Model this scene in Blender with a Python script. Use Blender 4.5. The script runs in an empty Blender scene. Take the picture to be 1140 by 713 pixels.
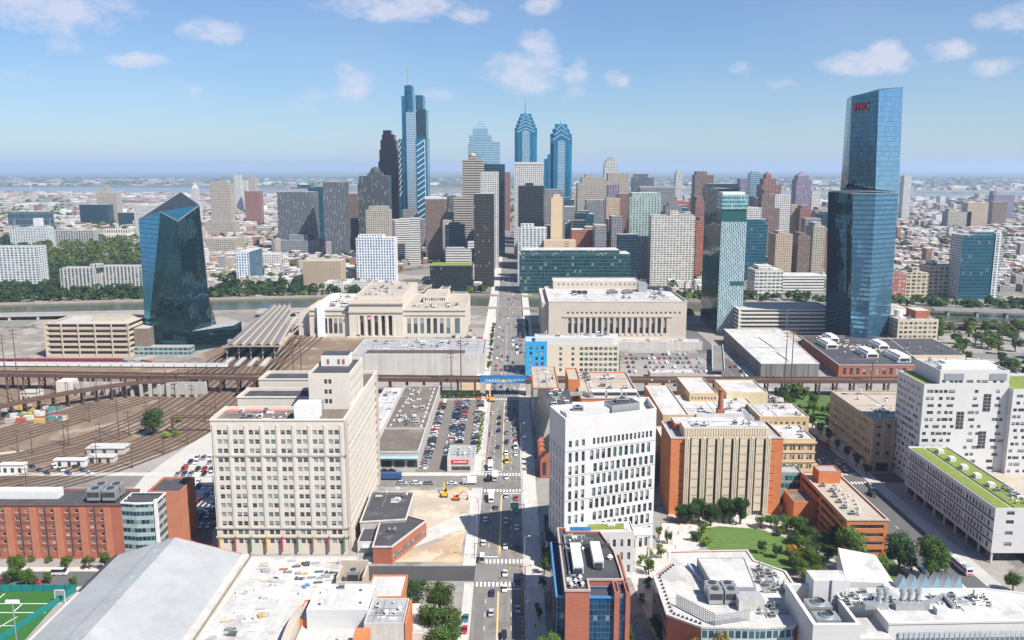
import bpy, bmesh, math, random
from mathutils import Vector, Matrix, noise as mnoise
R = math.radians
random.seed(7)
scene = bpy.context.scene
# ------------------------------------------------------------ camera
F, CX, CY, H = 950.0, 570.0, 356.5, 150.0     # focal length in photo pixels, photo centre, camera height in metres
PITCH = math.atan(168.5 / F)
cam_d = bpy.data.cameras.new('camera'); cam = bpy.data.objects.new('camera', cam_d)
scene.collection.objects.link(cam); scene.camera = cam
cam.location = (0, 0, H); cam.rotation_euler = (R(90) - PITCH, 0, 0)
cam_d.sensor_width = 36; cam_d.lens = F / 1140 * 36; cam_d.clip_start = 1; cam_d.clip_end = 200000
# ------------------------------------------------------------ light
SUN_EL, SUN_DIR = R(50), Vector((.767, -.642, 0)).normalized()
sun_d = bpy.data.lights.new('sun', 'SUN'); sun = bpy.data.objects.new('sun', sun_d)
scene.collection.objects.link(sun)
sun_d.energy = 5.0; sun_d.angle = R(.55); sun_d.color = (1, .945, .86)
sv = Vector((SUN_DIR.x * math.cos(SUN_EL), SUN_DIR.y * math.cos(SUN_EL), math.sin(SUN_EL)))
sun.rotation_euler = sv.to_track_quat('Z', 'Y').to_euler(); sun.location = sv * 3000
scene.view_settings.view_transform = 'Standard'; scene.view_settings.look = 'None'
scene.view_settings.exposure = 0.66; scene.view_settings.gamma = 1
scene.render.engine = 'CYCLES'
cy = scene.cycles
cy.use_denoising = True; cy.max_bounces = 6; cy.diffuse_bounces = 3; cy.glossy_bounces = 3; cy.volume_bounces = 1
cy.transparent_max_bounces = 4; cy.caustics_reflective = False; cy.caustics_refractive = False

def ray(px, py):
    a, b = (px - CX) / F, (CY - py) / F
    return Vector((a, math.cos(PITCH) + b * math.sin(PITCH), -math.sin(PITCH) + b * math.cos(PITCH)))
def G(px, py, z=0.0):                       # photo pixel -> world point on the level z
    d = ray(px, py); t = (z - H) / d.z
    return (d.x * t, d.y * t)
def DY(py, z=0.0): return G(570, py, z)[1]
def ZAT(py, Y): d = ray(570, py); return H + d.z * Y / d.y
def XAT(px, py, Y): d = ray(px, py); return d.x * Y / d.y

world = bpy.data.worlds.new('World'); scene.world = world; world.use_nodes = True
def build_world():
    nt = world.node_tree; N = nt.nodes; L = nt.links; N.clear()
    out = N.new('ShaderNodeOutputWorld'); bg = N.new('ShaderNodeBackground'); bg.inputs[1].default_value = .058
    sky = N.new('ShaderNodeTexSky'); sky.sky_type = 'NISHITA'; sky.sun_disc = False
    sky.sun_elevation = SUN_EL; sky.sun_rotation = math.atan2(SUN_DIR.x, SUN_DIR.y)
    sky.altitude = 150; sky.air_density = 1.0; sky.dust_density = .4; sky.ozone_density = 4.0
    tc = N.new('ShaderNodeTexCoord')
    def M(op, a, b=None, c=None, clamp=False):
        n = N.new('ShaderNodeMath'); n.operation = op; n.use_clamp = clamp
        for i, v in enumerate((a, b, c)):
            if v is None: continue
            if isinstance(v, (int, float)): n.inputs[i].default_value = v
            else: L.new(v, n.inputs[i])
        return n.outputs[0]
    nm = N.new('ShaderNodeVectorMath'); nm.operation = 'NORMALIZE'; L.new(tc.outputs['Generated'], nm.inputs[0])
    sp = N.new('ShaderNodeSeparateXYZ'); L.new(nm.outputs[0], sp.inputs[0])
    az = M('ARCTAN2', sp.outputs[0], sp.outputs[1]); el = M('ARCSINE', sp.outputs[2])
    blobs = [(50, 8, 85, 26, .9), (70, 45, 26, 14, .6), (155, 67, 30, 8, .95), (240, 36, 36, 14, .8), (300, 45, 16, 8, .4), (342, 108, 24, 20, .55), (392, 92, 22, 20, .8),
             (440, 8, 75, 14, .95), (520, 16, 24, 9, .9), (582, 82, 46, 24, .95), (597, 52, 20, 18, .9), (637, 88, 20, 22, .7), (686, 88, 14, 11, .8), (488, 106, 24, 9, .6), (300, 118, 22, 8, .35),
             (826, 77, 18, 7, .7), (872, 94, 24, 8, .6), (968, 70, 46, 12, 1.0), (985, 54, 16, 10, .95), (1055, 57, 24, 10, .9), (1108, 75, 24, 9, .7), (1132, 22, 34, 14, .8), (602, 6, 20, 11, .85),
             (218, 106, 16, 11, .6), (20, 85, 40, 16, .5), (12, 112, 24, 12, .5), (924, 98, 30, 9, .35), (1130, 100, 30, 8, .3)]
    tot = None
    for (bx, by, sx, sy, k) in blobs:
        d = ray(bx, by).normalized(); a0, e0 = math.atan2(d.x, d.y), math.asin(d.z)
        dx = M('MULTIPLY', M('SUBTRACT', az, a0), F / sx / 1.05); dy = M('MULTIPLY', M('SUBTRACT', el, e0), F / sy / 1.1)
        r2 = M('MULTIPLY_ADD', dx, dx, M('MULTIPLY', dy, dy))
        g = M('MULTIPLY', M('SUBTRACT', 1.0, M('MULTIPLY', r2, .5), None, True), k)
        tot = g if tot is None else M('MAXIMUM', tot, g)
    mp = N.new('ShaderNodeMapping'); mp.inputs['Scale'].default_value = (1, 1, 1.7); L.new(nm.outputs[0], mp.inputs[0])
    n1 = N.new('ShaderNodeTexNoise'); n1.inputs['Scale'].default_value = 30; n1.inputs['Detail'].default_value = 9; n1.inputs['Roughness'].default_value = .68
    L.new(mp.outputs[0], n1.inputs[0])
    dens = M('MULTIPLY', M('SUBTRACT', M('ADD', tot, M('MULTIPLY', n1.outputs[0], 1.9)), 1.38), 1.9, None, True)
    dens = M('MULTIPLY', dens, M('MINIMUM', M('MULTIPLY', tot, 1.0), .62))
    n2 = N.new('ShaderNodeTexNoise'); n2.inputs['Scale'].default_value = 4.0; n2.inputs['Detail'].default_value = 6
    L.new(mp.outputs[0], n2.inputs[0])
    thin = M('MULTIPLY', M('SUBTRACT', n2.outputs[0], .42, None, True), .35, None, True)
    dens = M('ADD', dens, thin, None, True)
    tint = N.new('ShaderNodeMix'); tint.data_type = 'RGBA'; tint.blend_type = 'MULTIPLY'; tint.inputs[0].default_value = 1
    L.new(sky.outputs[0], tint.inputs[6]); tint.inputs[7].default_value = SKY_TINT
    mix = N.new('ShaderNodeMix'); mix.data_type = 'RGBA'
    L.new(dens, mix.inputs[0]); L.new(tint.outputs[2], mix.inputs[6]); mix.inputs[7].default_value = (9.0, 8.8, 9.8, 1)
    L.new(mix.outputs[2], bg.inputs[0]); L.new(bg.outputs[0], out.inputs[0])
SKY_TINT = (1.0, 1.16, 1.36, 1)
HAZE = .00006
build_world()

# ------------------------------------------------------------ materials
MATS = {}
class NG:
    def __init__(s, name):
        s.m = bpy.data.materials.new(name); s.m.use_nodes = True; s.nt = s.m.node_tree; s.N = s.nt.nodes; s.L = s.nt.links
        s.b = s.N['Principled BSDF']
    def put(s, n, i, v):
        if v is None: return
        if isinstance(v, bpy.types.NodeSocket): s.L.new(v, n.inputs[i])
        else: n.inputs[i].default_value = v
    def math(s, op, a, b=None, c=None, clamp=False):
        n = s.N.new('ShaderNodeMath'); n.operation = op; n.use_clamp = clamp
        for i, v in enumerate((a, b, c)): s.put(n, i, v)
        return n.outputs[0]
    def noise(s, vec, scale, detail=3, rough=.55):
        n = s.N.new('ShaderNodeTexNoise'); n.inputs['Scale'].default_value = scale; n.inputs['Detail'].default_value = detail; n.inputs['Roughness'].default_value = rough
        s.L.new(vec, n.inputs['Vector']); return n.outputs[0]
    def mix(s, f, a, b, mode='MIX'):
        n = s.N.new('ShaderNodeMix'); n.data_type = 'RGBA'; n.blend_type = mode
        s.put(n, 0, f); s.put(n, 6, a); s.put(n, 7, b); return n.outputs[2]
    def pos(s):
        return s.N.new('ShaderNodeNewGeometry').outputs['Position']
    def gain(s, col, k):                     # colour times scalar
        n = s.N.new('ShaderNodeVectorMath'); n.operation = 'SCALE'
        s.put(n, 0, col if not isinstance(col, (tuple, list)) else col[:3]); s.put(n, 3, k); return n.outputs[0]
def rgba(c): return (c[0], c[1], c[2], 1.0)
def mat(name, col, rough=.85, var=.12, scale=.35, fine=.08, metal=0.0, spots=None, spec=.4, bump=0, seams=0, stretch=0):
    if name in MATS: return MATS[name]
    g = NG(name); p = g.pos()
    k = g.math('MULTIPLY_ADD', g.math('SUBTRACT', g.noise(p, scale, 4), .5), var * 4, 1.0)
    k = g.math('MULTIPLY', k, g.math('MULTIPLY_ADD', g.math('SUBTRACT', g.noise(p, scale * 9, 2), .5), fine * 4, 1.0))
    if stretch:
        st = g.N.new('ShaderNodeMapping'); st.inputs['Scale'].default_value = (1.1, .03, 1); g.L.new(p, st.inputs[0])
        k = g.math('MULTIPLY', k, g.math('MULTIPLY_ADD', g.math('SUBTRACT', g.noise(st.outputs[0], 1.0, 4, .6), .5), stretch, 1.0))
    if seams:                                # laid in sheets: a faint joint and a slightly different tone for each
        sp = g.N.new('ShaderNodeSeparateXYZ'); g.L.new(p, sp.inputs[0]); u, w = g.math('DIVIDE', sp.outputs[0], seams), g.math('DIVIDE', sp.outputs[1], seams * 3.3)
        cb = g.N.new('ShaderNodeCombineXYZ'); g.L.new(g.math('FLOOR', u), cb.inputs[0]); g.L.new(g.math('FLOOR', g.math('ADD', w, g.math('MULTIPLY', g.math('FLOOR', u), .37))), cb.inputs[1])
        wn = g.N.new('ShaderNodeTexWhiteNoise'); g.L.new(cb.outputs[0], wn.inputs[0]); k = g.math('MULTIPLY', k, g.math('MULTIPLY_ADD', wn.outputs[0], .16, .92))
        k = g.math('MULTIPLY', k, g.math('SUBTRACT', 1.0, g.math('MULTIPLY', g.math('LESS_THAN', g.math('FRACT', u), .07), .16)))
    c = g.gain(col, k)
    if spots:                                # (colour, scale, threshold, strength)
        f = g.math('MULTIPLY', g.math('SUBTRACT', g.noise(p, spots[1], 5, .65), spots[2]), 14, None, True)
        c = g.mix(g.math('MULTIPLY', f, spots[3]), c, rgba(spots[0]))
    g.L.new(c, g.b.inputs['Base Color'])
    g.b.inputs['Roughness'].default_value = rough; g.b.inputs['Metallic'].default_value = metal
    g.b.inputs['Specular IOR Level'].default_value = spec
    if bump:
        bn = g.N.new('ShaderNodeBump'); bn.inputs['Distance'].default_value = bump
        g.L.new(g.noise(p, 3, 3), bn.inputs['Height']); g.L.new(bn.outputs[0], g.b.inputs['Normal'])
    MATS[name] = g.m; return g.m
def fac(name, wall, glass=(.03, .045, .055), bay=3.0, fl=3.6, wu=.55, wv=.55, metal=0.0, rough=.12, var=.5, blinds=.12, wrough=.8, wmetal=0, wvar=.06, usecol=False, pair=False, tilt=0.0, stag=0):
    if name in MATS: return MATS[name]
    g = NG(name)
    uv = g.N.new('ShaderNodeUVMap').outputs[0]
    sp = g.N.new('ShaderNodeSeparateXYZ'); g.L.new(uv, sp.inputs[0])
    u = g.math('DIVIDE', sp.outputs[0], bay); v = g.math('DIVIDE', sp.outputs[1], fl)
    if stag: v = g.math('ADD', v, g.math('MULTIPLY', g.math('FLOOR', u), stag))
    fu, fv = g.math('FRACT', u), g.math('FRACT', v)
    mu = g.math('LESS_THAN', g.math('ABSOLUTE', g.math('SUBTRACT', fu, .5)), wu / 2)
    if pair: mu = g.math('MULTIPLY', mu, g.math('GREATER_THAN', g.math('ABSOLUTE', g.math('SUBTRACT', fu, .5)), .045))
    mv = g.math('LESS_THAN', g.math('ABSOLUTE', g.math('SUBTRACT', fv, .52)), wv / 2)
    m = g.math('MULTIPLY', mu, mv)
    cb = g.N.new('ShaderNodeCombineXYZ'); g.L.new(g.math('FLOOR', u), cb.inputs[0]); g.L.new(g.math('FLOOR', v), cb.inputs[1])
    wn = g.N.new('ShaderNodeTexWhiteNoise'); wn.noise_dimensions = '3D'; g.L.new(cb.outputs[0], wn.inputs[0])
    rnd = wn.outputs[0]
    gc = g.gain(glass, g.math('MULTIPLY_ADD', g.math('SUBTRACT', rnd, .5), 2 * var, 1.0))
    if blinds: gc = g.mix(g.math('MULTIPLY', g.math('GREATER_THAN', rnd, 1 - blinds), .45), gc, (.42, .41, .38, 1))
    p = g.pos()
    wk = g.math('MULTIPLY_ADD', g.math('SUBTRACT', g.noise(p, .12, 5, .6), .5), wvar * 5, 1.0)
    wk = g.math('MULTIPLY', wk, g.math('MULTIPLY_ADD', g.math('SUBTRACT', g.noise(p, 1.1, 2), .5), wvar * 2.5, 1.0))
    wc = g.gain(wall, wk)
    if usecol:
        at = g.N.new('ShaderNodeVertexColor'); at.layer_name = 'Col'; wc = g.mix(1.0, wc, at.outputs[0], 'MULTIPLY')
    g.L.new(g.mix(m, wc, gc), g.b.inputs['Base Color'])
    g.L.new(g.math('MULTIPLY_ADD', m, rough - wrough, wrough), g.b.inputs['Roughness'])
    g.L.new(g.math('MULTIPLY_ADD', m, metal - wmetal, wmetal), g.b.inputs['Metallic'])
    if tilt:                                 # panes never sit in one perfect plane: each tilts a little
        geo = g.N.new('ShaderNodeNewGeometry')
        sc = g.N.new('ShaderNodeVectorMath'); sc.operation = 'MULTIPLY_ADD'
        g.L.new(wn.outputs[1], sc.inputs[0]); sc.inputs[1].default_value = (2 * tilt,) * 3; sc.inputs[2].default_value = (-tilt,) * 3
        n3 = g.N.new('ShaderNodeTexNoise'); n3.inputs['Scale'].default_value = .05; g.L.new(p, n3.inputs['Vector'])
        s2 = g.N.new('ShaderNodeVectorMath'); s2.operation = 'MULTIPLY_ADD'; g.L.new(n3.outputs[1], s2.inputs[0])
        s2.inputs[1].default_value = (tilt * 4,) * 3; s2.inputs[2].default_value = (-tilt * 2,) * 3
        ad = g.N.new('ShaderNodeVectorMath'); g.L.new(sc.outputs[0], ad.inputs[0]); g.L.new(s2.outputs[0], ad.inputs[1])
        ad2 = g.N.new('ShaderNodeVectorMath'); g.L.new(ad.outputs[0], ad2.inputs[0]); g.L.new(geo.outputs['Normal'], ad2.inputs[1])
        nn = g.N.new('ShaderNodeVectorMath'); nn.operation = 'NORMALIZE'; g.L.new(ad2.outputs[0], nn.inputs[0])
        mx = g.N.new('ShaderNodeMix'); mx.data_type = 'VECTOR'; g.L.new(m, mx.inputs[0]); g.L.new(geo.outputs['Normal'], mx.inputs[4]); g.L.new(nn.outputs[0], mx.inputs[5])
        g.L.new(mx.outputs[1], g.b.inputs['Normal'])
    MATS[name] = g.m; return g.m
def colmat(name, rough=.85, var=.1, scale=.4):  # colour from the mesh's own colour attribute
    if name in MATS: return MATS[name]
    g = NG(name); at = g.N.new('ShaderNodeVertexColor'); at.layer_name = 'Col'; p = g.pos()
    k = g.math('MULTIPLY_ADD', g.math('SUBTRACT', g.noise(p, scale, 4), .5), var * 4, 1.0)
    g.L.new(g.gain(at.outputs[0], k), g.b.inputs['Base Color']); g.b.inputs['Roughness'].default_value = rough
    MATS[name] = g.m; return g.m

asphalt = mat('asphalt', (.105, .105, .108), .9, .12, .06, .05, spots=((.05, .05, .052), .25, .6, .5))
asphalt_worn = mat('asphalt worn', (.19, .18, .17), .92, .14, .05, .05, stretch=.9, spots=((.12, .115, .11), .12, .56, .6))
concrete = mat('concrete', (.42, .40, .37), .9, .1, .1, .06)
concrete_pale = mat('pale concrete', (.50, .475, .44), .9, .1, .12, .08, seams=1.6, spots=((.36, .34, .3), .2, .62, .4))
dirt = mat('dirt', (.42, .31, .2), .95, .2, .08, .15, spots=((.56, .48, .38), .05, .5, .7))
grass = mat('grass', (.075, .135, .03), .95, .15, .15, .12)
ballast = mat('ballast', (.19, .135, .095), .95, .2, .05, .16, spots=((.37, .31, .25), .03, .54, .6))
rust = mat('rusted steel', (.11, .065, .05), .8, .15, .5)
steel_dark = mat('dark steel', (.05, .05, .055), .6)
white_paint = mat('white paint', (.72, .72, .7), .8, .1, .6, .1)
yellow_paint = mat('yellow paint', (.7, .45, .04), .8)
roof_white = mat('white roof', (.49, .48, .465), .85, .13, .07, .1, seams=2.4, spots=((.30, .285, .27), .1, .55, .6))
roof_grey = mat('grey roof', (.33, .33, .34), .85, .12, .1, .08, seams=2.0, spots=((.25, .25, .25), .15, .58, .5))
roof_dark = mat('dark roof', (.06, .06, .068), .85, .2, .1, .12, seams=1.1, spots=((.14, .14, .14), .14, .58, .6))
roof_brown = mat('gravel roof', (.15, .125, .105), .95, .18, .08, .15, seams=4, spots=((.27, .24, .21), .09, .56, .5))
roof_tan = mat('tan gravel roof', (.40, .345, .285), .95, .1, .08, .08, spots=((.28, .23, .19), .1, .58, .5))
metal_grey = mat('galvanised metal', (.45, .47, .48), .45, .1, .8, metal=.6)
metal_white = mat('white metal casing', (.68, .68, .66), .6, .08, .8)
limestone = mat('limestone', (.60, .55, .485), .85, .06, .15, .05)
limestone_d = mat('weathered limestone', (.47, .40, .33), .85, .08, .15, .05)
brick = mat('red brick', (.36, .12, .075), .9, .1, .2, .12)
brick_orange = mat('orange brick', (.52, .175, .065), .9, .1, .15, .12)
brick_dark = mat('dark brick', (.22, .085, .06), .9, .1, .2, .12)
panel_white = mat('white panel', (.57, .56, .55), .65, .05, .12, .04)
glass_dark = mat('window glass', (.025, .033, .04), .08, .3, .5, 0, spec=.8)
glass_blind = mat('window glass with blind', (.30, .31, .30), .2, .2, .5, 0)
glass_green = mat('greenish window glass', (.09, .15, .15), .1, .3, .5, 0, spec=.8)
glass_teal = mat('teal spandrel glass', (.03, .14, .16), .12, .2, .3, 0, spec=.7)
leafy = None

# ------------------------------------------------------------ mesh builder
class MB:
    def __init__(s): s.v, s.f, s.m, s.uv, s.c, s.usec = [], [], [], [], [], False
    def face(s, pts, m=0, uvs=None, col=None):
        n = len(s.v); s.v.extend(pts); s.f.append(tuple(range(n, n + len(pts)))); s.m.append(m)
        s.uv.extend(uvs if uvs else [(p[0], p[1]) for p in pts])
        if col: s.usec = True
        s.c.extend([rgba(col) if col else (1, 1, 1, 1)] * len(pts))
    def wallq(s, p0, p1, z0, z1, m=0, u0=0.0, col=None):
        L = math.hypot(p1[0] - p0[0], p1[1] - p0[1])
        s.face([(p0[0], p0[1], z0), (p1[0], p1[1], z0), (p1[0], p1[1], z1), (p0[0], p0[1], z1)], m, [(u0, z0), (u0 + L, z0), (u0 + L, z1), (u0, z1)], col)
    def prism(s, foot, z0, z1, m=0, mtop=None, bottom=False, col=None, ctop=None):
        n = len(foot)
        for i in range(n): s.wallq(foot[i], foot[(i + 1) % n], z0, z1, m, 0, col)
        s.face([(p[0], p[1], z1) for p in foot], m if mtop is None else mtop, None, ctop or col)
        if bottom: s.face([(p[0], p[1], z0) for p in reversed(foot)], m, None, col)
    def box(s, x0, y0, z0, x1, y1, z1, m=0, mtop=None, col=None, bottom=True, ctop=None):
        s.prism([(x0, y0), (x1, y0), (x1, y1), (x0, y1)], z0, z1, m, mtop, bottom, col, ctop)
    def tube(s, a, b, r, m=0, n=6, r2=None, caps=True, col=None):
        a, b = Vector(a), Vector(b); d = (b - a); r2 = r if r2 is None else r2
        if d.length < 1e-6: return
        q = d.normalized().to_track_quat('Z', 'Y')
        A = [a + q @ Vector((r * math.cos(2 * math.pi * i / n), r * math.sin(2 * math.pi * i / n), 0)) for i in range(n)]
        B = [b + q @ Vector((r2 * math.cos(2 * math.pi * i / n), r2 * math.sin(2 * math.pi * i / n), 0)) for i in range(n)]
        for i in range(n):
            j = (i + 1) % n; s.face([A[i], A[j], B[j], B[i]], m, None, col)
        if caps: s.face(B, m, None, col); s.face(A[::-1], m, None, col)
    def bar(s, a, b, w, h, m=0, col=None):      # a box beam from a to b
        a, b = Vector(a), Vector(b); d = (b - a).normalized()
        side = d.cross(Vector((0, 0, 1)))
        side = (side.normalized() if side.length > .01 else Vector((1, 0, 0))) * (w / 2)
        up = side.cross(d).normalized() * (h / 2)
        A = [a - side - up, a + side - up, a + side + up, a - side + up]; B = [p + (b - a) for p in A]
        for i in range(4):
            j = (i + 1) % 4; s.face([A[i], A[j], B[j], B[i]], m, None, col)
        s.face(A[::-1], m, None, col); s.face(B, m, None, col)
    def mesh(s, name, mats):
        me = bpy.data.meshes.new(name); me.from_pydata([tuple(p) for p in s.v], [], s.f)
        for m in mats: me.materials.append(m)
        me.polygons.foreach_set('material_index', s.m)
        uvl = me.uv_layers.new(name='UVMap'); uvl.data.foreach_set('uv', [x for p in s.uv for x in p[:2]])
        if s.usec:
            ca = me.color_attributes.new('Col', 'FLOAT_COLOR', 'CORNER'); ca.data.foreach_set('color', [x for p in s.c for x in p])
        me.update(); return me
    def build(s, name, mats, parent=None, at=None):
        o = bpy.data.objects.new(name, None); bpy.data.objects.remove(o)
        off = at
        if off is not None:
            s.v = [(p[0] - off[0], p[1] - off[1], p[2] - off[2]) for p in s.v]
        me = s.mesh(name, mats if isinstance(mats, (list, tuple)) else [mats])
        o = bpy.data.objects.new(name, me); scene.collection.objects.link(o)
        if off is not None: o.location = off
        if parent is not None:
            o.parent = parent
            if off is not None: o.location = Vector(off) - root_loc(parent)
            else: o.location = -root_loc(parent)
        return o
def root_loc(o):
    v = Vector((0, 0, 0))
    while o is not None: v = v + o.location; o = o.parent
    return v
def tag(o, label, cat, group=None, kind=None):
    if label: o['label'] = label
    if cat: o['category'] = cat
    if group: o['group'] = group
    if kind: o['kind'] = kind
    return o
def empty(name, loc, label=None, cat=None, group=None):
    o = bpy.data.objects.new(name, None); scene.collection.objects.link(o); o.location = loc
    return tag(o, label, cat, group)
def sheet(name, pts, z, m, label=None):
    b = MB(); b.face([(p[0], p[1], z) for p in pts], 0); o = b.build(name, m); o['kind'] = 'structure'
    if label: o['label'] = label
    return o
def rect(x0, y0, x1, y1): return [(x0, y0), (x1, y0), (x1, y1), (x0, y1)]
def slab(name, pts, z0, z1, m):
    b = MB(); b.prism(pts, z0, z1, 0); o = b.build(name, m); o['kind'] = 'structure'; return o
def ccw(pts):
    a = sum(pts[i][0] * pts[(i + 1) % len(pts)][1] - pts[(i + 1) % len(pts)][0] * pts[i][1] for i in range(len(pts)))
    return pts if a > 0 else pts[::-1]

# ------------------------------------------------------------ buildings
def holewall(b, p0, p1, z0, z1, bands, m=0, rev=.35, wins=None, u0=0.0, mrev=None):
    L = math.hypot(p1[0] - p0[0], p1[1] - p0[1]); d = ((p1[0] - p0[0]) / L, (p1[1] - p0[1]) / L); n = (-d[1], d[0])  # n points inwards
    mrev = m if mrev is None else mrev
    def P(u, v, k=0.0): return (p0[0] + d[0] * u + n[0] * k, p0[1] + d[1] * u + n[1] * k, v)
    def q(ua, ub, va, vb):
        if ub - ua > 1e-4 and vb - va > 1e-4:
            b.face([P(ua, va), P(ub, va), P(ub, vb), P(ua, vb)], m, [(u0 + ua, va), (u0 + ub, va), (u0 + ub, vb), (u0 + ua, vb)])
    prev = z0
    for (v0, v1, cols) in bands:
        q(0, L, prev, v0); prev = v1; x = 0
        for (a, c) in cols:
            q(x, a, v0, v1); x = c
            b.face([P(a, v0), P(c, v0), P(c, v0, rev), P(a, v0, rev)], mrev); b.face([P(a, v1, rev), P(c, v1, rev), P(c, v1), P(a, v1)], mrev)
            b.face([P(a, v0, rev), P(a, v1, rev), P(a, v1), P(a, v0)], mrev); b.face([P(c, v0), P(c, v1), P(c, v1, rev), P(c, v0, rev)], mrev)
            if wins is not None: wins.append((P((a + c) / 2, (v0 + v1) / 2, rev - .06), c - a, v1 - v0, math.atan2(d[1], d[0])))
        q(x, L, v0, v1)
    q(0, L, prev, z1)
def cols_even(L, n, w, m0=0.0, m1=None):       # n openings of width w spread evenly between margins
    m1 = m0 if m1 is None else m1; s = (L - m0 - m1) / n
    return [(m0 + s * (i + .5) - w / 2, m0 + s * (i + .5) + w / 2) for i in range(n)]
def cols_pair(L, n, w, gap, m0=0.0, m1=None):
    m1 = m0 if m1 is None else m1; s = (L - m0 - m1) / n; r = []
    for i in range(n):
        c = m0 + s * (i + .5); r += [(c - gap / 2 - w, c - gap / 2), (c + gap / 2, c + gap / 2 + w)]
    return r
def floors(za, zb, n, wv, cols):               # n rows between za and zb; wv = opening share of the storey
    s = (zb - za) / n
    return [(za + s * (i + .5) - s * wv / 2, za + s * (i + .5) + s * wv / 2, cols(i) if callable(cols) else cols) for i in range(n)]
WCACHE = {}
def window_mesh(w, h, gm, fm, bars):
    k = (round(w, 2), round(h, 2), gm.name, fm.name, bars)
    if k in WCACHE: return WCACHE[k]
    b = MB(); b.box(-w / 2, -.03, -h / 2, w / 2, .03, h / 2, 0); t = .07
    b.box(-w / 2, -.09, h / 2 - t, w / 2, -.032, h / 2, 1); b.box(-w / 2, -.12, -h / 2, w / 2, -.032, -h / 2 + t * 1.3, 1)
    b.box(-w / 2, -.09, -h / 2 + t * 1.3, -w / 2 + t, -.032, h / 2 - t, 1); b.box(w / 2 - t, -.09, -h / 2 + t * 1.3, w / 2, -.032, h / 2 - t, 1)
    if bars & 4: b.box(-w / 2 + t, -.06, h * (.5 - (.35 if bars & 8 else .62)), w / 2 - t, -.031, h / 2 - t, 2)
    if bars & 1: b.box(-w / 2 + t, -.085, -t / 2, w / 2 - t, -.033, t / 2, 1)
    if bars & 2: b.box(-t / 2, -.08, -h / 2 + t * 1.3, t / 2, -.034, h / 2 - t, 1)
    WCACHE[k] = b.mesh('window', [gm, fm, glass_blind]); return WCACHE[k]
def put_windows(parent, wins, glasses=None, frame=None, bars=1, limit=100, name='window'):
    glasses = glasses or [glass_dark, glass_dark, glass_dark, glass_green, glass_blind]; frame = frame or metal_grey
    rl = root_loc(parent)
    wins = sorted(wins, key=lambda w: (Vector(w[0]) - Vector((0, 0, H))).length - 3 * math.sqrt(w[1] * w[2]))
    rest = MB(); gl = list(dict.fromkeys(glasses)); 
    for i, (c, w, h, a) in enumerate(wins):
        g = random.choice(glasses)
        if i < limit:
            o = bpy.data.objects.new(name, window_mesh(w, h, g, frame, bars | random.choice((0, 0, 0, 4, 12)))); scene.collection.objects.link(o)
            o.parent = parent; o.location = Vector(c) - rl; o.rotation_euler = (0, 0, a)
        else:
            me = window_mesh(w, h, g, frame, bars | random.choice((0, 0, 0, 4, 12))); M = Matrix.Translation(c) @ Matrix.Rotation(a, 4, 'Z'); gi = gl.index(g)
            vs = [M @ v.co for v in me.vertices]
            for pl in me.polygons: rest.face([vs[k] for k in pl.vertices], gi if pl.material_index == 0 else len(gl) + pl.material_index - 1)
    if rest.f:
        o = rest.build(name, gl + [frame, glass_blind], parent); o['kind'] = 'stuff'
def building(name, label, cat, foot, h, wallm, roofm=None, edges=None, parapet=.9, z0=0.0, group=None, roof=True, coping=None, glasses=None, frame=None, bars=1, limit=100, rev=.35, parent=None, thick=.35):
    """foot: counter-clockwise footprint; edge 0 runs from the first to the second corner. edges: {i: bands | material}"""
    cx = sum(p[0] for p in foot) / len(foot); cyy = sum(p[1] for p in foot) / len(foot)
    e = empty(name, (cx, cyy, z0), label, cat, group) if parent is None else parent
    mats = [wallm]; b = MB(); wins = []; edges = edges or {}
    n = len(foot)
    for i in range(n):
        p0, p1 = foot[i], foot[(i + 1) % n]; ed = edges.get(i)
        if ed is None: b.wallq(p0, p1, z0, h, 0)
        elif isinstance(ed, bpy.types.Material):
            if ed not in mats: mats.append(ed)
            b.wallq(p0, p1, z0, h, mats.index(ed))
        else: holewall(b, p0, p1, z0, h, ed, 0, rev, wins)
    # parapet top and inner face
    inner = inset(foot, thick)
    for i in range(n):
        j = (i + 1) % n
        b.face([(*foot[i], h), (*foot[j], h), (*inner[j], h), (*inner[i], h)], 0)
        b.face([(*inner[i], h - parapet), (*inner[i], h), (*inner[j], h), (*inner[j], h - parapet)], 0)
    b.build('wall', mats, e)
    if roof:
        r = MB(); r.face([(*p, h - parapet) for p in inner], 0); r.build('roof', roofm or roof_grey, e)
    if coping:
        c = MB(); o1 = inset(foot, -.25)
        for i in range(n):
            j = (i + 1) % n
            c.face([(*o1[i], h - .55), (*o1[j], h - .55), (*o1[j], h + .05), (*o1[i], h + .05)], 0)
            c.face([(*o1[i], h + .05), (*o1[j], h + .05), (*inner[j], h + .05), (*inner[i], h + .05)], 0)
            c.face([(*foot[i], h - .55), (*foot[j], h - .55), (*o1[j], h - .55), (*o1[i], h - .55)], 0)
        c.build('cornice', coping, e)
    if wins: put_windows(e, wins, glasses, frame, bars, limit)
    return e
def inset(foot, d):
    n = len(foot); r = []
    for i in range(n):
        a, b, c = Vector(foot[i - 1]), Vector(foot[i]), Vector(foot[(i + 1) % n])
        e1, e2 = (b - a).normalized(), (c - b).normalized(); n1, n2 = Vector((-e1.y, e1.x)), Vector((-e2.y, e2.x))
        m = n1 + n2; m = m / max(.25, m.dot(n1)) if m.length > 1e-6 else n1
        r.append((b.x + m.x * d, b.y + m.y * d))
    return r
def RB(xl, xr, yt, yb, yback=None, depth=None):   # pixels of a front face -> x0, y0, x1, y1, height
    Y0 = DY(yb); h = ZAT(yt, Y0); x0, x1 = XAT(xl, yt, Y0), XAT(xr, yt, Y0)
    Y1 = DY(yback, h) if yback is not None else Y0 + depth
    return x0, Y0, x1, Y1, h
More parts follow.
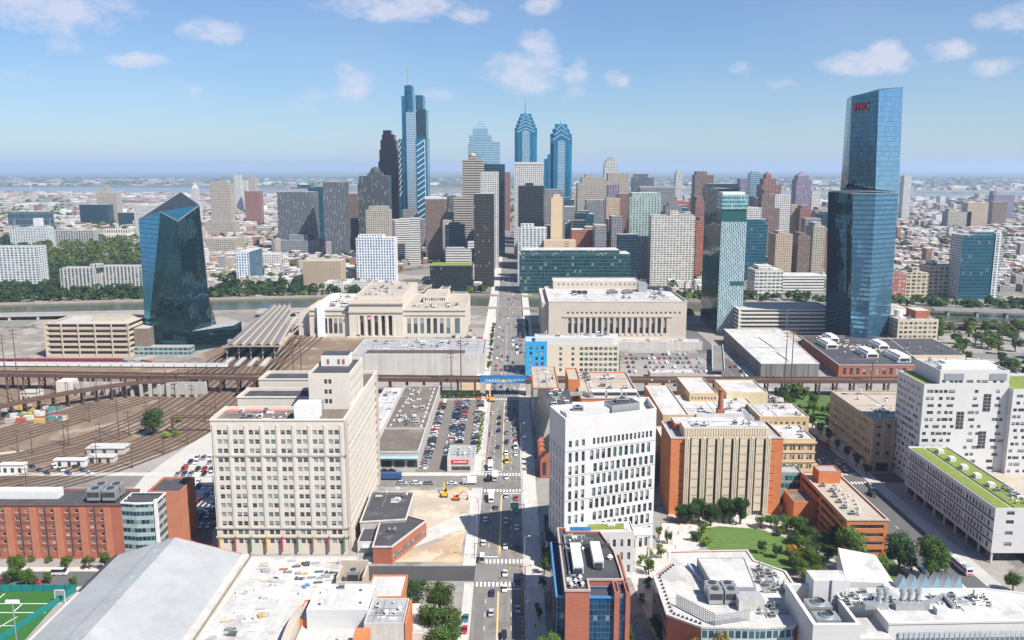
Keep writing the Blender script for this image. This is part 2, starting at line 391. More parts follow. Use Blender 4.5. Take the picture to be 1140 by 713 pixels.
def add_box(parent, name, x0, y0, z0, x1, y1, z1, m, mtop=None, label=None):
    b = MB(); b.box(x0, y0, z0, x1, y1, z1, 0, 1 if mtop else None); o = b.build(name, [m] + ([mtop] if mtop else []), parent)
    if label: o['label'] = label
    return o
def unit(parent, x, y, z, w, d, h, m=None, kind=0, rot=0):
    """a rooftop air handler: casing, fan cowls, louvre band"""
    b = MB(); b.box(-w / 2, -d / 2, .25, w / 2, d / 2, h, 0); b.box(-w / 2 + .1, -d / 2 + .1, 0, w / 2 - .1, d / 2 - .1, .25, 1)
    b.box(-w / 2 + .15, -d / 2 - .05, h * .35, w / 2 - .15, -d / 2 - .003, h * .8, 1)
    if kind != 1:
        k = max(1, int(w / max(d, 1.2)));
        for i in range(k):
            cx = -w / 2 + w * (i + .5) / k; b.tube((cx, 0, h), (cx, 0, h + .35), min(w / k, d) * .36, 1, 10)
    if kind == 2: b.tube((w * .3, d * .3, h), (w * .3, d * .3, h + 1.6), .3, 0, 8)
    c, s = math.cos(rot), math.sin(rot); b.v = [(p[0] * c - p[1] * s + x, p[0] * s + p[1] * c + y, p[2] + z) for p in b.v]
    return b.build('air_handler', [m or metal_grey, steel_dark], parent)
def vent(parent, x, y, z, r=.4, h=1.0, m=None):
    b = MB(); b.tube((x, y, z), (x, y, z + h), r * .7, 0, 8); b.tube((x, y, z + h * .8), (x, y, z + h + r * .6), r * 1.2, 0, 8, r * .5); return b.build('roof_vent', m or metal_grey, parent)
def duct(parent, pts, z, w=.9, m=None):
    b = MB()
    for p, q in zip(pts, pts[1:]): b.bar((*p, z + w * .6 + .2), (*q, z + w * .6 + .2), w, w, 0)
    for p in pts: b.box(p[0] - w * .55, p[1] - w * .55, z, p[0] + w * .55, p[1] + w * .55, z + w * 1.15 + .2, 0)
    return b.build('roof_duct', m or metal_grey, parent)
def clutter(parent, x0, y0, x1, y1, z, n, seed=1, big=1.0, ms=None):
    rg = random.Random(seed); ms = ms or [metal_grey, metal_white, metal_white]
    done = []
    for i in range(n * 4):
        if len(done) >= n: break
        w, d = rg.uniform(1.4, 4.5) * big, rg.uniform(1.2, 3) * big; x, y = rg.uniform(x0 + w / 2, x1 - w / 2), rg.uniform(y0 + d / 2, y1 - d / 2)
        if any(abs(x - a) < (w + c) / 2 + .4 and abs(y - b) < (d + e) / 2 + .4 for a, b, c, e in done): continue
        done.append((x, y, w, d)); k = rg.random()
        if k < .55: unit(parent, x, y, z, w, d, rg.uniform(1.2, 2.4) * big ** .5, rg.choice(ms), rg.randint(0, 2))
        elif k < .85: vent(parent, x, y, z, rg.uniform(.3, .7), rg.uniform(.7, 1.6), rg.choice(ms))
        else: duct(parent, [(x - w / 2, y), (x + w / 2, y), (x + w / 2, y + d / 2)], z, rg.uniform(.5, .9), rg.choice(ms))
    if n >= 6 and big < 1.5:                 # conduits and repaired patches lying on the roof
        for i in range(5):
            x, y = rg.uniform(x0, x1), rg.uniform(y0, y1); b = MB()
            if i % 2: b.bar((x, y0, z + .16), (x, y1, z + .16), .16, .16)
            else: b.bar((x0, y, z + .16), (x1, y, z + .16), .16, .16)
            b.build('conduit', metal_grey, parent)
        for i in range(4):
            x, y, w, d = rg.uniform(x0, x1 - 3), rg.uniform(y0, y1 - 2), rg.uniform(1.5, 4), rg.uniform(1, 3); b = MB(); b.box(x, y, z + .005, x + w, y + d, z + .03); b.build('roof_patch', rg.choice([roof_grey, concrete, concrete_pale]), parent)
# ============================================================ THE GROUND
def ground_mat():
    g = NG('city ground'); p = g.pos()
    vo = g.N.new('ShaderNodeTexVoronoi'); vo.inputs['Scale'].default_value = .018; g.L.new(p, vo.inputs['Vector'])
    sp = g.N.new('ShaderNodeSeparateColor'); g.L.new(vo.outputs['Color'], sp.inputs[0])
    c = g.mix(g.math('GREATER_THAN', sp.outputs[0], .5), (.20, .185, .17, 1), (.30, .27, .24, 1))
    c = g.mix(g.math('MULTIPLY', g.math('GREATER_THAN', g.noise(p, .012, 5, .7), .55), .85), c, (.06, .085, .035, 1))
    far = g.math('MULTIPLY', g.math('SUBTRACT', g.noise(p, .0009, 5, .6), .5), 10, None, True)
    c = g.mix(g.math('MULTIPLY', far, .8), c, (.05, .075, .035, 1)); sp2 = g.N.new('ShaderNodeSeparateXYZ'); g.L.new(p, sp2.inputs[0]); c = g.mix(g.math('MULTIPLY', g.math('MULTIPLY', g.math('SUBTRACT', sp2.outputs[1], 5500), .0004, None, True), .9), c, (.045, .06, .04, 1))
    c = g.gain(c, g.math('MULTIPLY_ADD', g.noise(p, .3, 3), .7, .65))
    g.L.new(c, g.b.inputs['Base Color']); g.b.inputs['Roughness'].default_value = .95
    return g.m
gb = MB(); gb.face([(-60000, -500, 0), (60000, -500, 0), (60000, 75000, 0), (-60000, 75000, 0)])
o = gb.build('ground', ground_mat()); o['kind'] = 'structure'
def water_mat(name, col, rough, sc):
    g = NG(name); g.b.inputs['Base Color'].default_value = rgba(col); g.b.inputs['Roughness'].default_value = rough
    g.b.inputs['IOR'].default_value = 1.33
    bn = g.N.new('ShaderNodeBump'); bn.inputs['Distance'].default_value = .4; bn.inputs['Strength'].default_value = .4
    g.L.new(g.noise(g.pos(), sc, 4), bn.inputs['Height']); g.L.new(bn.outputs[0], g.b.inputs['Normal']); return g.m
river_m = water_mat('river water', (.07, .085, .06), .2, .2)
south = [(-900, 800), (-600, 836), (-420, 868), (-250, 900), (-60, 920), (60, 905), (230, 872), (330, 842), (480, 815), (640, 770), (900, 700)]
north = [(-900, 905), (-600, 936), (-420, 966), (-250, 995), (-60, 1012), (60, 990), (230, 958), (330, 935), (480, 905), (640, 866), (900, 790)]
sheet('river', [p for p in south] + north[::-1], .03, river_m)
b = MB()
for ln, s in ((south, -1), (north, 1)):
    for p, q in zip(ln, ln[1:]):
        b.prism(ccw([p, q, (q[0], q[1] + s * 2.2), (p[0], p[1] + s * 2.2)]), 0, 2.6)
o = b.build('embankment', mat('stone embankment', (.36, .31, .25), .9, .15, .08, .1)); o['kind'] = 'structure'
# towpath trail on the far bank, on the left
sheet('river_path', [(-900, 908), (-420, 970), (-250, 999), (-250, 1008), (-420, 980), (-900, 919)], .05, mat('sandy path', (.5, .42, .31), .95))
far_water = water_mat('far river water', (.16, .2, .22), .35, .01)
sheet('river', [(-6500, 5700), (-2600, 5600), (-1500, 5150), (-700, 4950), (-500, 5300), (-1400, 5900), (-2600, 6900), (-6500, 7300)], .05, far_water)
sheet('river', [(1500, 5000), (2500, 4600), (4500, 4400), (4500, 5000), (2600, 5300), (1700, 5600)], .05, far_water)
sheet('river', [(-700, 4950), (-200, 5200), (700, 5500), (1500, 5000), (1700, 5600), (700, 6100), (-300, 5900), (-500, 5300)], .05, far_water)

# near district floor: pavement grey-beige
pave = mat('district paving', (.28, .262, .24), .92, .16, .03, .1, spots=((.13, .125, .12), .05, .54, .75))
sheet('pavement', rect(-620, 215, 560, 560), .02, pave)
sheet('pavement', rect(-260, 560, 560, 868), .024, pave)
lawn_m = NG('mown lawn')
def _lawn():
    g = lawn_m; p = g.pos(); sp = g.N.new('ShaderNodeSeparateXYZ'); g.L.new(p, sp.inputs[0])
    st = g.math('GREATER_THAN', g.math('FRACT', g.math('DIVIDE', g.math('ADD', sp.outputs[1], g.math('MULTIPLY', sp.outputs[0], .25)), 2.6)), .5)
    c = g.mix(st, (.10, .17, .035, 1), (.075, .135, .025, 1)); c = g.gain(c, g.math('MULTIPLY_ADD', g.noise(p, .4, 4), .8, .6))
    g.L.new(c, g.b.inputs['Base Color']); g.b.inputs['Roughness'].default_value = .95
_lawn(); lawn_m = lawn_m.m

# ---- the wide avenue running away from the camera
AX0, AX1 = -14.0, 4.3
sheet('road', rect(AX0, 200, AX1, 575), .03, asphalt_worn)
sheet('road', [(AX0, 575), (AX1, 575), (10, 640), (11, 2600), (-15, 2600), (-16, 640)], .03, asphalt_worn)
slab('pavement_kerb', rect(AX1, 200, 11.5, 575), 0, .15, concrete_pale)
slab('pavement_kerb', rect(AX0 - 5, 306, AX0, 386), 0, .15, concrete_pale)
slab('pavement_kerb', rect(AX0 - 7, 404, AX0, 552), 0, .15, concrete_pale)
slab('pavement_kerb', rect(AX0 - 3.5, 200, AX0, 292), 0, .15, concrete_pale)
slab('pavement_kerb', rect(-26, 600, -16.2, 2400), 0, .15, concrete_pale)
slab('pavement_kerb', rect(11.2, 640, 19, 2400), 0, .15, concrete_pale)
def paint(name, rects, m=white_paint, z=.045):
    b = MB()
    for r in rects: b.face([(p[0], p[1], z) for p in (rect(*r) if len(r) == 4 and not isinstance(r[0], tuple) else r)])
    o = b.build(name, m); o['kind'] = 'structure'; return o
zebra = []
for Y in (309.5, 291, 383.5, 405, 546):
    zebra += [(AX0 + .8 + i * 1.5, Y - 1.7, AX0 + 1.5 + i * 1.5, Y + 1.7) for i in range(12)]
paint('zebra_crossing', zebra)
dash = []
for lane in (-9.3, -4.9, -.3):
    y = 205
    while y < 1200:
        if not any(abs(y - Z) < 7 for Z in (309, 291, 384, 405, 395, 546, 300)): dash.append((lane - .09, y, lane + .09, y + 3))
        y += 9 if lane != -4.9 else 3.2
paint('lane_marking', dash)
paint('centre_marking', [(-5.25, 205, -5.1, 286), (-4.75, 205, -4.6, 286), (-5.25, 314, -5.1, 378), (-4.75, 314, -4.6, 378), (-5.25, 410, -5.1, 540), (-4.75, 410, -4.6, 540)], yellow_paint, .05)
paint('hatched_marking', [[(-6.6 + .2, 318 + i * 3.2), (-6.2, 318 + i * 3.2), (-4.1, 321 + i * 3.2), (-4.4, 321.6 + i * 3.2)] for i in range(6)], yellow_paint, .052)
paint('stop_line', [(-13.6, 313.2, -5.6, 313.8), (-4.2, 287, 4, 287.6), (-13.6, 409, -5.6, 409.6), (-4.2, 379.5, 4, 380.1)])
# central patch of darker asphalt strips
paint('road_patch', [(-12.6, 230, -9.8, 284), (-3.8, 330, -.6, 372), (-9, 430, -5.4, 520), (.4, 240, 3.6, 281)], mat('patched asphalt', (.16, .155, .15), .9, .1, .2), .036)
# ---- cross streets
sheet('cross_street', rect(-330, 388, AX0, 403), .034, asphalt_worn)
slab('pavement_kerb', rect(-330, 403, AX0 - 7, 407.5), 0, .15, concrete_pale)
sheet('cross_street', rect(-60, 293.5, AX0, 305.5), .034, mat('fresh asphalt', (.06, .06, .063), .9, .1, .1))
sheet('cross_street', rect(-330, 289, -145, 301), .034, asphalt)
slab('pavement_kerb', rect(-330, 301, -140, 304.5), 0, .15, concrete_pale)
slab('pavement_kerb', rect(-330, 286.2, -150, 289), 0, .15, concrete_pale)
sheet('cross_street', rect(-160, 668, 560, 690), .034, asphalt_worn)
sheet('cross_street', rect(-160, 800, 560, 822), .034, asphalt_worn)
# ---- the side street at the right
sheet('road', rect(154, 215, 173, 800), .03, asphalt)
slab('pavement_kerb', rect(148.5, 215, 154, 640), 0, .15, concrete)
slab('pavement_kerb', rect(173, 215, 179, 640), 0, .15, concrete)
paint('lane_marking', [(163.4, 220 + i * 8, 163.6, 223 + i * 8) for i in range(60)])
paint('zebra_crossing', [(155 + i * 1.6, 392, 155.8 + i * 1.6, 395) for i in range(11)] + [(155 + i * 1.6, 404, 155.8 + i * 1.6, 407) for i in range(11)])
sheet('cross_street', rect(173, 394, 300, 406), .034, asphalt)
# ---- paths and plazas of the campus, right
slab('plaza', [G(x, y) for x, y in ((731, 715), (700, 640), (706, 615), (733, 612), (737, 583), (765, 583), (782, 560), (880, 565), (905, 600), (925, 632), (905, 640), (870, 600), (790, 588), (778, 612), (742, 615), (748, 650), (741, 700), (747, 715))][::-1], 0, .1, concrete_pale)
sheet('lawn', [G(x, y, .1) for x, y in ((778, 589), (800, 586), (845, 589), (880, 600), (905, 618), (893, 634), (868, 636), (840, 628), (790, 612), (775, 601))][::-1], .13, lawn_m)
sheet('lawn', [G(x, y) for x, y in ((893, 590), (905, 592), (938, 640), (925, 632))][::-1], .06, grass)
sheet('lawn', [G(x, y) for x, y in ((700, 640), (712, 645), (745, 700), (730, 715), (722, 690), (712, 665))][::-1], .06, grass)
slab('path', [G(x, y) for x, y in ((893, 592), (905, 586), (914, 592), (908, 598), (936, 632), (925, 636))][::-1], 0, .12, concrete)
sheet('lawn', rect(118, 288, 148, 312), .05, grass)
sheet('lawn', [G(x, y) for x, y in ((880, 440), (925, 437), (925, 472), (905, 480), (885, 462))][::-1], .05, grass)
# ---- dirt lot and white walks, left of the avenue
sheet('dirt_lot', rect(-60, 330, AX0 - 5, 384), .05, mat('bare lot', (.40, .345, .275), .95, .14, .07, .08, spots=((.55, .47, .36), .06, .52, .8)))
slab('path', [(-62, 307), (-56, 306), (-19.2, 342), (-19.2, 356), (-24, 354)], 0, .14, concrete_pale)
sheet('dirt_lot', [(-50, 309), (-20, 309), (-20, 336)], .06, dirt)
sheet('dirt_lot', rect(-36, 545, AX0 - 1, 600), .045, dirt)
# ---- car parks
lotm = mat('car park asphalt', (.17, .15, .135), .92, .08, .08, .04)
sheet('car_park', [G(x, y) for x, y in ((462, 526), (527, 526), (533, 446), (488, 446))], .05, lotm)
sheet('car_park', [G(x, y) for x, y in ((128, 568), (236, 568), (236, 480), (205, 499), (160, 531))], .05, mat('pale car park', (.46, .44, .40), .92, .08, .06, .05))
sheet('car_park', [G(x, y) for x, y in ((200, 606), (236, 606), (236, 568), (195, 568))], .055, asphalt)
lines = []
for i in range(11):
    for x in (-98, -70): lines.append((x, 444 + i * 3, x + 5, 444.12 + i * 3))
paint('bay_marking', lines)
# ---- sports pitch
turf = mat('artificial turf', (.03, .12, .02), .9, .08, .2, .05)
P0 = [G(x, y) for x, y in ((-60, 725), (-60, 655), (76, 655), (22, 725))]
sheet('sports_pitch', [(-230, 235), (G(20, 725)[0], 235), (G(82, 652)[0], G(82, 654)[1]), (-230, G(0, 654)[1])], .06, turf)
paint('pitch_marking', [(-200, 276.6, -158, 277), (-200, 270.5, -160, 270.9), (-190, 262, -164.5, 262.3), (-182, 240, -181.6, 284), (-171.5, 270.7, -171.1, 276.8),
    [(-166.2, 245), (-165.7, 245), (-160.3, 283), (-160.8, 283)], [(-176, 244), (-175.6, 244), (-168, 268), (-168.4, 268)]], white_paint, .075)

# ============================================================ RAIL YARD
sheet('rail_yard', [(-900, 378), (-260, 378), (-215, 405), (-185, 440), (-118, 560), (-90, 640), (-95, 780), (-240, 780), (-260, 660), (-520, 640), (-900, 640)], .036, ballast)
sheet('rail_yard_verge', [(-175, 540), (-160, 530), (-128, 575), (-135, 600), (-150, 585)], .05, grass)
rails_m = mat('worn rail steel', (.20, .15, .12), .5, .2, .3, metal=.5)
sleeper_m = NG('sleepers in ballast')
def _sl():
    g = sleeper_m; uv = g.N.new('ShaderNodeUVMap').outputs[0]; sp = g.N.new('ShaderNodeSeparateXYZ'); g.L.new(uv, sp.inputs[0])
    m = g.math('LESS_THAN', g.math('FRACT', g.math('DIVIDE', sp.outputs[1], .7)), .42)
    c = g.mix(m, (.15, .095, .06, 1), (.055, .035, .025, 1)); c = g.gain(c, g.math('MULTIPLY_ADD', g.noise(g.pos(), .12, 4), .9, .55))
    g.L.new(c, g.b.inputs['Base Color']); g.b.inputs['Roughness'].default_value = .95
_sl(); sleeper_m = sleeper_m.m
def spline(pts, n=8):
    out = []; P = [pts[0]] + list(pts) + [pts[-1]]
    for i in range(1, len(P) - 2):
        p0, p1, p2, p3 = [Vector((*P[k], 0)) if len(P[k]) == 2 else Vector(P[k]) for k in (i - 1, i, i + 1, i + 2)]
        for k in range(n):
            t = k / n; out.append(.5 * ((2 * p1) + (-p0 + p2) * t + (2 * p0 - 5 * p1 + 4 * p2 - p3) * t * t + (-p0 + 3 * p1 - 3 * p2 + p3) * t ** 3))
    out.append(Vector((*P[-1][:2], P[-1][2] if len(P[-1]) > 2 else 0))); return out
def offset_line(pts, d):
    r = []
    for i, p in enumerate(pts):
        t = (pts[min(i + 1, len(pts) - 1)] - pts[max(i - 1, 0)]).normalized(); r.append(p + Vector((-t.y, t.x, 0)) * d)
    return r
def track(pts, off=0.0, z=.07):
    ln = offset_line(spline(pts), off); b = MB(); s = 0
    for p, q in zip(ln, ln[1:]):
        t = (q - p); L = t.length; t.normalize(); n = Vector((-t.y, t.x, 0))
        b.face([(p - n * 1.3 + Vector((0, 0, z))), (p + n * 1.3 + Vector((0, 0, z))), (q + n * 1.3 + Vector((0, 0, z))), (q - n * 1.3 + Vector((0, 0, z)))][::-1], 0, [(1, s), (0, s), (0, s + L), (1, s + L)][::-1])
        for k in (-.75, .75): b.bar(p + n * k + Vector((0, 0, z + .12)), q + n * k + Vector((0, 0, z + .12)), .16, .2, 1)
        s += L
    o = b.build('railway_track', [sleeper_m, rails_m]); o['kind'] = 'structure'; return o
main = [G(x, y) for x, y in ((-90, 563), (0, 545), (70, 529), (130, 510), (180, 490), (215, 470), (245, 448), (266, 430), (288, 405), (308, 382), (322, 362))]
for k in (-18, -13.5, -9, -4.5, 0, 4.5, 9, 13.5): track(main, k)
l2 = [G(x, y) for x, y in ((-60, 507), (0, 488), (60, 470), (120, 452), (170, 437), (215, 422), (250, 404), (278, 385), (298, 362))]
for k in (-15, -10, -5, 0, 5, 10, 15): track(l2, k)
l3 = [G(x, y) for x, y in ((-60, 530), (0, 517), (60, 503), (120, 485), (170, 464), (208, 442), (236, 420), (266, 395), (290, 370))]
for k in (-12, -7, -3, 3, 8, 12.5): track(l3, k)
l4 = [G(x, y) for x, y in ((-40, 482), (30, 462), (100, 444), (160, 428), (210, 412))]
for k in (-4, 1, 6): track(l4, k)
l5 = [G(x, y) for x, y in ((-40, 540), (20, 530), (80, 514), (130, 498))]
for k in (-3, 2): track(l5, k)
l6 = [G(x, y) for x, y in ((262, 442), (300, 408), (334, 382), (352, 366), (360, 352))]
for k in (-14, -9, -4, 1): track(l6, k)
# dusty service ways between the tracks
for pts, w in (([(-560, 455), (-400, 462), (-300, 500)], 5), ([(-430, 405), (-330, 418), (-260, 442)], 4), ([(-560, 500), (-430, 505), (-340, 540)], 6)):
    a = offset_line(spline(pts), w / 2); c = offset_line(spline(pts), -w / 2)
    sheet('service_track', [(p.x, p.y) for p in c] + [(p.x, p.y) for p in a[::-1]], .058, mat('dusty way', (.47, .41, .34), .95, .12, .1))
sheet('rail_yard', rect(-900, 600, -262, 800), .03, mat('depot yard', (.23, .205, .18), .95, .16, .06, .12, spots=((.42, .37, .31), .05, .52, .6)))
sheet('road', [(-900, 640), (-255, 640), (-175, 690), (-175, 702), (-262, 655), (-900, 655)], .06, asphalt_worn)
# ============================================================ FOREGROUND BUILDINGS
GL_OFF = [glass_dark, glass_dark, glass_green, glass_blind]
# ---- tall pale limestone office block with an E-shaped plan
def limestone_tower():
    x0, x1, y0, h = -116.0, -64.5, 316.0, 55.2
    e = empty('office_tower', (-90, 350, 0), 'tall cream limestone office block with rows of paired windows and coloured banners at its foot', 'office building')
    L = x1 - x0
    rows = floors(3.5, 51.8, 13, .52, cols_pair(L, 8, 1.75, .55, 1.2)) 
    foot = [(x0, y0), (x1, y0), (x1, 396), (x0, 396), (x0, 380), (-84, 380), (-84, 364), (x0, 364), (x0, 349), (-84, 349), (-84, 334), (x0, 334)]
    side = floors(3.5, 51.8, 13, .5, cols_even(80, 22, 1.9, 4))
    wn = floors(3.5, 51.8, 13, .5, cols_pair(32, 5, 1.6, .6, 1))
    building('office_tower', None, None, foot, h, limestone, roof_brown, {0: rows, 1: side, 5: None, 7: wn, 4: wn}, parapet=1.3, coping=limestone, parent=e, frame=mat('painted sash', (.4, .42, .4)), bars=1, limit=100, thick=.6)
    b = MB()
    for z in (40.65, 10.93, 7.22): b.box(x0 - .35, y0 - .45, z - .25, x1 + .4, y0 - .003, z + .3); b.box(x1 + .003, y0 - .45, z - .25, x1 + .45, 396.2, z + .3)
    b.build('string_course', limestone_d, e)
    b = MB(); s = (L - 2.4) / 8
    for i in range(9):
        cx = x0 + 1.2 + s * i; b.box(cx - .55, y0 - .3, 11.3, cx + .55, y0 - .002, 40.3); b.box(cx - .55, y0 - .3, 41.0, cx + .55, y0 - .002, 53)
    b.build('pier', limestone, e)
    b = MB(); b.box(x1 + .002, y0 - .1, 0, x1 + .3, y0 + 5, 54.4); b.box(x1 + .002, 391, 0, x1 + .5, 396.1, 54.4); b.build('corner_strip', limestone_d, e)
    # spine penthouse
    ph = [(-82, 334), (x1 - .8, 334), (x1 - .8, 364), (-82, 364)]
    bands = [(z, z + 1.9, [(6.3, 7.6), (8.0, 9.3)]) for z in (56.4, 60.4, 64.6)]
    bands2 = [(z, z + 1.9, cols_even(30, 7, 1.5, 1)) for z in (56.4, 60.4, 64.6)]
    b = MB(); wins = []
    holewall(b, ph[0], ph[1], 54, 69, bands, 0, .3, wins); holewall(b, ph[1], ph[2], 54, 69, bands2, 0, .3, wins)
    b.wallq(ph[2], ph[3], 54, 69); b.wallq(ph[3], ph[0], 54, 69)
    inn = inset(ph, .4)
    for i in range(4):
        j = (i + 1) % 4; b.face([(*ph[i], 69), (*ph[j], 69), (*inn[j], 69), (*inn[i], 69)]); b.face([(*inn[i], 68), (*inn[i], 69), (*inn[j], 69), (*inn[j], 68)])
    p = b.build('penthouse', limestone, e)
    b = MB(); b.face([(*q, 68) for q in inn]); b.build('penthouse_roof', roof_dark, e)
    for w in wins:
        o = bpy.data.objects.new('window', window_mesh(w[1], w[2], glass_dark, metal_grey, 1)); scene.collection.objects.link(o); o.parent = e; o.location = Vector(w[0]) - root_loc(e); o.rotation_euler = (0, 0, w[3])
    b = MB(); b.box(-80.5, 351, 68, -69, 360, 72.6, 0, 1)
    for i in (2.5, 7, 9): b.box(-80.5 + i, 350.85, 69, -80.5 + i + 1, 350.995, 71, 2)
    b.build('lift_house', [metal_white, roof_dark, brick], e)
    b = MB(); b.box(-84, 317.5, 54.3, -75, 325, 60.5); b.build('cooling_tower', metal_white, e)
    b = MB(); b.box(-82, 326, 54.3, -76, 333.8, 58.5); b.build('cooling_tower', metal_grey, e)
    add_box(e, 'roof_edging', -114.6, 331.2, 53.9, -90, 333.3, 54.12, mat('red lead membrane', (.5, .14, .12)))
    add_box(e, 'roof_membrane', -114.5, 350, 53.95, -86, 363, 54.1, roof_dark); add_box(e, 'roof_membrane', -114.5, 381, 53.95, -86, 395, 54.1, roof_dark)
    clutter(e, -112, 318, -88, 331, 54, 9, 3, .7)
    cols = [(.55, .32, .03), (.5, .02, .05), (.06, .22, .1)]
    for i in range(9):
        bx = x0 + 1.2 + s * i; b = MB(); b.tube((bx, y0 - .35, 8), (bx, y0 - 1.6, 8), .07, 1, 5); b.tube((bx, y0 - .35, 1.6), (bx, y0 - 1.6, 1.6), .07, 1, 5)
        b.box(bx - .06, y0 - 1.6, 1.7, bx + .06, y0 - .45, 7.9, 0)
        o = b.build('banner', [mat('banner %d' % (i % 3), cols[i % 3], .7), steel_dark], e); o['label'] = ('yellow', 'red', 'green')[i % 3] + ' hanging banner'
limestone_tower()

# ---- red brick apartment block, left edge
def brick_flats():
    e = empty('apartment_block', (-180, 320, 0), 'long red brick apartment block with a glass corner and dark roof, left edge', 'apartment block')
    x0, x1, y0, h = -252.0, -151.0, 312.0, 22.2
    cols = []; x = 2.0
    while x < x1 - x0 - 8:
        cols += [(x, x + 1.5), (x + 4.0, x + 6.8)]; x += 9.6
    building('x', None, None, rect(x0, y0, x1, 328.5), h, brick, roof_dark, {0: floors(2.2, 21.2, 6, .42, cols)}, parapet=.6, parent=e, frame=panel_white, bars=2, rev=.25, coping=mat('dark coping', (.12, .07, .06)))
    b = MB(); x = x0 + 9
    while x < x1 - 3: b.box(x - 1.3, y0 - .35, 0, x + 1.3, y0 - .003, 21); x += 9.6
    b.build('pilaster', mat('lighter brick', (.44, .17, .10), .9, .1, .2, .1), e)
    b = MB(); x = x0 + 4.1
    while x < x1 - 3:
        b.box(x - .22, y0 - .12, 1, x + .22, y0 - .004, 21.4); x += 9.6
    b.build('expansion_strip', steel_dark, e)
    for i in range(10):
        x = x0 + 2 + i * 9.6
        for k in range(5): b = MB(); b.box(x - .2, y0 - .05, 4.75 + k * 3.17, x + 7.0, y0 - .002, 5.9 + k * 3.17); b.build('brick_panel', brick_dark, e)
    gx = x1
    pts = [(gx, y0 + .2), (gx + 6, y0 - .8), (gx + 12, y0 - .2), (gx + 13.2, y0 + 2), (gx + 13.2, 321.8), (gx, 321.8)]
    cw = fac('teal banded curtain wall', (.33, .42, .43), (.02, .05, .06), 1.6, 3.4, .93, .5, rough=.1, wrough=.35)
    building('x', None, None, pts, 23.2, cw, roof_dark, parapet=.8, parent=e, coping=metal_white)
    building('x', None, None, rect(-145, 322, -132, 338), 23.8, mat('lighter brick', (0, 0, 0)), roof_dark, {}, parapet=.8, parent=e)
    add_box(e, 'glass_fin', gx + 12.7, y0 - .3, 0, gx + 13.5, y0 + 1.6, 24, metal_white)
    r = random.Random(4)
    b = MB(); b.box(-204, 319, 21.7, -179, 323.5, 25); b.build('air_handler', metal_white, e)
    duct(e, [(-232, 318), (-206, 320), (-198, 322)], 21.7, 1.3); duct(e, [(-206, 320), (-210, 316)], 21.7, 1.3)
    for k in range(4): unit(e, -163 + (k % 2) * 6, 317 + (k // 2) * 5, 22.4, 5, 4, 4.5, metal_grey, 0)
    clutter(e, -250, 316, -205, 327, 21.6, 6, 5, .6)
brick_flats()

# ---- big gabled armoury roof
def armoury():
    e = empty('armoury_hall', (-120, 250, 0), 'vast pale grey gabled roof hall with teal vents along its slope, lower left', 'hall')
    xa, xr, xb, y0, y1, he, hr = -142.0, -121.5, -98.0, 205.0, 289.0, 12.0, 18.6
    b = MB()
    b.wallq((xa, y1), (xa, y0), 0, he); b.wallq((xb, y0), (xb, y1), 0, he)
    for y, s in ((y0, 1), (y1, -1)):
        p = [(xa, y, 0), (xb, y, 0), (xb, y, he), (xr, y, hr), (xa, y, he)]; b.face(p if s == 1 else p[::-1])
    b.build('wall', limestone_d, e)
    m = NG('standing seam roof'); p = m.pos(); sp = m.N.new('ShaderNodeSeparateXYZ'); m.L.new(p, sp.inputs[0])
    seam = m.math('LESS_THAN', m.math('FRACT', m.math('DIVIDE', sp.outputs[1], .9)), .12)
    c = m.gain(m.mix(seam, (.37, .38, .39, 1), (.28, .29, .30, 1)), m.math('MULTIPLY_ADD', m.noise(p, .09, 6, .7), .7, .62))
    m.L.new(c, m.b.inputs['Base Color']); m.b.inputs['Roughness'].default_value = .7
    b = MB(); th = .35
    for (u, w) in (((xa - .8, he - .1), (xr, hr)), ((xr, hr), (xb + .8, he - .1))):
        b.face([(u[0], y0 - .6, u[1] + th), (w[0], y0 - .6, w[1] + th), (w[0], y1 + .6, w[1] + th), (u[0], y1 + .6, u[1] + th)])
        b.face([(u[0], y0 - .6, u[1] + .02), (w[0], y0 - .6, w[1] + .02), (w[0], y0 - .6, w[1] + th), (u[0], y0 - .6, u[1] + th)])
        b.face([(w[0], y1 + .6, w[1] + .02), (u[0], y1 + .6, u[1] + .02), (u[0], y1 + .6, u[1] + th), (w[0], y1 + .6, w[1] + th)])
    b.build('roof', m.m, e)
    b = MB(); b.box(xb + .2, y0, he - .6, xb + 2.6, y1 + .9, he + .5); b.build('parapet_gutter', concrete_pale, e)
    b = MB(); b.box(xa - 1.6, y0, he - .6, xa - .2, 262, he + .3); b.build('parapet_gutter', concrete_pale, e)
    b = MB(); b.box(xa - 1.9, 262.2, he - .6, xa - .2, y1 + .7, he + .3); b.build('eave', steel_dark, e)
    b = MB(); b.bar((xr, y1 + .75, hr + .2), (xb + 1, y1 + .75, he + .2), .3, .3); b.build('verge', brick, e)
    tm = mat('verdigris metal', (.2, .38, .34), .6)
    for (px, py) in ((174, 615), (148.5, 645), (136, 660), (120, 678), (104.6, 696), (88, 714)):
        X, Y = G(px, py, 17.3); b = MB(); z = 17.1
        b.box(X - .8, Y - .55, z - .6, X + .8, Y + .55, z + .55); b.tube((X - .95, Y, z + .6), (X + .95, Y, z + .6), .55, 0, 8); b.build('roof_ventilator', tm, e)
    b = MB(); b.bar((-128, 206, 17.1), (-128, 288, 17.1), .12, .1); b.build('ridge_cable', metal_grey, e)
armoury()

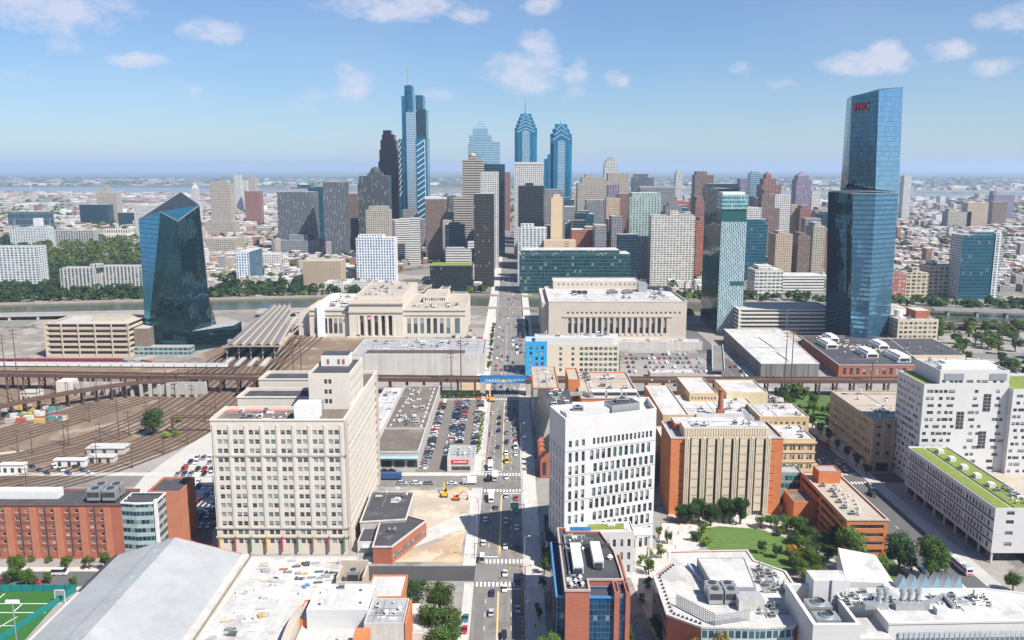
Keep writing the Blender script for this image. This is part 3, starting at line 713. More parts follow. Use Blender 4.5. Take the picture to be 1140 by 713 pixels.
# ---- white roof with building clutter, and its neighbours (bottom centre-left)
def works_roof():
    e = empty('low_building', (-78, 255, 0), 'low building with a bright white roof strewn with builders materials, beside the gabled hall', 'low building')
    building('x', None, None, [(-95.2, 205), (-56, 205), (-56, 292.5), (-95.2, 292.5)], 10.4, concrete_pale, roof_white, {}, parapet=.5, parent=e)
    rg = random.Random(12)
    pal = [(.08, .09, .1), (.5, .42, .3), (.3, .3, .31), (.6, .6, .58), (.1, .22, .42), (.36, .1, .07), (.5, .34, .14), (.2, .22, .22)]
    ms = [mat('site material %d' % i, c, .8) for i, c in enumerate(pal)]
    for i in range(74):
        x, y = rg.uniform(-92, -60), rg.uniform(226, 289)
        if x > -78 and y < 258: continue
        b = MB(); k = rg.random(); m = rg.choice(ms if i % 7 == 0 else [ms[0], ms[2], ms[3], ms[7], ms[1], roof_grey, concrete])
        if k < .4:
            for j in range(rg.randint(2, 5)):
                w = rg.uniform(.4, 1.1); dx, dy = rg.uniform(-1, 1), rg.uniform(-1, 1); b.box(x + dx - w, y + dy - w * .6, 9.9, x + dx + w, y + dy + w * .6, 10.1 + rg.uniform(.2, .9))
        elif k < .7:
            for j in range(4): b.tube((x - 1.5, y + j * .3, 10.15), (x + 1.5, y + j * .3 + .4, 10.15), .14, 0, 5)
        else:
            b.tube((x, y, 9.9), (x, y, 10.9), .6, 0, 9, .5); b.box(x + .9, y - .5, 9.9, x + 2.2, y + .6, 10.5)
        b.build('material_stack', m, e)
    b = MB(); b.box(-82.5, 262, 9.9, -75, 270, 10.35); b.build('roof_board', metal_white, e)
works_roof()
def arch_block():
    e = empty('historic_block', (-50, 235, 0), 'white roofed building with arched stone gable and orange brick side walls, bottom left of avenue', 'historic building')
    def R(l, r, f, k, z, wm, rm=roof_white, **kw):
        y0, y1 = G(500, f, z)[1], G(500, k, z)[1]; x0, x1 = G(l, f, z)[0], G(r, f, z)[0]
        building('x', None, None, rect(x0, y0, x1, y1), z, wm, rm, kw.get('edges', {}), parapet=.5, parent=e); return x0, y0, x1, y1
    a = R(341, 412, 679, 650, 18, panel_white); R(327, 404, 717, 694, 12, panel_white, roof_white)
    c = R(405, 449, 694, 666, 17.5, concrete_pale, roof_grey); d = R(407, 448, 664.5, 640, 14.5, brick_orange, roof_white)
    R(452, 482, 705, 672, 6.5, panel_white, roof_white)
    f = R(329, 344, 690, 668, 14, brick_orange, roof_white)
    b = MB(); b.box(c[2] + .3, c[1] + .5, 0, c[2] + .9, c[3], 17.1); b.build('side_wall', brick_orange, e)
    add_box(e, 'doorway', -46, c[1] - 7, 12, -42, c[1] - .3, 16.2, brick_orange)
    # ornate arched gable on the left
    gx = G(300, 690, 13); b = MB(); Y0, Y1, X = 224.0, 252.0, -67.5
    n = 14; top = []
    for i in range(n + 1):
        t = i / n; top.append((Y0 + (Y1 - Y0) * t, 13.2 + 2.2 * math.sin(math.pi * t)))
    for (ya, za), (yb, zb) in zip(top, top[1:]):
        b.face([(X, ya, 9.5), (X, yb, 9.5), (X, yb, zb), (X, ya, za)][::-1]); b.face([(X + 2.4, ya, 9.5), (X + 2.4, yb, 9.5), (X + 2.4, yb, zb), (X + 2.4, ya, za)])
        b.face([(X, ya, za), (X + 2.4, ya, za), (X + 2.4, yb, zb), (X, yb, zb)])
    b.face([(X, Y0, 9.5), (X + 2.4, Y0, 9.5), (X + 2.4, Y0, 13.2), (X, Y0, 13.2)])
    b.build('arched_gable', limestone_d, e)
    b = MB(); b.box(-65, 222, 10, -52, 223.4, 15.8)
    for i in range(5): b.box(-64.6 + i * 2.7, 221.6, 10, -63.8 + i * 2.7, 221.99, 15)
    b.build('stone_gallery', limestone_d, e)
    for i in range(4):
        b = MB(); b.box(-63.6 + i * 2.7, 221.85, 10.8, -62.2 + i * 2.7, 221.995, 14.4); b.tube((-62.9 + i * 2.7, 221.995, 14.4), (-62.9 + i * 2.7, 221.85, 14.4), .7, 0, 12); b.build('arched_window', glass_dark, e)
    # open plant bay
    X0, Y0 = G(374, 650, 12)[0], G(374, 650, 12)[1]
    b = MB(); b.box(X0, Y0, 8, X0 + 9.5, Y0 + .6, 12.5); b.box(X0, Y0 + 9, 8, X0 + 9.5, Y0 + 9.6, 16); b.box(X0, Y0 + .6, 8, X0 + .7, Y0 + 9, 14); b.box(X0 + 8.8, Y0 + .6, 8, X0 + 9.5, Y0 + 9, 14)
    b.build('plant_screen', limestone_d, e); unit(e, X0 + 5, Y0 + 5, 9, 4, 3, 5.5, metal_grey)
    clutter(e, a[0] + 2, a[1] + 2, a[2] - 2, a[3] - 1, 17.5, 5, 2, .5); clutter(e, c[0] + 1, c[1] + 1, c[2] - 1, c[3] - 1, 17, 6, 8, .5); clutter(e, c[0] - 20, 226, c[0] - 6, 232, 11.5, 5, 6, .6)
arch_block()

# ---- low dark roofed pair beside the tower
def low_pair():
    e = empty('low_building', (-40, 350, 0), 'low flat building with a charcoal roof beside the limestone tower, behind a dirt lot', 'low building')
    z = 8; P = [G(x, y, z) for x, y in ((401, 581), (452, 578), (461, 548), (414, 547))]
    building('x', None, None, P, z, concrete, roof_dark, {}, parapet=.5, parent=e, coping=concrete_pale); clutter(e, -62, 345, -46, 372, 7.5, 6, 3, .4)
    e = empty('low_building', (-45, 318, 0), 'low red brick building with an angled charcoal roof at the corner of the avenue', 'low building')
    z = 7.2; P = [G(x, y, z) for x, y in ((415, 608.5), (436, 608.5), (474.5, 579.5), (452, 573.5), (424, 577.5))]
    L = math.dist(P[1], P[2])
    building('x', None, None, P, z, brick, roof_dark, {1: [(1.2, 3.6, cols_even(L, 14, 1.6, .8))]}, parapet=.5, parent=e, coping=concrete_pale, glasses=[glass_green], limit=40)
    unit(e, -48, 322, 6.8, 3, 2, 1.4)
    e = empty('low_building', (-58, 312, 0), 'small white loading shed between the limestone tower and the brick corner building', 'low building')
    X0, Y0 = G(398, 606, 4)
    building('x', None, None, rect(X0, Y0, X0 + 8.5, Y0 + 24), 5, panel_white, roof_dark, {}, parapet=.4, parent=e)
    add_box(e, 'canopy', X0 + 2, Y0 - 1.5, 3, X0 + 7, Y0 - .01, 3.4, metal_white)
low_pair()
# ---- long grey retail shed, centre left
def shed():
    e = empty('warehouse', (-60, 480, 0), 'long low warehouse with a dark gravel roof beside the car park', 'warehouse')
    x0, y0, x1, y1, h = -84.0, 413.0, -47.5, 546.0, 9.2
    building('x', None, None, rect(-70.5, y0, x1, y1), h, concrete, roof_brown, {}, parapet=.6, parent=e, coping=concrete_pale)
    building('x', None, None, rect(-84, 440, -71, y1), 8, concrete, roof_white, {}, parapet=.4, parent=e)
    add_box(e, 'roof_division', -70, 452, 8.6, x1 - .5, 453.2, 9.3, concrete)
    add_box(e, 'canopy', -70.6, y0 - 2.6, 6.2, x1 + .2, y0 - .01, 6.6, mat('pale blue fascia', (.3, .5, .62)))
    b = MB()
    for i in range(3): b.box(-66 + i * 6.5, y0 - .12, 1, -61 + i * 6.5, y0 - .01, 4.5)
    b.build('dock_door', steel_dark, e)
    b = MB()
    for i in range(9): b.box(-68.4 + .5 * i, 458 + i * 9.5, 8.61, -67.2 + .5 * i, 462 + i * 9.5, 8.75)
    for i in range(10): b.box(-51.2, 456 + i * 9, 8.61, -50, 461 + i * 9, 8.75)
    b.build('roof_patch', roof_white, e)
    clutter(e, -66, 459, -51, 478, 8.6, 10, 9, .8); clutter(e, -68, 482, -52, 540, 8.6, 9, 10, .7); clutter(e, -82, 450, -73, 540, 7.6, 8, 1, .7)
    b = MB(); b.box(x1 + 2.5, 412, 0, x1 + 4.5, 546, .5); b.build('retaining_edge', concrete_pale, e)
shed()
# ---- small bank with a red sign
def bank():
    e = empty('bank', (-25, 418, 0), 'small flat roofed bank with a red sign at the front of the car park', 'bank')
    building('x', None, None, rect(-32.5, 409, -19, 430), 7, concrete_pale, roof_grey, {0: [(.6, 2.8, [(2, 11.5)])]}, parapet=.5, parent=e, bars=2, glasses=[glass_dark])
    b = MB(); b.box(-30.3, 408.7, 4.3, -22, 408.99, 6.2, 0); b.build('sign', mat('red sign', (.62, .015, .03), .5), e)
    b = MB(); b.tube((-28.8, 408.69, 5.25), (-28.8, 408.6, 5.25), .45, 0, 10)
    for i in range(8): b.box(-27.8 + i * .65, 408.6, 4.95, -27.35 + i * .65, 408.69, 5.55 + (.25 if i in (3, 6) else 0))
    b.build('sign_lettering', white_paint, e)
    clutter(e, -31, 412, -21, 428, 6.5, 6, 4, .45)
bank()

# ---- white angular campus tower right of the avenue
def angular_tower():
    z = 59.2
    P = [G(629.5, 467, z), G(731, 455, z), G(722, 442, z), G(612, 452, z)]
    e = empty('academic_tower', (30, 318, 0), 'white angular tower with scattered slit windows right of the avenue', 'campus building')
    L0 = math.dist(P[0], P[1]); L3 = math.dist(P[3], P[0])
    rg = random.Random(5)
    def tier(L, z0, z1, base, step, k, w=.95):
        cols = []; x = base
        while x < L - 1.6: cols.append((x, x + w)); x += step
        return (z0, z1, cols)
    left3 = [1.5, 4.2, 6.9]
    bands = []
    zs = [(3.2 + i * 4.85, 7.15 + i * 4.85 - (i % 2) * .45) for i in range(9)] + [(48.0, 50.6)]
    for i, (a, c) in enumerate(zs):
        cols = [(x + (i % 2) * .0, x + 1.25) for x in left3]; x = 10.4 + (.0, 1.1, .4, 1.5)[i % 4]
        st = 2.45 if i < 9 else 1.75
        while x < L0 - 1.6: cols.append((x, x + (1.42 if i < 9 else 1.0))); x += st
        bands.append((a, c, cols))
    lb = [(a, c, cols_even(L3, 5, .95, .5)) for a, c in zs[:9]]
    building('x', None, None, P, z, panel_white, roof_white, {0: bands, 3: lb}, parapet=2.6, parent=e, bars=1, rev=.55, frame=metal_grey, glasses=[glass_dark, glass_dark, glass_dark, glass_green], limit=100, thick=.7)
    b = MB()
    for zz in (12.5, 27.1, 36.8, 46.5): 
        q = inset(P, -.06); b.prism(q, zz - .12, zz + .12, 0, None, True)
    b.build('floor_joint', mat('panel joint', (.3, .3, .3)), e)
    # roof plant
    c0 = Vector(P[0]); ux = (Vector(P[1]) - c0).normalized(); uy = Vector((-ux.y, ux.x))
    def Q(u, v): return tuple(c0 + ux * u + uy * v)
    b = MB(); b.prism([Q(2, 3.2), Q(20, 3.2), Q(20, 9), Q(2, 9)], 56.6, 60.2, 0, 1); b.build('plant_room', [panel_white, roof_white], e)
    b = MB(); b.prism([Q(21, 3), Q(33, 3), Q(33, 9.5), Q(21, 9.5)], 56.6, 61.5, 0, 1); b.build('plant_room', [metal_grey, roof_dark], e)
    b = MB(); b.prism([Q(14, 1.4), Q(22, 1.4), Q(22, 2.6), Q(14, 2.6)], 56.6, 57.1, 0); b.build('skylight', mat('teal skylight', (.1, .42, .36), .3), e)
    q = Q(8, 6); unit(e, q[0], q[1], 60.2, 4, 2.5, 1.6); q = Q(27, 6); unit(e, q[0], q[1], 61.5, 5, 3, 1.5, metal_grey, 2)
    # lower wing with a planted roof, in front
    z2 = 17.4; W = [G(630.5, 576.5, z2), G(713.5, 574, z2), G(711, 566.5, z2), G(631, 572, z2)]
    A = G(631, 628); 
    W = [(19.6, 296.5), (45.5, 298.2), (45.2, 307.6), (19.8, 305.2)]
    LW = math.dist(W[0], W[1])
    lb = [(zz, zz + 3.0, cols_even(LW, 9, 1.1, .6)) for zz in (1.2, 6.2, 11.4)]
    building('x', None, None, W, z2, panel_white, roof_white, {0: lb}, parapet=.5, parent=e, bars=1, rev=.5, glasses=[glass_dark, glass_green], limit=27)
    b = MB(); b.prism([(28, 300.5), (42, 301.4), (42.5, 306), (29, 305)], 16.9, 17.25); b.build('green_roof', mat('sedum roof', (.17, .22, .04), .95, .2, .5, .2), e)
    for p_, q_ in (((24, 301), 1), ((36, 303), 2)): b = MB(); b.box(p_[0], p_[1], 17.2, p_[0] + 3, p_[1] + 1.2, 17.9); b.build('roof_bench', concrete_pale, e)
    # glazed entrance block on the street side
    gm = fac('green entrance glazing', (.08, .1, .1), (.015, .05, .045), 1.5, 4, .9, .85, rough=.08, wrough=.4)
    building('x', None, None, [(12.8, 306), (19.0, 307), (14.8, 334), (12.8, 334)], 9, gm, roof_dark, parapet=.4, parent=e)
    add_box(e, 'glass_lobby', 40, 296, 0, 52, 297.9, .2, concrete_pale)
    b = MB()
    for x in (46.5, 51.5): b.box(x, 303, 0, x + .7, 303.7, 14)
    b.box(45.8, 302.6, 13.4, 53, 309, 14.2); b.build('entrance_portal', panel_white, e)
angular_tower()

# ---- brick and blue glass building, bottom centre
def brick_glass():
    e = empty('college_building', (28, 260, 0), 'red brick building with blue glass bays and two white rooftop units, bottom centre', 'campus building')
    h = 24.0; Y0 = 241.0
    xa = XAT(629.5, 657, Y0); X = lambda px: XAT(px, 657, Y0)
    bl = mat('blue coping', (.05, .22, .5), .4)
    cw = fac('blue curtain wall', (.05, .12, .16), (.006, .05, .12), 1.25, 1.9, .9, .88, rough=.06, var=.4, blinds=.02, wrough=.4, tilt=.004, metal=.2)
    building('x', None, None, [(xa, Y0), (X(656.5), Y0), (X(656.5), Y0 + 7), (X(697), Y0 + 7), (X(697), Y0 + 14), (X(690) + 1.5, 268), (X(684), 283.5), (X(640), 283.5), (X(640), 286.5), (xa, 286.5)], h, brick, roof_dark, {8: None}, parapet=.7, parent=e, coping=mat('pale brown coping', (.42, .33, .28)))
    b = MB(); g0, g1 = X(656.5) + .05, X(684)
    building('x', None, None, rect(g0, Y0 + .7, g1, Y0 + 6.9), h - 2.6, cw, roof_dark, parapet=.5, parent=e, coping=bl)
    building('x', None, None, rect(g1 + .05, Y0 - .3, X(690), Y0 + 6.9), h - .6, brick, roof_dark, parapet=.4, parent=e)
    building('x', None, None, rect(X(690) + .05, Y0 + .8, X(697) - .05, Y0 + 6.9), h - 1.8, cw, roof_dark, parapet=.4, parent=e)
    building('x', None, None, rect(X(697) - .02, Y0, X(702), Y0 + 6.9), h - .8, brick, roof_dark, parapet=.4, parent=e)
    building('x', None, None, rect(X(702) - 2.2, Y0 + 7.1, X(702), 268), h - 1.6, cw, roof_dark, parapet=.4, parent=e, coping=brick)
    building('x', None, None, rect(xa - 2.6, 243, xa - .1, 281), h - 3, cw, roof_dark, parapet=.4, parent=e, coping=bl)
    building('x', None, None, rect(xa - 2.8, 254, xa - .12, 262), h - 6, brick_dark, roof_dark, parapet=.4, parent=e)
    add_box(e, 'blue_screen', X(645), 284.2, 23, X(672), 284.6, 25.2, bl)
    for (x, y0_, y1_, w) in ((xa + 3.2, 252, 269, 3.2), (xa + 10.0, 256, 270, 3.2)):
        b = MB(); b.box(x, y0_, 23.7, x + w, y1_, 26.4, 0)
        for j in range(5): b.box(x + w + .002, y0_ + .8 + j * 2.6, 24.2, x + w + .06, y0_ + 2.6 + j * 2.6, 26, 1)
        b.box(x + .4, y0_ - .9, 23.7, x + w - .4, y0_ - .01, 25.6, 1); b.build('air_handler', [metal_white, steel_dark], e)
    vent(e, xa + 16, 263, 23.4, .9, 1.0, metal_white); clutter(e, xa + 1, 243, xa + 6, 250, 23.4, 6, 2, .35); clutter(e, xa + 1, 268, xa + 8, 282, 23.4, 8, 3, .4)
    duct(e, [(xa + 2, 252), (xa + 2, 280), (xa + 9, 280)], 23.4, .5)
    b = MB(); b.box(xa - .3, 272, 23.4, xa + 17, 272.5, 24.6); b.build('roof_upstand', roof_dark, e)
brick_glass()

# ---- orange brick and fluted stone block
def fluted():
    e = empty('science_block', (93, 366, 0), 'square orange brick block with tall fluted cream bays facing the lawn', 'campus building')
    x0, x1, y0, y1, h = 68.8, 117.3, 354.0, 378.0, 35.8
    building('x', None, None, rect(x0, y0, x1, y1), h, brick_orange, roof_grey, {0: [(2.3 + i * 3.35, 2.75 + i * 3.35, [(3.6, 5.3), (43.2, 44.9)]) for i in range(1, 10)]}, parapet=1, parent=e, coping=concrete_pale, bars=0, glasses=[steel_dark])
    cream = mat('cream precast', (.58, .49, .37), .85, .1, .3, .08)
    b = MB(); fx0, fx1 = x0 + 6.8, x1 - 6.8; n = 5; s = (fx1 - fx0) / n
    b.box(fx0, y0 - .25, 0, fx1, y0 - .004, h - .9, 1)
    for i in range(n + 1):
        c = fx0 + i * s
        for d in (-.75, 0, .75): b.box(c + d - .28, y0 - 1.6, 0 if d == 0 else 1, c + d + .28, y0 - .25, h + .25 if d == 0 else h - .3, 0)
    for i in range(n):
        for k in range(9):
            z = 2.6 + k * 3.72; c = fx0 + (i + .5) * s; b.box(c - 1.55, y0 - .8, z, c + 1.55, y0 - .25, z + 3.35, 0); b.box(c - 1.75, y0 - .9, z + 3.35, c + 1.75, y0 - .25, z + 3.6, 2)
    b.build('fluted_facade', [cream, glass_dark, limestone_d], e)
    for i in range(n):
        for k in range(9):
            for sgn in (-1, 1):
                z = 2.6 + k * 3.72; c = fx0 + (i + .5) * s + sgn * 2.3; bb = MB(); bb.box(c - .5, y0 - .32, z + .2, c + .5, y0 - .252, z + 2.9)
                bb.build('window', random.choice([glass_dark, glass_green, glass_teal]), e)
    b = MB(); b.box(fx0 - 1, y0 + 1.5, h - 1, fx1 + 1, y0 + 12, h + 3.6, 0, 1)
    for i in range(32): x = fx0 - .6 + i * (fx1 - fx0 + 1) / 32; b.box(x, y0 + 1.3, h - 1, x + .35, y0 + 1.499, h + 3.6, 0)
    b.build('plant_screen', [cream, roof_white], e)
    b = MB(); b.box(x0 + 4, y0 + 13, h - 1, x1 - 12, y1 - 1, h + 2.2, 0, 1); b.build('penthouse', [brick_orange, roof_white], e)
    clutter(e, fx0 + 2, y0 + 3, fx1, y0 + 11, h + 3.6, 8, 5, .6); add_box(e, 'base_plinth', x0 - .4, y0 - 3.5, 0, x1 + .4, y0 - .02, .5, concrete_pale)
    clutter(e, x1 - 9, y0 + 3, x1 - 2, y1 - 2, h - 1, 4, 6, .6)
fluted()
# ---- teal link, long brick block
def brick_long():
    e = empty('lecture_block', (138, 340, 0), 'long orange brick building with rows of vents on its tan roof, beside the lawn', 'campus building')
    x0, x1, y0, y1, h = 130.0, 146.0, 312.5, 366.0, 16.0
    building('x', None, None, rect(x0, y0, x1, y1), h, brick_orange, roof_tan, {3: [(z, z + 1.7, [(2, 24), (26, 50)]) for z in (2, 5.4, 8.8, 12.2)], 0: [(z, z + 1.5, [(1.5, 14.5)]) for z in (2, 5.4, 8.8, 12.2)]}, parapet=.7, parent=e, coping=limestone_d, bars=2, glasses=[glass_dark], limit=20)
    building('x', None, None, rect(133, 352.5, 142.5, 360), 21.0, brick_orange, roof_grey, {}, parapet=.5, parent=e)
    building('x', None, None, rect(120, 344, 129.9, 358), 10.5, brick_orange, roof_brown, {}, parapet=.5, parent=e)
    rg = random.Random(3)
    for i in range(16):
        vent(e, 138 + rg.uniform(-2.5, 3), 318 + i * 2.1, 15.3, .55, 1.0, concrete_pale)
        if i % 3 == 0: unit(e, 134.5 + rg.uniform(-1, 1), 319 + i * 2.0, 15.3, 2, 1.6, 1.2)
    e = empty('glass_link', (125, 366, 0), 'teal glazed link between the cream fluted block and the long brick building', 'link building')
    cw = fac('teal striped glazing', (.25, .3, .29), (.01, .12, .11), 1.8, 3.6, .88, .62, rough=.1, wrough=.5, blinds=.15)
    building('x', None, None, rect(117.6, 366.5, 131, 376), 15.2, cw, roof_grey, parapet=.5, parent=e)
brick_long()
# ---- tan five-storey block across the side street
def tan_block():
    e = empty('warehouse_block', (200, 440, 0), 'tan brick warehouse block with rows of paired windows along the shaded side street', 'warehouse')
    x0, x1, y0, y1, h = 179.5, 226.0, 409.0, 466.0, 27.0
    tan = mat('tan brick', (.40, .28, .17), .9, .1, .2, .1)
    building('x', None, None, rect(x0, y0, x1, y1), h, tan, roof_tan, {0: floors(7.5, 26, 4, .42, cols_even(46.5, 9, 1.9, 1)), 3: floors(7.5, 26, 4, .5, cols_even(57, 16, 2.2, 1))}, parapet=.8, parent=e, coping=mat('stone coping', (.42, .32, .22)), frame=metal_grey, limit=100)
    b = MB(); b.box(x0 - .3, y0 - .3, 5.6, x1 + .3, y0 - .003, 6.4); b.box(x0 - .3, y0, 5.6, x0 - .003, y1, 6.4)
    for i in range(10): b.box(x0 + i * 5.08, y0 - .25, 6.4, x0 + .8 + i * 5.08, y0 - .004, 26)
    b.build('string_course', limestone_d, e)
    for i in range(5):
        b = MB(); b.box(x0 + 3 + i * 8.6, y0 - .12, .4, x0 + 9 + i * 8.6, y0 - .01, 4.6); b.build('shop_window', glass_dark, e)
    b = MB(); b.box(x0 - 2.6, 413, 0, x0 - .35, 480, 4.2, 0, 1); b.build('loading_canopy', [concrete, concrete_pale], e)
    clutter(e, x0 + 3, y0 + 3, x0 + 40, y0 + 24, h - .8, 14, 21, .8); clutter(e, x0 + 4, y0 + 26, x0 + 40, y1 - 4, h - .8, 8, 22, .6)
    b = MB(); b.box(x0 + 18, y0 + 5, h - .8, x0 + 25, y0 + 11, h + 3); b.build('lift_house', limestone_d, e)
tan_block()

# ---- white residence tower at the right with scattered windows
def residence():
    e = empty('residence_tower', (228, 400, 0), 'white residence tower with scattered paired windows and planted roofs, right edge', 'residence tower')
    rg = random.Random(9)
    x0, y0, y1, h = 191.5, 385.0, 412.0, 51.5
    def rnd_bands(L, n, z0, z1, seed, skip=()):
        r = random.Random(seed); out = []; s = (z1 - z0) / n
        for i in range(n):
            cols = []; x = r.uniform(.6, 2.6)
            while x < L - 2.4:
                w = r.choice((1.7, 1.7, 3.0)); 
                if not any(a - w < x < b_ for a, b_ in skip): cols.append((x, x + w))
                x += w + r.choice((.4, .5, 1.6, 1.9, 2.4))
            out.append((z0 + s * i + s * .3, z0 + s * i + s * .78, cols))
        return out
    gl = [glass_dark, glass_green, glass_dark, glass_dark]
    W1 = 39.5; skips = [(9.5, 13.6), (22, 26)]
    building('x', None, None, rect(x0, y0, x0 + W1, y1), h, panel_white, roof_grey, {0: rnd_bands(W1, 14, 2, h - 2, 1, [(16, 20), (28, 31.8)]), 3: rnd_bands(27, 14, 2, h - 2, 2)}, parapet=.8, parent=e, glasses=gl, bars=0, limit=100, rev=.3)
    building('x', None, None, rect(x0 + 7, y0 + .05, x0 + W1 - .2, y1 - 2), h + 6.5, panel_white, roof_grey, {0: rnd_bands(32.3, 1, h - .5, h + 2.6, 4)}, parapet=.8, parent=e, glasses=gl, bars=0, limit=20, z0=h - .6)
    building('x', None, None, rect(x0 + W1 + .05, y0 - 3.5, x0 + W1 + 34, y1), h - 1.5, panel_white, roof_grey, {0: rnd_bands(34, 14, 2, h - 3.4, 6), 3: None}, parapet=.8, parent=e, glasses=gl, bars=0, limit=60, rev=.3)
    for (u, z) in ((16.4, 30), (28.3, 38.5), (27.6, 20.5)):
        b = MB(); b.box(x0 + u, y0 - .18, z, x0 + u + 3.3, y0 - .01, z + 8.2, 0)
        for k in range(1, 5): b.box(x0 + u, y0 - .25, z + k * 1.64 - .1, x0 + u + 3.3, y0 - .181, z + k * 1.64 + .1, 1)
        b.box(x0 + u + 1.6, y0 - .26, z, x0 + u + 1.75, y0 - .182, z + 8.2, 1); b.build('glazed_bay', [glass_dark, metal_grey], e)
    b = MB(); b.box(x0 + 9, y0 - .15, h + 1.8, x0 + 18, y0 - .01, h + 5); b.box(x0 + 30, y0 - .15, h + 1.8, x0 + 38, y0 - .01, h + 5); b.build('louvre_panel', mat('louvre grey', (.25, .27, .3), .6), e)
    b = MB(); b.box(x0 + 10, y0 + 5, h + 5.7, x0 + 36, y0 + 9, h + 7.6); b.box(x0 + 14, y0 + 10, h + 5.7, x0 + 36, y0 + 14, h + 8.2); b.build('plant_screen', metal_white, e)
    sed = mat('sedum roof', (.17, .22, .04)); add_box(e, 'green_roof', x0 + .8, y0 + 2, h - .7, x0 + 6.4, y1 - 2, h - .3, sed); add_box(e, 'green_roof', x0 + W1 + 1, y0 - 2, h - 2.2, x0 + W1 + 30, y1 - 4, h - 1.9, sed)
    clutter(e, x0 + 10, y0 + 15, x0 + 36, y1 - 4, h + 5.7, 8, 4, .8)
    # low wing with the long planted roof
    e = empty('residence_wing', (195, 345, 0), 'long white wing with a planted roof in front of the white residence tower', 'residence wing')
    X0, X1, Y0, Y1, hh = 184.5, 203.0, 308.0, 381.5, 22.5
    side = []
    for z in (5.2, 9.4, 13.9, 18.2): side.append((z, z + 2.5, [(1 + i * 2.35, 1 + i * 2.35 + (1.5 if i % 7 else .8)) for i in range(30)]))
    front = [(z, z + 1.6, [(4.5, 7.5)]) for z in (7, 11.5, 16, 19.6)]
    building('x', None, None, rect(X0, Y0, X1, Y1), hh, panel_white, roof_white, {0: front, 3: side}, z0=4.2, parapet=.7, parent=e, glasses=[glass_dark, glass_dark, glass_green], bars=0, limit=100, rev=.4)
    b = MB(); b.box(X0 + 2, Y0 + 3, 0, X1, Y1, 4.15)
    b.build('recessed_ground_floor', fac('recessed shopfront glazing', (.1, .1, .1), (.02, .03, .035), 3, 4.2, .9, .8, wrough=.4), e)
    for i in range(9): b = MB(); b.box(X0 + .3, Y0 + .3 + i * 9, 0, X0 + 1, Y0 + 1 + i * 9, 4.2); b.build('column', concrete_pale, e)
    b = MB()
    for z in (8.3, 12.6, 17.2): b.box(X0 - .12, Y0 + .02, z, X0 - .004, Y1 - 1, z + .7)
    b.build('facade_band', mat('dark band', (.09, .09, .1)), e)  # plain dark strips between the window rows
    add_box(e, 'green_roof', X0 + 1.2, Y0 + 1.2, hh - .6, X0 + 6.6, Y1 - 1.5, hh - .25, sed, label='planted strip of yellow green sedum'); add_box(e, 'green_roof', X0 + 8, Y0 + 1.2, hh - .6, X1 - 1.2, Y1 - 1.5, hh - .25, sed)
    for i in range(5):
        b = MB(); x, y = X0 + 9.5, Y1 - 10 - i * 10.5; b.box(x, y, hh - .3, x + 2.6, y + 3, hh + 1.4, 0); b.box(x + .3, y + .3, hh + 1.4, x + 2.3, y + 2.7, hh + 1.6, 1); b.build('skylight', [panel_white, metal_white], e)
    clutter(e, X0 + 9, Y0 + 4, X1 - 1, Y0 + 22, hh - .3, 12, 14, .6, [metal_grey, metal_white])
    b = MB(); b.box(X1 + .1, 300, 0, X1 + 45, 384, 9, 0, 1); b.build('podium', [panel_white, roof_tan], e)
residence()

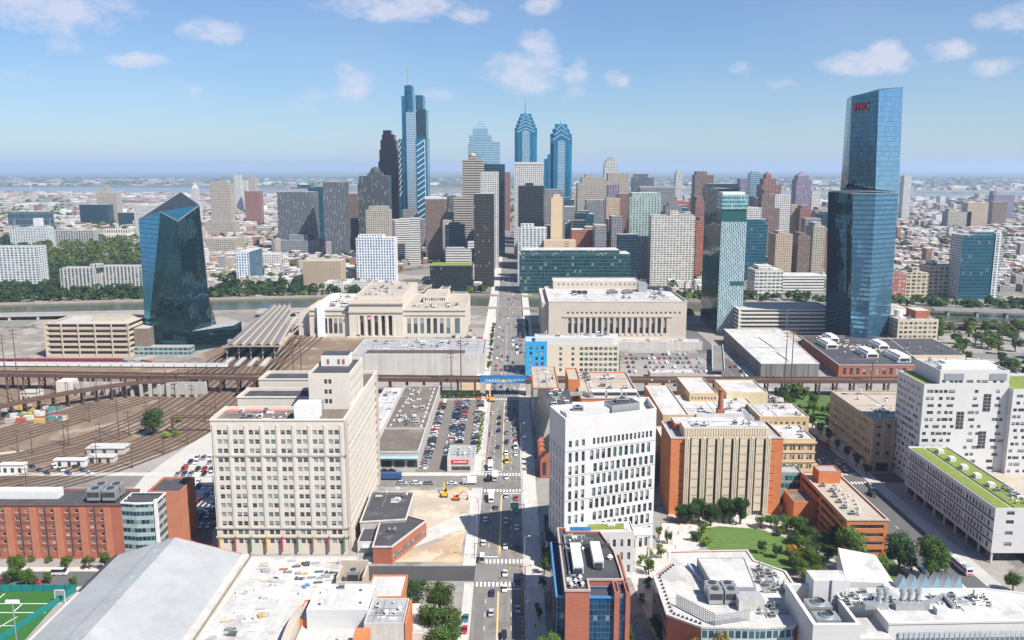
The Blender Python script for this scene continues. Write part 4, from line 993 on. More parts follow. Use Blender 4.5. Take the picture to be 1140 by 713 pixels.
# ---- white octagonal roof building
def octagon():
    e = empty('recreation_building', (80, 285, 0), 'white many-sided roof building with brick walls and rooftop plant in front of the lawn', 'campus building')
    z = 14.5
    P = [G(x, y, z) for x, y in ((742.5, 684), (781, 698), (846, 699), (884, 697), (896, 686), (896, 668), (874.5, 636), (840, 624), (832, 612.5), (745, 614), (745, 627), (727.5, 640))]
    cw = fac('ribbed dark cladding', (.16, .15, .15), (.03, .04, .05), 2.2, 4.8, .6, .5, wrough=.7)
    gl2 = fac('light blue shopfront', (.4, .48, .5), (.04, .1, .12), 2.0, 4.8, .8, .5, wrough=.5)
    building('x', None, None, P, z, brick, roof_white, {11: cw, 1: gl2, 2: gl2}, parapet=.35, parent=e, coping=concrete_pale, thick=.6)
    z2 = 18.5
    Q = [G(x, y, z2) for x, y in ((795, 654), (842, 654), (829, 621), (776, 621))]
    building('x', None, None, Q, z2, mat('grey cladding', (.32, .33, .34), .6), roof_white, {}, parapet=.25, z0=14.2, parent=e)
    b = MB(); p = G(790, 655, 14.2); q = G(768, 631, 14.2); b.bar((*q, 14.9), (*p, 14.9), 2.2, 1.2); b.build('roof_trench', mat('blue grey deck', (.3, .36, .42)), e)
    # slatted plant screens
    b = MB()
    def screen(a, c, z0, z1):
        a, c = Vector(a), Vector(c); n = max(2, int((c - a).length / .8))
        for i in range(n + 1):
            p = a + (c - a) * i / n; b.box(p.x - .06, p.y - .06, z0, p.x + .06, p.y + .06, z1)
        for zz in [z0 + .4 + k * .55 for k in range(int((z1 - z0) / .55))]: b.bar((a.x, a.y, zz), (c.x, c.y, zz), .06, .28)
    s0, s1, s2 = G(753, 672, 15), G(795, 694, 15), G(834, 688, 15)
    screen(s0, s1, 14.2, 18.5); screen(s1, s2, 14.2, 18); b.build('slatted_screen', metal_grey, e)
    p = G(808, 668, 15)
    for k in range(4): unit(e, p[0] - 3.5 + (k % 2) * 5, p[1] + (k // 2) * 4, 14.2, 4.4, 3.4, 4.6, metal_grey, 0)
    p = G(835, 678, 15); add_box(e, 'stair_head', p[0] - 3.5, p[1], 14.2, p[0] + 4.5, p[1] + 6, 17.8, concrete_pale, roof_grey)
    p = G(865, 655, 14); clutter(e, p[0] - 6, p[1] - 4, p[0] + 3, p[1] + 13, 14.2, 16, 33, .55, [metal_grey]); p = G(862, 682, 14); clutter(e, p[0] - 6, p[1] - 4, p[0] + 4, p[1] + 5, 14.2, 8, 34, .45, [metal_grey])
    q0, q1 = Vector(P[10]), Vector(P[11])
    b = MB()
    for (i0, i1, n) in ((11, 0, 10), (10, 11, 6), (0, 1, 7)):
        a, c = Vector(inset(P, 1.8)[i0]), Vector(inset(P, 1.8)[i1])
        for k in range(n): t = a + (c - a) * (k + .5) / n; b.box(t.x - .3, t.y - .3, 14.15, t.x + .3, t.y + .3, 14.75)
    b.build('roof_outlet', steel_dark, e)
octagon()

# ---- white laboratory complex, bottom right
def lab():
    e = empty('laboratory', (130, 235, 0), 'sprawling white laboratory roof with exhaust stacks and a row of sawtooth skylights, bottom right', 'laboratory')
    z = 20.0
    M0 = [G(992, 696, z), G(1200, 681, z), G(1200, 668, z)]
    yf = M0[0][1]; X0 = M0[0][0]
    lou = mat('louvre strip', (.45, .47, .5), .6)
    building('x', None, None, [(X0, 229), (200, 232), (200, 236), (149, 249.5), (101, 249.5), (101, 243), (X0, 240)], z, panel_white, roof_white, {}, parapet=.4, parent=e, coping=panel_white)
    b = MB()
    for i in range(48): b.box(X0 + 3 + i * 1.5, 228.55 + i * .034, 15.3, X0 + 4.2 + i * 1.5, 228.7 + i * .034, 17.3)
    b.build('louvre', lou, e)
    # left tower with the cooling well
    X1, X2 = XAT(905.5, 694, 226), XAT(959, 694, 226)
    b = MB(); b.box(X1, 226, 0, X2, 227.2, z + 1); b.box(X1, 227.2, 0, X1 + 1.2, 251, z + 1); b.box(X2 - 1, 227.2, 0, X2, 240, z + 1); b.box(X1 + 1.2, 249.8, 0, X2 + 4, 251, z + 1); b.box(X1 + 1.2, 227.2, 14, X2 - 1, 249.8, 15.5, 1); b.build('plant_well', [panel_white, steel_dark], e)
    for k, (u, v) in enumerate(((4.5, 232), (4.7, 239.5))):
        b = MB(); x = X1 + u - 2; b.box(x, v - 2.6, 15.5, x + 7, v + 2.6, 20.6, 0)
        for i in range(12): b.box(x + .2 + i * .56, v - 2.72, 15.8, x + .5 + i * .56, v - 2.605, 20.2, 0)
        b.tube((x + 3.5, v, 20.6), (x + 3.5, v, 21.5), 2.1, 0, 18, 1.9, caps=False); b.tube((x + 3.5, v, 20.61), (x + 3.5, v, 20.9), 1.7, 1, 18); b.build('cooling_tower', [metal_grey, steel_dark], e)
    x0, y0 = G(905.5, 655, 22); x1, _ = G(946, 655, 22)
    b = MB(); b.box(x0, y0, 14, x1, y0 + 7, 24.5, 0, 1); b.tube((x0 + 5.6, y0 - .3, 16), (x0 + 5.6, y0 - .3, 24.8), .3, 1, 6); b.build('plant_room', [panel_white, roof_white], e)
    p0, p1, p2, p3 = G(935, 646, 20), G(996, 648, 20), G(997, 628, 22), G(955, 617.5, 24)
    b = MB(); zz = [19.5, 19.5, 22, 25]
    q = [(p0[0] + 2, p0[1]), (p1[0], p1[1]), (p1[0], p1[1] + 15), (p0[0] + 4, p0[1] + 13)]
    for i in range(4):
        j = (i + 1) % 4; b.face([(*q[i], 0), (*q[j], 0), (*q[j], zz[j]), (*q[i], zz[i])])
    b.face([(*q[i], zz[i]) for i in range(3)], 1); b.face([(*q[0], zz[0]), (*q[2], zz[2]), (*q[3], zz[3])], 1); b.build('angled_roof_block', [panel_white, roof_white], e)
    # exhaust stacks
    b0 = G(975, 672, z)
    for i, px in enumerate((978.5, 986, 1004.5, 1013, 1021.5)):
        x, y = G(px, 668, z + 1.5); b = MB(); b.tube((x, y, z - .4), (x, y, z + 4.2), .75, 0, 12); b.tube((x, y, z + 4.2), (x, y, z + 5.2), 1.15, 0, 12, .9); b.tube((x, y, z + 1), (x, y, z + 1.5), 1.0, 0, 12); b.build('exhaust_stack', metal_grey, e)
    x, y = G(995, 676, z); add_box(e, 'duct_plenum', x, y - 1.5, z - .4, x + 10, y + 1.5, z + 1.5, metal_grey); add_box(e, 'duct_plenum', x - 9, y - 1, z - .4, x - 2, y + 1.6, z + 1.2, metal_grey)
    x, y = G(1043, 684, z); add_box(e, 'roof_hatch', x, y, z - .4, x + 3, y + 2.6, z + 1.6, panel_white)
    for k in range(6):                       # sawtooth skylights
        x = 121.2 + k * 3.5; y = 249.6; b = MB()
        A = [(x, y, z - .2), (x + 3.3, y, z - .2), (x + 3.3, y + 3.6, z - .2), (x, y + 3.6, z - .2)]; T = [(x + 1.9, y, z + 4.2), (x + 1.9, y + 3.6, z + 3.2)]
        b.face([A[0], A[1], T[0]], 0); b.face([A[1], A[2], T[1], T[0]], 1); b.face([A[2], A[3], T[1]], 1); b.face([A[3], A[0], T[0], T[1]], 1)
        b.build('sawtooth_skylight', [mat('pale blue glazing', (.22, .36, .45), .2), panel_white], e)
    b = MB(); b.box(118, 249.55, 0, 143.5, 253.5, z - .25, 0, 1); b.build('skylight_base', [panel_white, roof_white], e)
    clutter(e, 128, 236, 146, 245, z - .4, 12, 17, .5); clutter(e, 100, 238, 118, 248, z - .4, 14, 18, .5, [metal_grey, metal_white]); duct(e, [(126, 240), (133, 244), (133, 238)], z - .4, 1)
    b = MB(); b.box(X2 + .05, 226.3, 0, X0 - .05, 238, z - 3.5, 0, 1); b.build('recess_block', [panel_white, roof_white], e)
    b = MB(); b.box(X0 - 3.2, 225.8, 3, X0 - .4, 226.28, 15.5); b.build('stair_window', glass_dark, e)
lab()

# ---- yellow stone college with white roofs behind the fluted block
def yellow_college():
    e = empty('college_hall', (125, 470, 0), 'yellow stone college hall with white roofs and a brick chimney behind the fluted block', 'campus building')
    ys = mat('yellow terracotta', (.54, .41, .245), .85, .08, .3, .08)
    def blk(l, r, t, k, z, wm=ys, rm=roof_white, edges=None, z0=0):
        y0, y1 = DY(t, z), DY(k, z); x0, x1 = XAT(l, t, y0), XAT(r, t, y0)
        building('x', None, None, rect(x0, y0, x1, y1), z, wm, rm, edges(x1 - x0, y1 - y0) if edges else {}, parapet=.7, parent=e, z0=z0, limit=60); return x0, y0, x1, y1
    a = blk(867, 908, 489, 472.5, 18, edges=lambda L, D: {0: floors(1.5, 15.8, 3, .5, cols_pair(L, 4, 1.1, .4, .6))})
    b = MB(); b.box(a[0] - .3, a[1] - .8, 15.8, a[2] + .6, a[1] - .01, 16.7); b.box(a[0] - .2, a[1] - .4, 10.9, a[2] + .3, a[1] - .01, 11.4); b.box(a[0] - .2, a[1] - .4, 6, a[2] + .3, a[1] - .01, 6.4); b.build('cornice_band', ys, e)
    c = blk(846, 901, 464, 449, 16, edges=lambda L, D: {0: [(11, 13, cols_even(L, 8, 1.2, 1))]})
    d = blk(752, 850, 462, 440, 14, edges=None)
    f = blk(768, 799, 438, 420, 18.5, edges=lambda L, D: {0: floors(10.5, 17, 2, .5, cols_even(L, 8, 1, .5))})
    g = blk(809, 855, 437, 423, 17.5, wm=mat('cream render', (.6, .52, .34)))
    blk(738, 767, 462, 429, 19, edges=lambda L, D: {3: floors(8, 18, 2, .5, cols_even(D, 10, 1.2, 1))})
    y = 455; b = MB(); b.face([(100, 440, 14), (126, 440, 14), (126, 448, 19), (100, 448, 19)]); b.face([(126, 456, 14), (100, 456, 14), (100, 448, 19), (126, 448, 19)]); b.face([(126, 440, 14), (126, 456, 14), (126, 448, 19)]); b.face([(100, 456, 14), (100, 440, 14), (100, 448, 19)]); b.build('slate_roof', roof_grey, e)
    X, Y = G(801.8, 461, 14); b = MB(); b.box(X - 2, Y - 2, 14, X + 2, Y + 2, 17, 0); b.tube((X, Y, 16), (X, Y, 27.5), 1.8, 0, 12, 1.35); b.tube((X, Y, 27.5), (X, Y, 28.4), 1.6, 0, 12); b.build('chimney', brick, e)
    clutter(e, d[0] + 2, d[1] + 2, d[2] - 4, d[3] - 2, 13.3, 16, 44, .8); clutter(e, a[0] + 2, a[1] + 2, a[2] - 1, a[3] - 2, 17.3, 5, 45, .6); clutter(e, c[0] + 2, c[1] + 1, c[2] - 2, c[3] - 1, 15.3, 8, 46, .6); clutter(e, 90, 520, 120, 545, 13.3, 4, 47, .8)
    b = MB(); b.face([(124, 448, 15.5), (131, 444, 15.5), (127, 452, 20)]); b.face([(131, 444, 15.5), (133, 452, 15.5), (127, 452, 20)]); b.face([(133, 452, 15.5), (124, 448, 15.5), (127, 452, 20)]); b.build('skylight', metal_grey, e)
yellow_college()
def midblocks():
    e = empty('low_building', (20, 525, 0), 'tan roofed low building on the avenue just in front of the railway viaduct', 'low building')
    building('x', None, None, rect(12.5, 484, 27.5, 538), 24, concrete, roof_tan, {}, parapet=.6, parent=e, coping=brick_orange); clutter(e, 14, 486, 26, 535, 23.4, 7, 3, .7)
    e = empty('sports_hall', (30, 465, 0), 'building with a sloping green glass wall and a dark roof beside the avenue', 'campus building')
    gw = fac('green grey slates', (.22, .25, .2), (.12, .16, .13), 1.2, .8, .9, .85, rough=.25, wrough=.6, blinds=0)
    b = MB(); P0 = [(13, 429), (33, 429), (33, 481), (13, 481)]; T = [(20, 429), (33, 429), (33, 481), (15, 481)]
    for i in range(4):
        j = (i + 1) % 4; L = math.dist(P0[i], P0[j]); b.face([(*P0[i], 0), (*P0[j], 0), (*T[j], 24), (*T[i], 24)], 1 if i == 3 else 0, [(0, 0), (L, 0), (L, 24), (0, 24)])
    b.build('wall', [concrete, gw], e); b = MB(); b.face([(*p, 24) for p in T]); b.build('roof', roof_dark, e)
    b = MB(); b.prism([(33.1, 440), (52, 436), (52, 473), (33.1, 473)], 0, 18.5, 0, 1); b.build('upper_roof', [concrete_pale, roof_white], e); clutter(e, 21, 440, 32, 479, 24, 9, 5, .8); clutter(e, 34, 440, 50, 466, 18.5, 8, 6, .9)
    e = empty('brick_hall', (55, 505, 0), 'orange brick building with a gravel roof and long white ducts behind the white angular tower', 'campus building')
    building('x', None, None, rect(40, 476, 74, 540), 20, brick_orange, roof_tan, {0: [(3, 17, cols_even(34, 4, 1.6, 3))]}, parapet=.8, parent=e, limit=4, coping=concrete)
    building('x', None, None, rect(34, 500, 41, 530), 25, brick_orange, roof_tan, {}, parapet=.8, parent=e)
    for k in range(3): unit(e, 50 + k * 9, 480, 19.4, 8, 4, 4.2, metal_white, 1)
    duct(e, [(30, 480), (42, 484), (46, 479)], 19.4, 2); clutter(e, 44, 490, 72, 535, 19.3, 14, 9, .9)
    e = empty('victorian_house', (20, 411, 0), 'small red Victorian brick house with a pointed dark gable roof beside the avenue', 'house')
    b = MB(); b.box(14, 400, 0, 25, 424, 10); b.face([(14, 400, 10), (25, 400, 10), (19.5, 400, 15)]); b.face([(25, 424, 10), (14, 424, 10), (19.5, 424, 15)]); b.build('wall', brick, e)
    b = MB(); b.face([(13.5, 399.5, 9.8), (19.5, 399.5, 15.3), (19.5, 424.5, 15.3), (13.5, 424.5, 9.8)][::-1]); b.face([(19.5, 399.5, 15.3), (25.5, 399.5, 9.8), (25.5, 424.5, 9.8), (19.5, 424.5, 15.3)][::-1]); b.build('roof', roof_dark, e)
    for yy in (405, 413, 420): b = MB(); b.box(13.2, yy, 7, 16.5, yy + 2.4, 12.5); b.face([(13.1, yy - .1, 12.5), (13.1, yy + 2.5, 12.5), (15, yy + 1.2, 14.6)][::-1]); b.face([(13.1, yy - .1, 12.5), (16.6, yy - .1, 12.5), (15, yy + 1.2, 14.6)]); b.build('dormer', brick, e)
    for xx in (15.2, 18.6, 22): b = MB(); b.box(xx, 399.7, 2, xx + 1.6, 399.99, 8.2); b.build('window', glass_dark, e)
    e = empty('car_park_deck', (60, 420, 0), 'teal and brick link block squeezed between the white tower and orange block', 'campus building')
    tw = fac('teal brick link', (.2, .07, .05), (.02, .13, .13), 3, 3.6, .6, .6)
    building('x', None, None, rect(60, 388, 68.5, 440), 22, tw, roof_brown, {}, parapet=.6, parent=e); clutter(e, 61, 392, 67, 436, 21.4, 6, 8, .6)
    bt = mat('buff brick', (.46, .36, .24))
    e = empty('low_building', (95, 560, 0), 'white roofed low buildings below the viaduct behind the brick chimney', 'low building')
    building('x', None, None, rect(74, 380, 110, 425), 19, bt, roof_white, {}, parapet=.6, parent=e); clutter(e, 76, 383, 108, 422, 18.4, 12, 28, .8)
midblocks()
def text_obj(cu):
    t = bpy.data.objects.new('t', cu); scene.collection.objects.link(t); bpy.context.view_layer.update()
    me = bpy.data.meshes.new_from_object(t.evaluated_get(bpy.context.evaluated_depsgraph_get())); bpy.data.objects.remove(t)
    o = bpy.data.objects.new('lettering', me); scene.collection.objects.link(o); return o
# ============================================================ MIDDLE DISTANCE
def simple(name, label, cat, foot, h, wm, rm=None, edges=None, clut=0, z0=0, coping=None, group=None, seed=1, big=.9, ph=None, **kw):
    e = building(name, label, cat, foot, h, wm, rm or roof_grey, edges, parapet=kw.pop('parapet', .9), z0=z0, coping=coping, group=group, **kw)
    xs, ys = [p[0] for p in foot], [p[1] for p in foot]
    if clut: clutter(e, min(xs) + 2, min(ys) + 2, max(xs) - 2, max(ys) - 2, h - .9, clut, seed, big)
    if ph:
        x0, y0, x1, y1, hh = ph; X0, X1, Y0, Y1 = min(xs), max(xs), min(ys), max(ys)
        add_box(e, 'penthouse', X0 + (X1 - X0) * x0, Y0 + (Y1 - Y0) * y0, h - .9, X0 + (X1 - X0) * x1, Y0 + (Y1 - Y0) * y1, h + hh, wm if len(wm.node_tree.nodes) < 25 else metal_grey, roof_grey)
    return e
# ---- railway viaduct across the whole view
def viaduct():
    e = empty('railway_viaduct', (0, 558, 0), 'long dark steel railway viaduct crossing the view on stone and steel legs, over the avenue', 'viaduct')
    pts = [(-620, 590), (-260, 568), (-120, 562), (-16, 558), (9, 557), (180, 556), (420, 556), (700, 560)]
    b = MB(); c = MB(); d = MB()
    for p, q in zip(pts, pts[1:]):
        over = p[0] == -16
        b.bar((*p, 10.4), (*q, 10.4), 8.5, .9, 0)
        if not over:
            for s in (-4.2, 4.2): c.bar((p[0], p[1] + s, 10.6), (q[0], q[1] + s, 10.6), .35, 2.6)
    b.build('deck', ballast, e); c.build('plate_girder', rust, e)
    for a, t in ((-2.2, 0), (2.2, 0)):
        b = MB()
        for p, q in zip(pts, pts[1:]):
            for k in (-.75, .75): b.bar((p[0], p[1] + a + k, 11.0), (q[0], q[1] + a + k, 11.0), .16, .2)
        b.build('rail', rails_m, e)
    x = -600
    while x < 690:
        if not (-18 < x < 10 or 12 < x < 75):
            y = next(p[1] + (q[1] - p[1]) * (x - p[0]) / (q[0] - p[0]) for p, q in zip(pts, pts[1:]) if p[0] <= x <= q[0])
            b = MB()
            for s in (-3.4, 3.4): b.box(x - .5, y + s - .5, 0, x + .5, y + s + .5, 9.9)
            b.box(x - .4, y - 3, 8.9, x + .4, y + 3, 9.9); b.bar((x, y - 3, 1.5), (x, y + 3, 8.6), .25, .25); b.bar((x, y + 3, 1.5), (x, y - 3, 8.6), .25, .25)
            b.build('steel_bent', rust, e)
        x += 11.5
    for x in (-19.5, 11): b = MB(); b.box(x - 1.6, 553, 0, x + 1.6, 563, 9.8); b.build('stone_pier', limestone_d, e)
    blue = mat('blue bridge fascia', (.015, .20, .48), .5, .03)
    b = MB(); b.box(-21.5, 553.1, 8.9, 11.6, 553.5, 12.3); b.box(-21.5, 562, 8.9, 11.6, 562.4, 12.3); b.build('blue_fascia', blue, e)
    def text(s, x, z, size, y=553.06):
        cu = bpy.data.curves.new('lettering', 'FONT'); cu.body = s; cu.size = size; cu.extrude = .03; cu.align_x = 'CENTER'; cu.align_y = 'CENTER'; cu.offset = .03; cu.space_character = 1.15
        cu.materials.append(white_paint); o = text_obj(cu); o.rotation_euler = (R(90), 0, 0); o.location = Vector((x, y, z)) - root_loc(e); o.parent = e
    text('DREXEL', -12.2, 10.6, 2.8); text('UNIVERSITY', 3.4, 10.6, 2.8)
    b = MB(); b.face([(-6.9, 553.04, 9.7), (-4.6, 553.04, 9.7), (-4.9, 553.04, 10.9), (-5.6, 553.04, 11.8), (-6.7, 553.04, 11.3)]); b.face([(-6.9, 553.08, 9.7), (-6.7, 553.08, 11.3), (-5.6, 553.08, 11.8), (-4.9, 553.08, 10.9), (-4.6, 553.08, 9.7)]); b.build('emblem', mat('yellow emblem', (.75, .62, .12)), e)
viaduct()
def trestle():
    e = empty('steel_trestle', (-230, 520, 0), 'tall rusty steel trestle curving down from the viaduct through the rail yard', 'trestle')
    path = spline([(-215, 566, 9), (-250, 555, 9), (-285, 530, 8.5), (-312, 500, 7.5), (-330, 470, 6)], 5)
    b = MB()
    for p, q in zip(path, path[1:]): b.bar(p, q, 6, 1.6)
    b.build('deck', rust, e)
    for i, p in enumerate(path[::1]):
        b = MB(); t = (path[min(i + 1, len(path) - 1)] - path[max(0, i - 1)]).normalized(); n = Vector((-t.y, t.x, 0))
        for s in (-2.6, 0, 2.6): b.tube(p + n * s * 1.3 + Vector((0, 0, -p.z)), p + n * s, .4, 0, 6)
        b.bar(p + n * -3 + Vector((0, 0, -p.z * .85)), p + n * 3 + Vector((0, 0, -.8)), .25, .25); b.bar(p + n * 3 + Vector((0, 0, -p.z * .85)), p + n * -3 + Vector((0, 0, -.8)), .25, .25)
        b.tube(p + n * 2.6, p + n * 2.6 + Vector((0, 0, 7)), .2, 0, 5); b.tube(p - n * 2.6, p - n * 2.6 + Vector((0, 0, 7)), .2, 0, 5); b.bar(p + n * 2.6 + Vector((0, 0, 6.6)), p - n * 2.6 + Vector((0, 0, 6.6)), .2, .3)
        b.build('trestle_bent', rust, e)
    e = empty('stone_abutment', (-300, 560, 0), 'white stone abutment below the viaduct at the rail yard', 'abutment')
    b = MB(); b.box(-306, 556, 0, -296, 573, 9.4); b.build('wall', limestone, e)
    b = MB()
    for i in range(14): b.box(-292 + i * 6.2, 555 - i * .4, 0, -290.4 + i * 6.2, 557 - i * .4, 8.5)
    b.box(-295, 558.5, 0, -206, 560, 8.3); b.build('pier_arcade', concrete, e)
trestle()
# ---- train shed
def train_shed():
    e = empty('train_shed', (-215, 760, 0), 'striped grey and tan train shed roof over the platforms beside the station', 'train shed')
    z = 12.0
    n = 6; mm = [mat('shed roof grey', (.2, .2, .21), .7), mat('shed roof tan', (.37, .31, .24), .85)]
    for i in range(n):
        f = lambda t, s: ((-228 + 44 * t) * (1 - s) + (-246 + 30 * t) * s, 664 + (862 - 664) * s)
        t0, t1 = i / n, (i + 1) / n; tm = t0 + (t1 - t0) * .72
        b = MB()
        for (a, c, m, za, zc) in ((t0 + .004, tm, 0, z, z + 1.6), (tm, t1 - .002, 1, z + 1.6, z)):
            ss = 1.0 if i < 4 else .48 + (5 - i) * .3
            p = [f(a, 0), f(c, 0), f(c, ss), f(a, ss)]
            b.face([(*p[0], za), (*p[1], zc), (*p[2], zc), (*p[3], za)], m); b.face([(*p[0], za - .5), (*p[3], za - .5), (*p[2], zc - .5), (*p[1], zc - .5)], m)
            b.face([(*p[0], za - .5), (*p[1], zc - .5), (*p[1], zc), (*p[0], za)], 1)
        p = [f(tm - .02, 0), f(tm + .02, 0), f(tm + .02, ss), f(tm - .02, ss)]
        b.prism(p, z + 1.5, z + 2.3, 0, 0, True); b.build('roof_strip', mm, e)
    b = MB(); b.bar((-230, 663.4, 11.2), (-183, 663.4, 11.2), .8, 1.0); b.bar((-183.6, 664, 11.2), (-190, 756, 11.2), .8, 1.0); b.build('edge_beam', mm[1], e)
    for i in range(5):
        for j in range(5):
            if i >= 3 and j > 2: continue
            x, y = -228 + i * 9.5 - j * 3.5, 668 + j * 42; b = MB(); b.box(x - .4, y - .4, 0, x + .4, y + .4, 12); b.build('column', limestone_d, e)
    for i in range(4):
        o = slab('platform', [(-224 + i * 10, 640), (-220.5 + i * 10, 640), (-236 + i * 9, 860), (-240 + i * 9, 860)], .04, 1.1, concrete)
train_shed()
# ---- garage, left
def garage(name, label, x0, y0, x1, y1, h, n, wm, seed, rib=7.5, roofm=None, slots=True):
    e = empty(name, ((x0 + x1) / 2, (y0 + y1) / 2, 0), label, 'parking garage')
    s = (h - 1) / n
    building('x', None, None, rect(x0, y0, x1, y1), h, wm, roofm or concrete, {0: [(1 + s * i + s * .35, 1 + s * i + s * .95, [(.8, x1 - x0 - .8)]) for i in range(n)], 3: [(1 + s * i + s * .35, 1 + s * i + s * .95, [(.8, y1 - y0 - .8)]) for i in range(n)], 1: [(1 + s * i + s * .35, 1 + s * i + s * .95, [(.8, y1 - y0 - .8)]) for i in range(n)]}, parapet=.8, parent=e, bars=0, glasses=[mat('deep deck shade', (.12, .115, .11))], rev=2.5, frame=concrete)  # dark panes close the openings, the shade of the decks put into their colour
    b = MB(); k = int((x1 - x0) / rib); w = (x1 - x0) / k
    for i in range(k + 1): b.box(x0 + w * i - .55, y0 - .5, 0, x0 + w * i + .55, y0 - .003, h + .3)
    k = int((y1 - y0) / rib); w = (y1 - y0) / k
    for i in range(k + 1): b.box(x0 - .5, y0 + w * i - .5 + .02, 0, x0 - .003, y0 + w * i + .5, h)
    b.build('pier', wm, e); return e
g = garage('parking_garage', 'beige multi-storey parking garage with open decks beyond the rail yard, left', -375, 673, -308, 714, 27.5, 6, mat('beige precast', (.52, .435, .33), .85, .06), 1, 13)
add_box(g, 'stair_tower', -345, 690, 26.7, -318, 703, 30.5, mat('beige precast', (0, 0, 0)), roof_grey)
add_box(g, 'side_deck', -307.9, 682, 0, -296, 712, 22, mat('brown precast', (.2, .16, .13)), concrete)
garage('parking_garage', 'white banded parking garage with open decks in front of the tall leaning glass tower', 203, 752, 289, 796, 26, 7, mat('white precast', (.60, .56, .50), .85, .06), 2, 40)
# ---- faceted glass tower, left
def hull(name, parts, e):
    for nm, m, faces in parts:
        b = MB()
        for f in faces:
            vs = [Vector(p) for p in f]; ux = Vector((vs[1].x - vs[0].x, vs[1].y - vs[0].y, 0)).normalized()
            b.face(f, 0, [(v.x * ux.x + v.y * ux.y, v.z if abs(vs[2].z - vs[0].z) > 5 else v.y) for v in vs])
        b.build(nm, m, e)
def faceted():
    e = empty('glass_tower', (-275, 720, 0), 'dark teal faceted glass tower with a pointed sloping roof beyond the rail yard', 'skyscraper')
    def V(px, py, Y): return (XAT(px, py, Y), Y, ZAT(py, Y))
    T1, T2, T3, T4, T5 = V(154.4, 244, 712), V(178.6, 236, 692), V(197.7, 246.5, 686), V(222, 228.6, 716), V(200.7, 213.8, 740)
    B1, B2, B3, B4 = (XAT(163, 392, 694), 694, 0), (XAT(209, 392, 690), 690, 0), (XAT(237, 372, 722), 722, 0), (-262, 752, 0); B5 = (-305, 745, 0)
    ga = fac('dark teal mirror glazing', (.02, .06, .08), (.045, .12, .155), 1.5, 3.9, .93, .9, metal=.9, rough=.04, var=.16, blinds=.0, wrough=.2, wmetal=.6, tilt=.012)
    lit_glazing = fac('lit blue mirror glazing', (.05, .2, .3), (.08, .32, .48), 1.5, 3.9, .93, .8, metal=.8, rough=.09, var=.12, blinds=0, wrough=.3, wmetal=.6, tilt=.006)  # brighter copy of the tower's glass: light on these facets put into colour
    gr = mat('dark roof glazing', (.07, .09, .11), .25, .06, .1, metal=.5)
    hull('x', [('left_facet', lit_glazing, [[B1, T2, T1][::1]]), ('left_wall', lit_glazing, [[B5, B1, T1]]), ('front_facet', ga, [[B1, B2, T3, T2]]), ('right_facet', ga, [[B2, B3, T4, T3]]),
        ('back_wall', ga, [[B3, B4, T5, T4], [B4, B5, T1, T5]]), ('lit_roof_facet', lit_glazing, [[T2, T3, T4]]), ('roof', gr, [[T1, T2, T4, T5]])], e)
    b = MB()
    for p, q in ((T2, T3), (T3, T4), (T4, T5), (T5, T1), (T1, T2)): b.bar(p, q, .5, .5)
    b.build('roof_edge', metal_grey, e)
    e2 = empty('atrium_wing', (-262, 700, 0), 'low glass wing and footbridge at the foot of the faceted glass tower', 'annex')
    b = MB(); b.prism([(-266, 696), (-240, 722), (-240, 745), (-262, 724)], 0, 17, 0, 1); b.build('wall', [ga, roof_grey], e2)
    b = MB(); b.box(-238, 700, 5, -195, 704, 9, 0, 1); b.build('footbridge', [fac('pale glazed bridge', (.45, .5, .5), (.1, .2, .22), 2, 4, .8, .6), metal_grey], e2)
    b = MB(); b.box(-312, 680, 0, -262, 689.6, 7, 0, 1); b.build('podium', [fac('podium glazing', (.3, .35, .35), (.05, .1, .11), 4, 3.5, .8, .55), roof_grey], e2)
faceted()
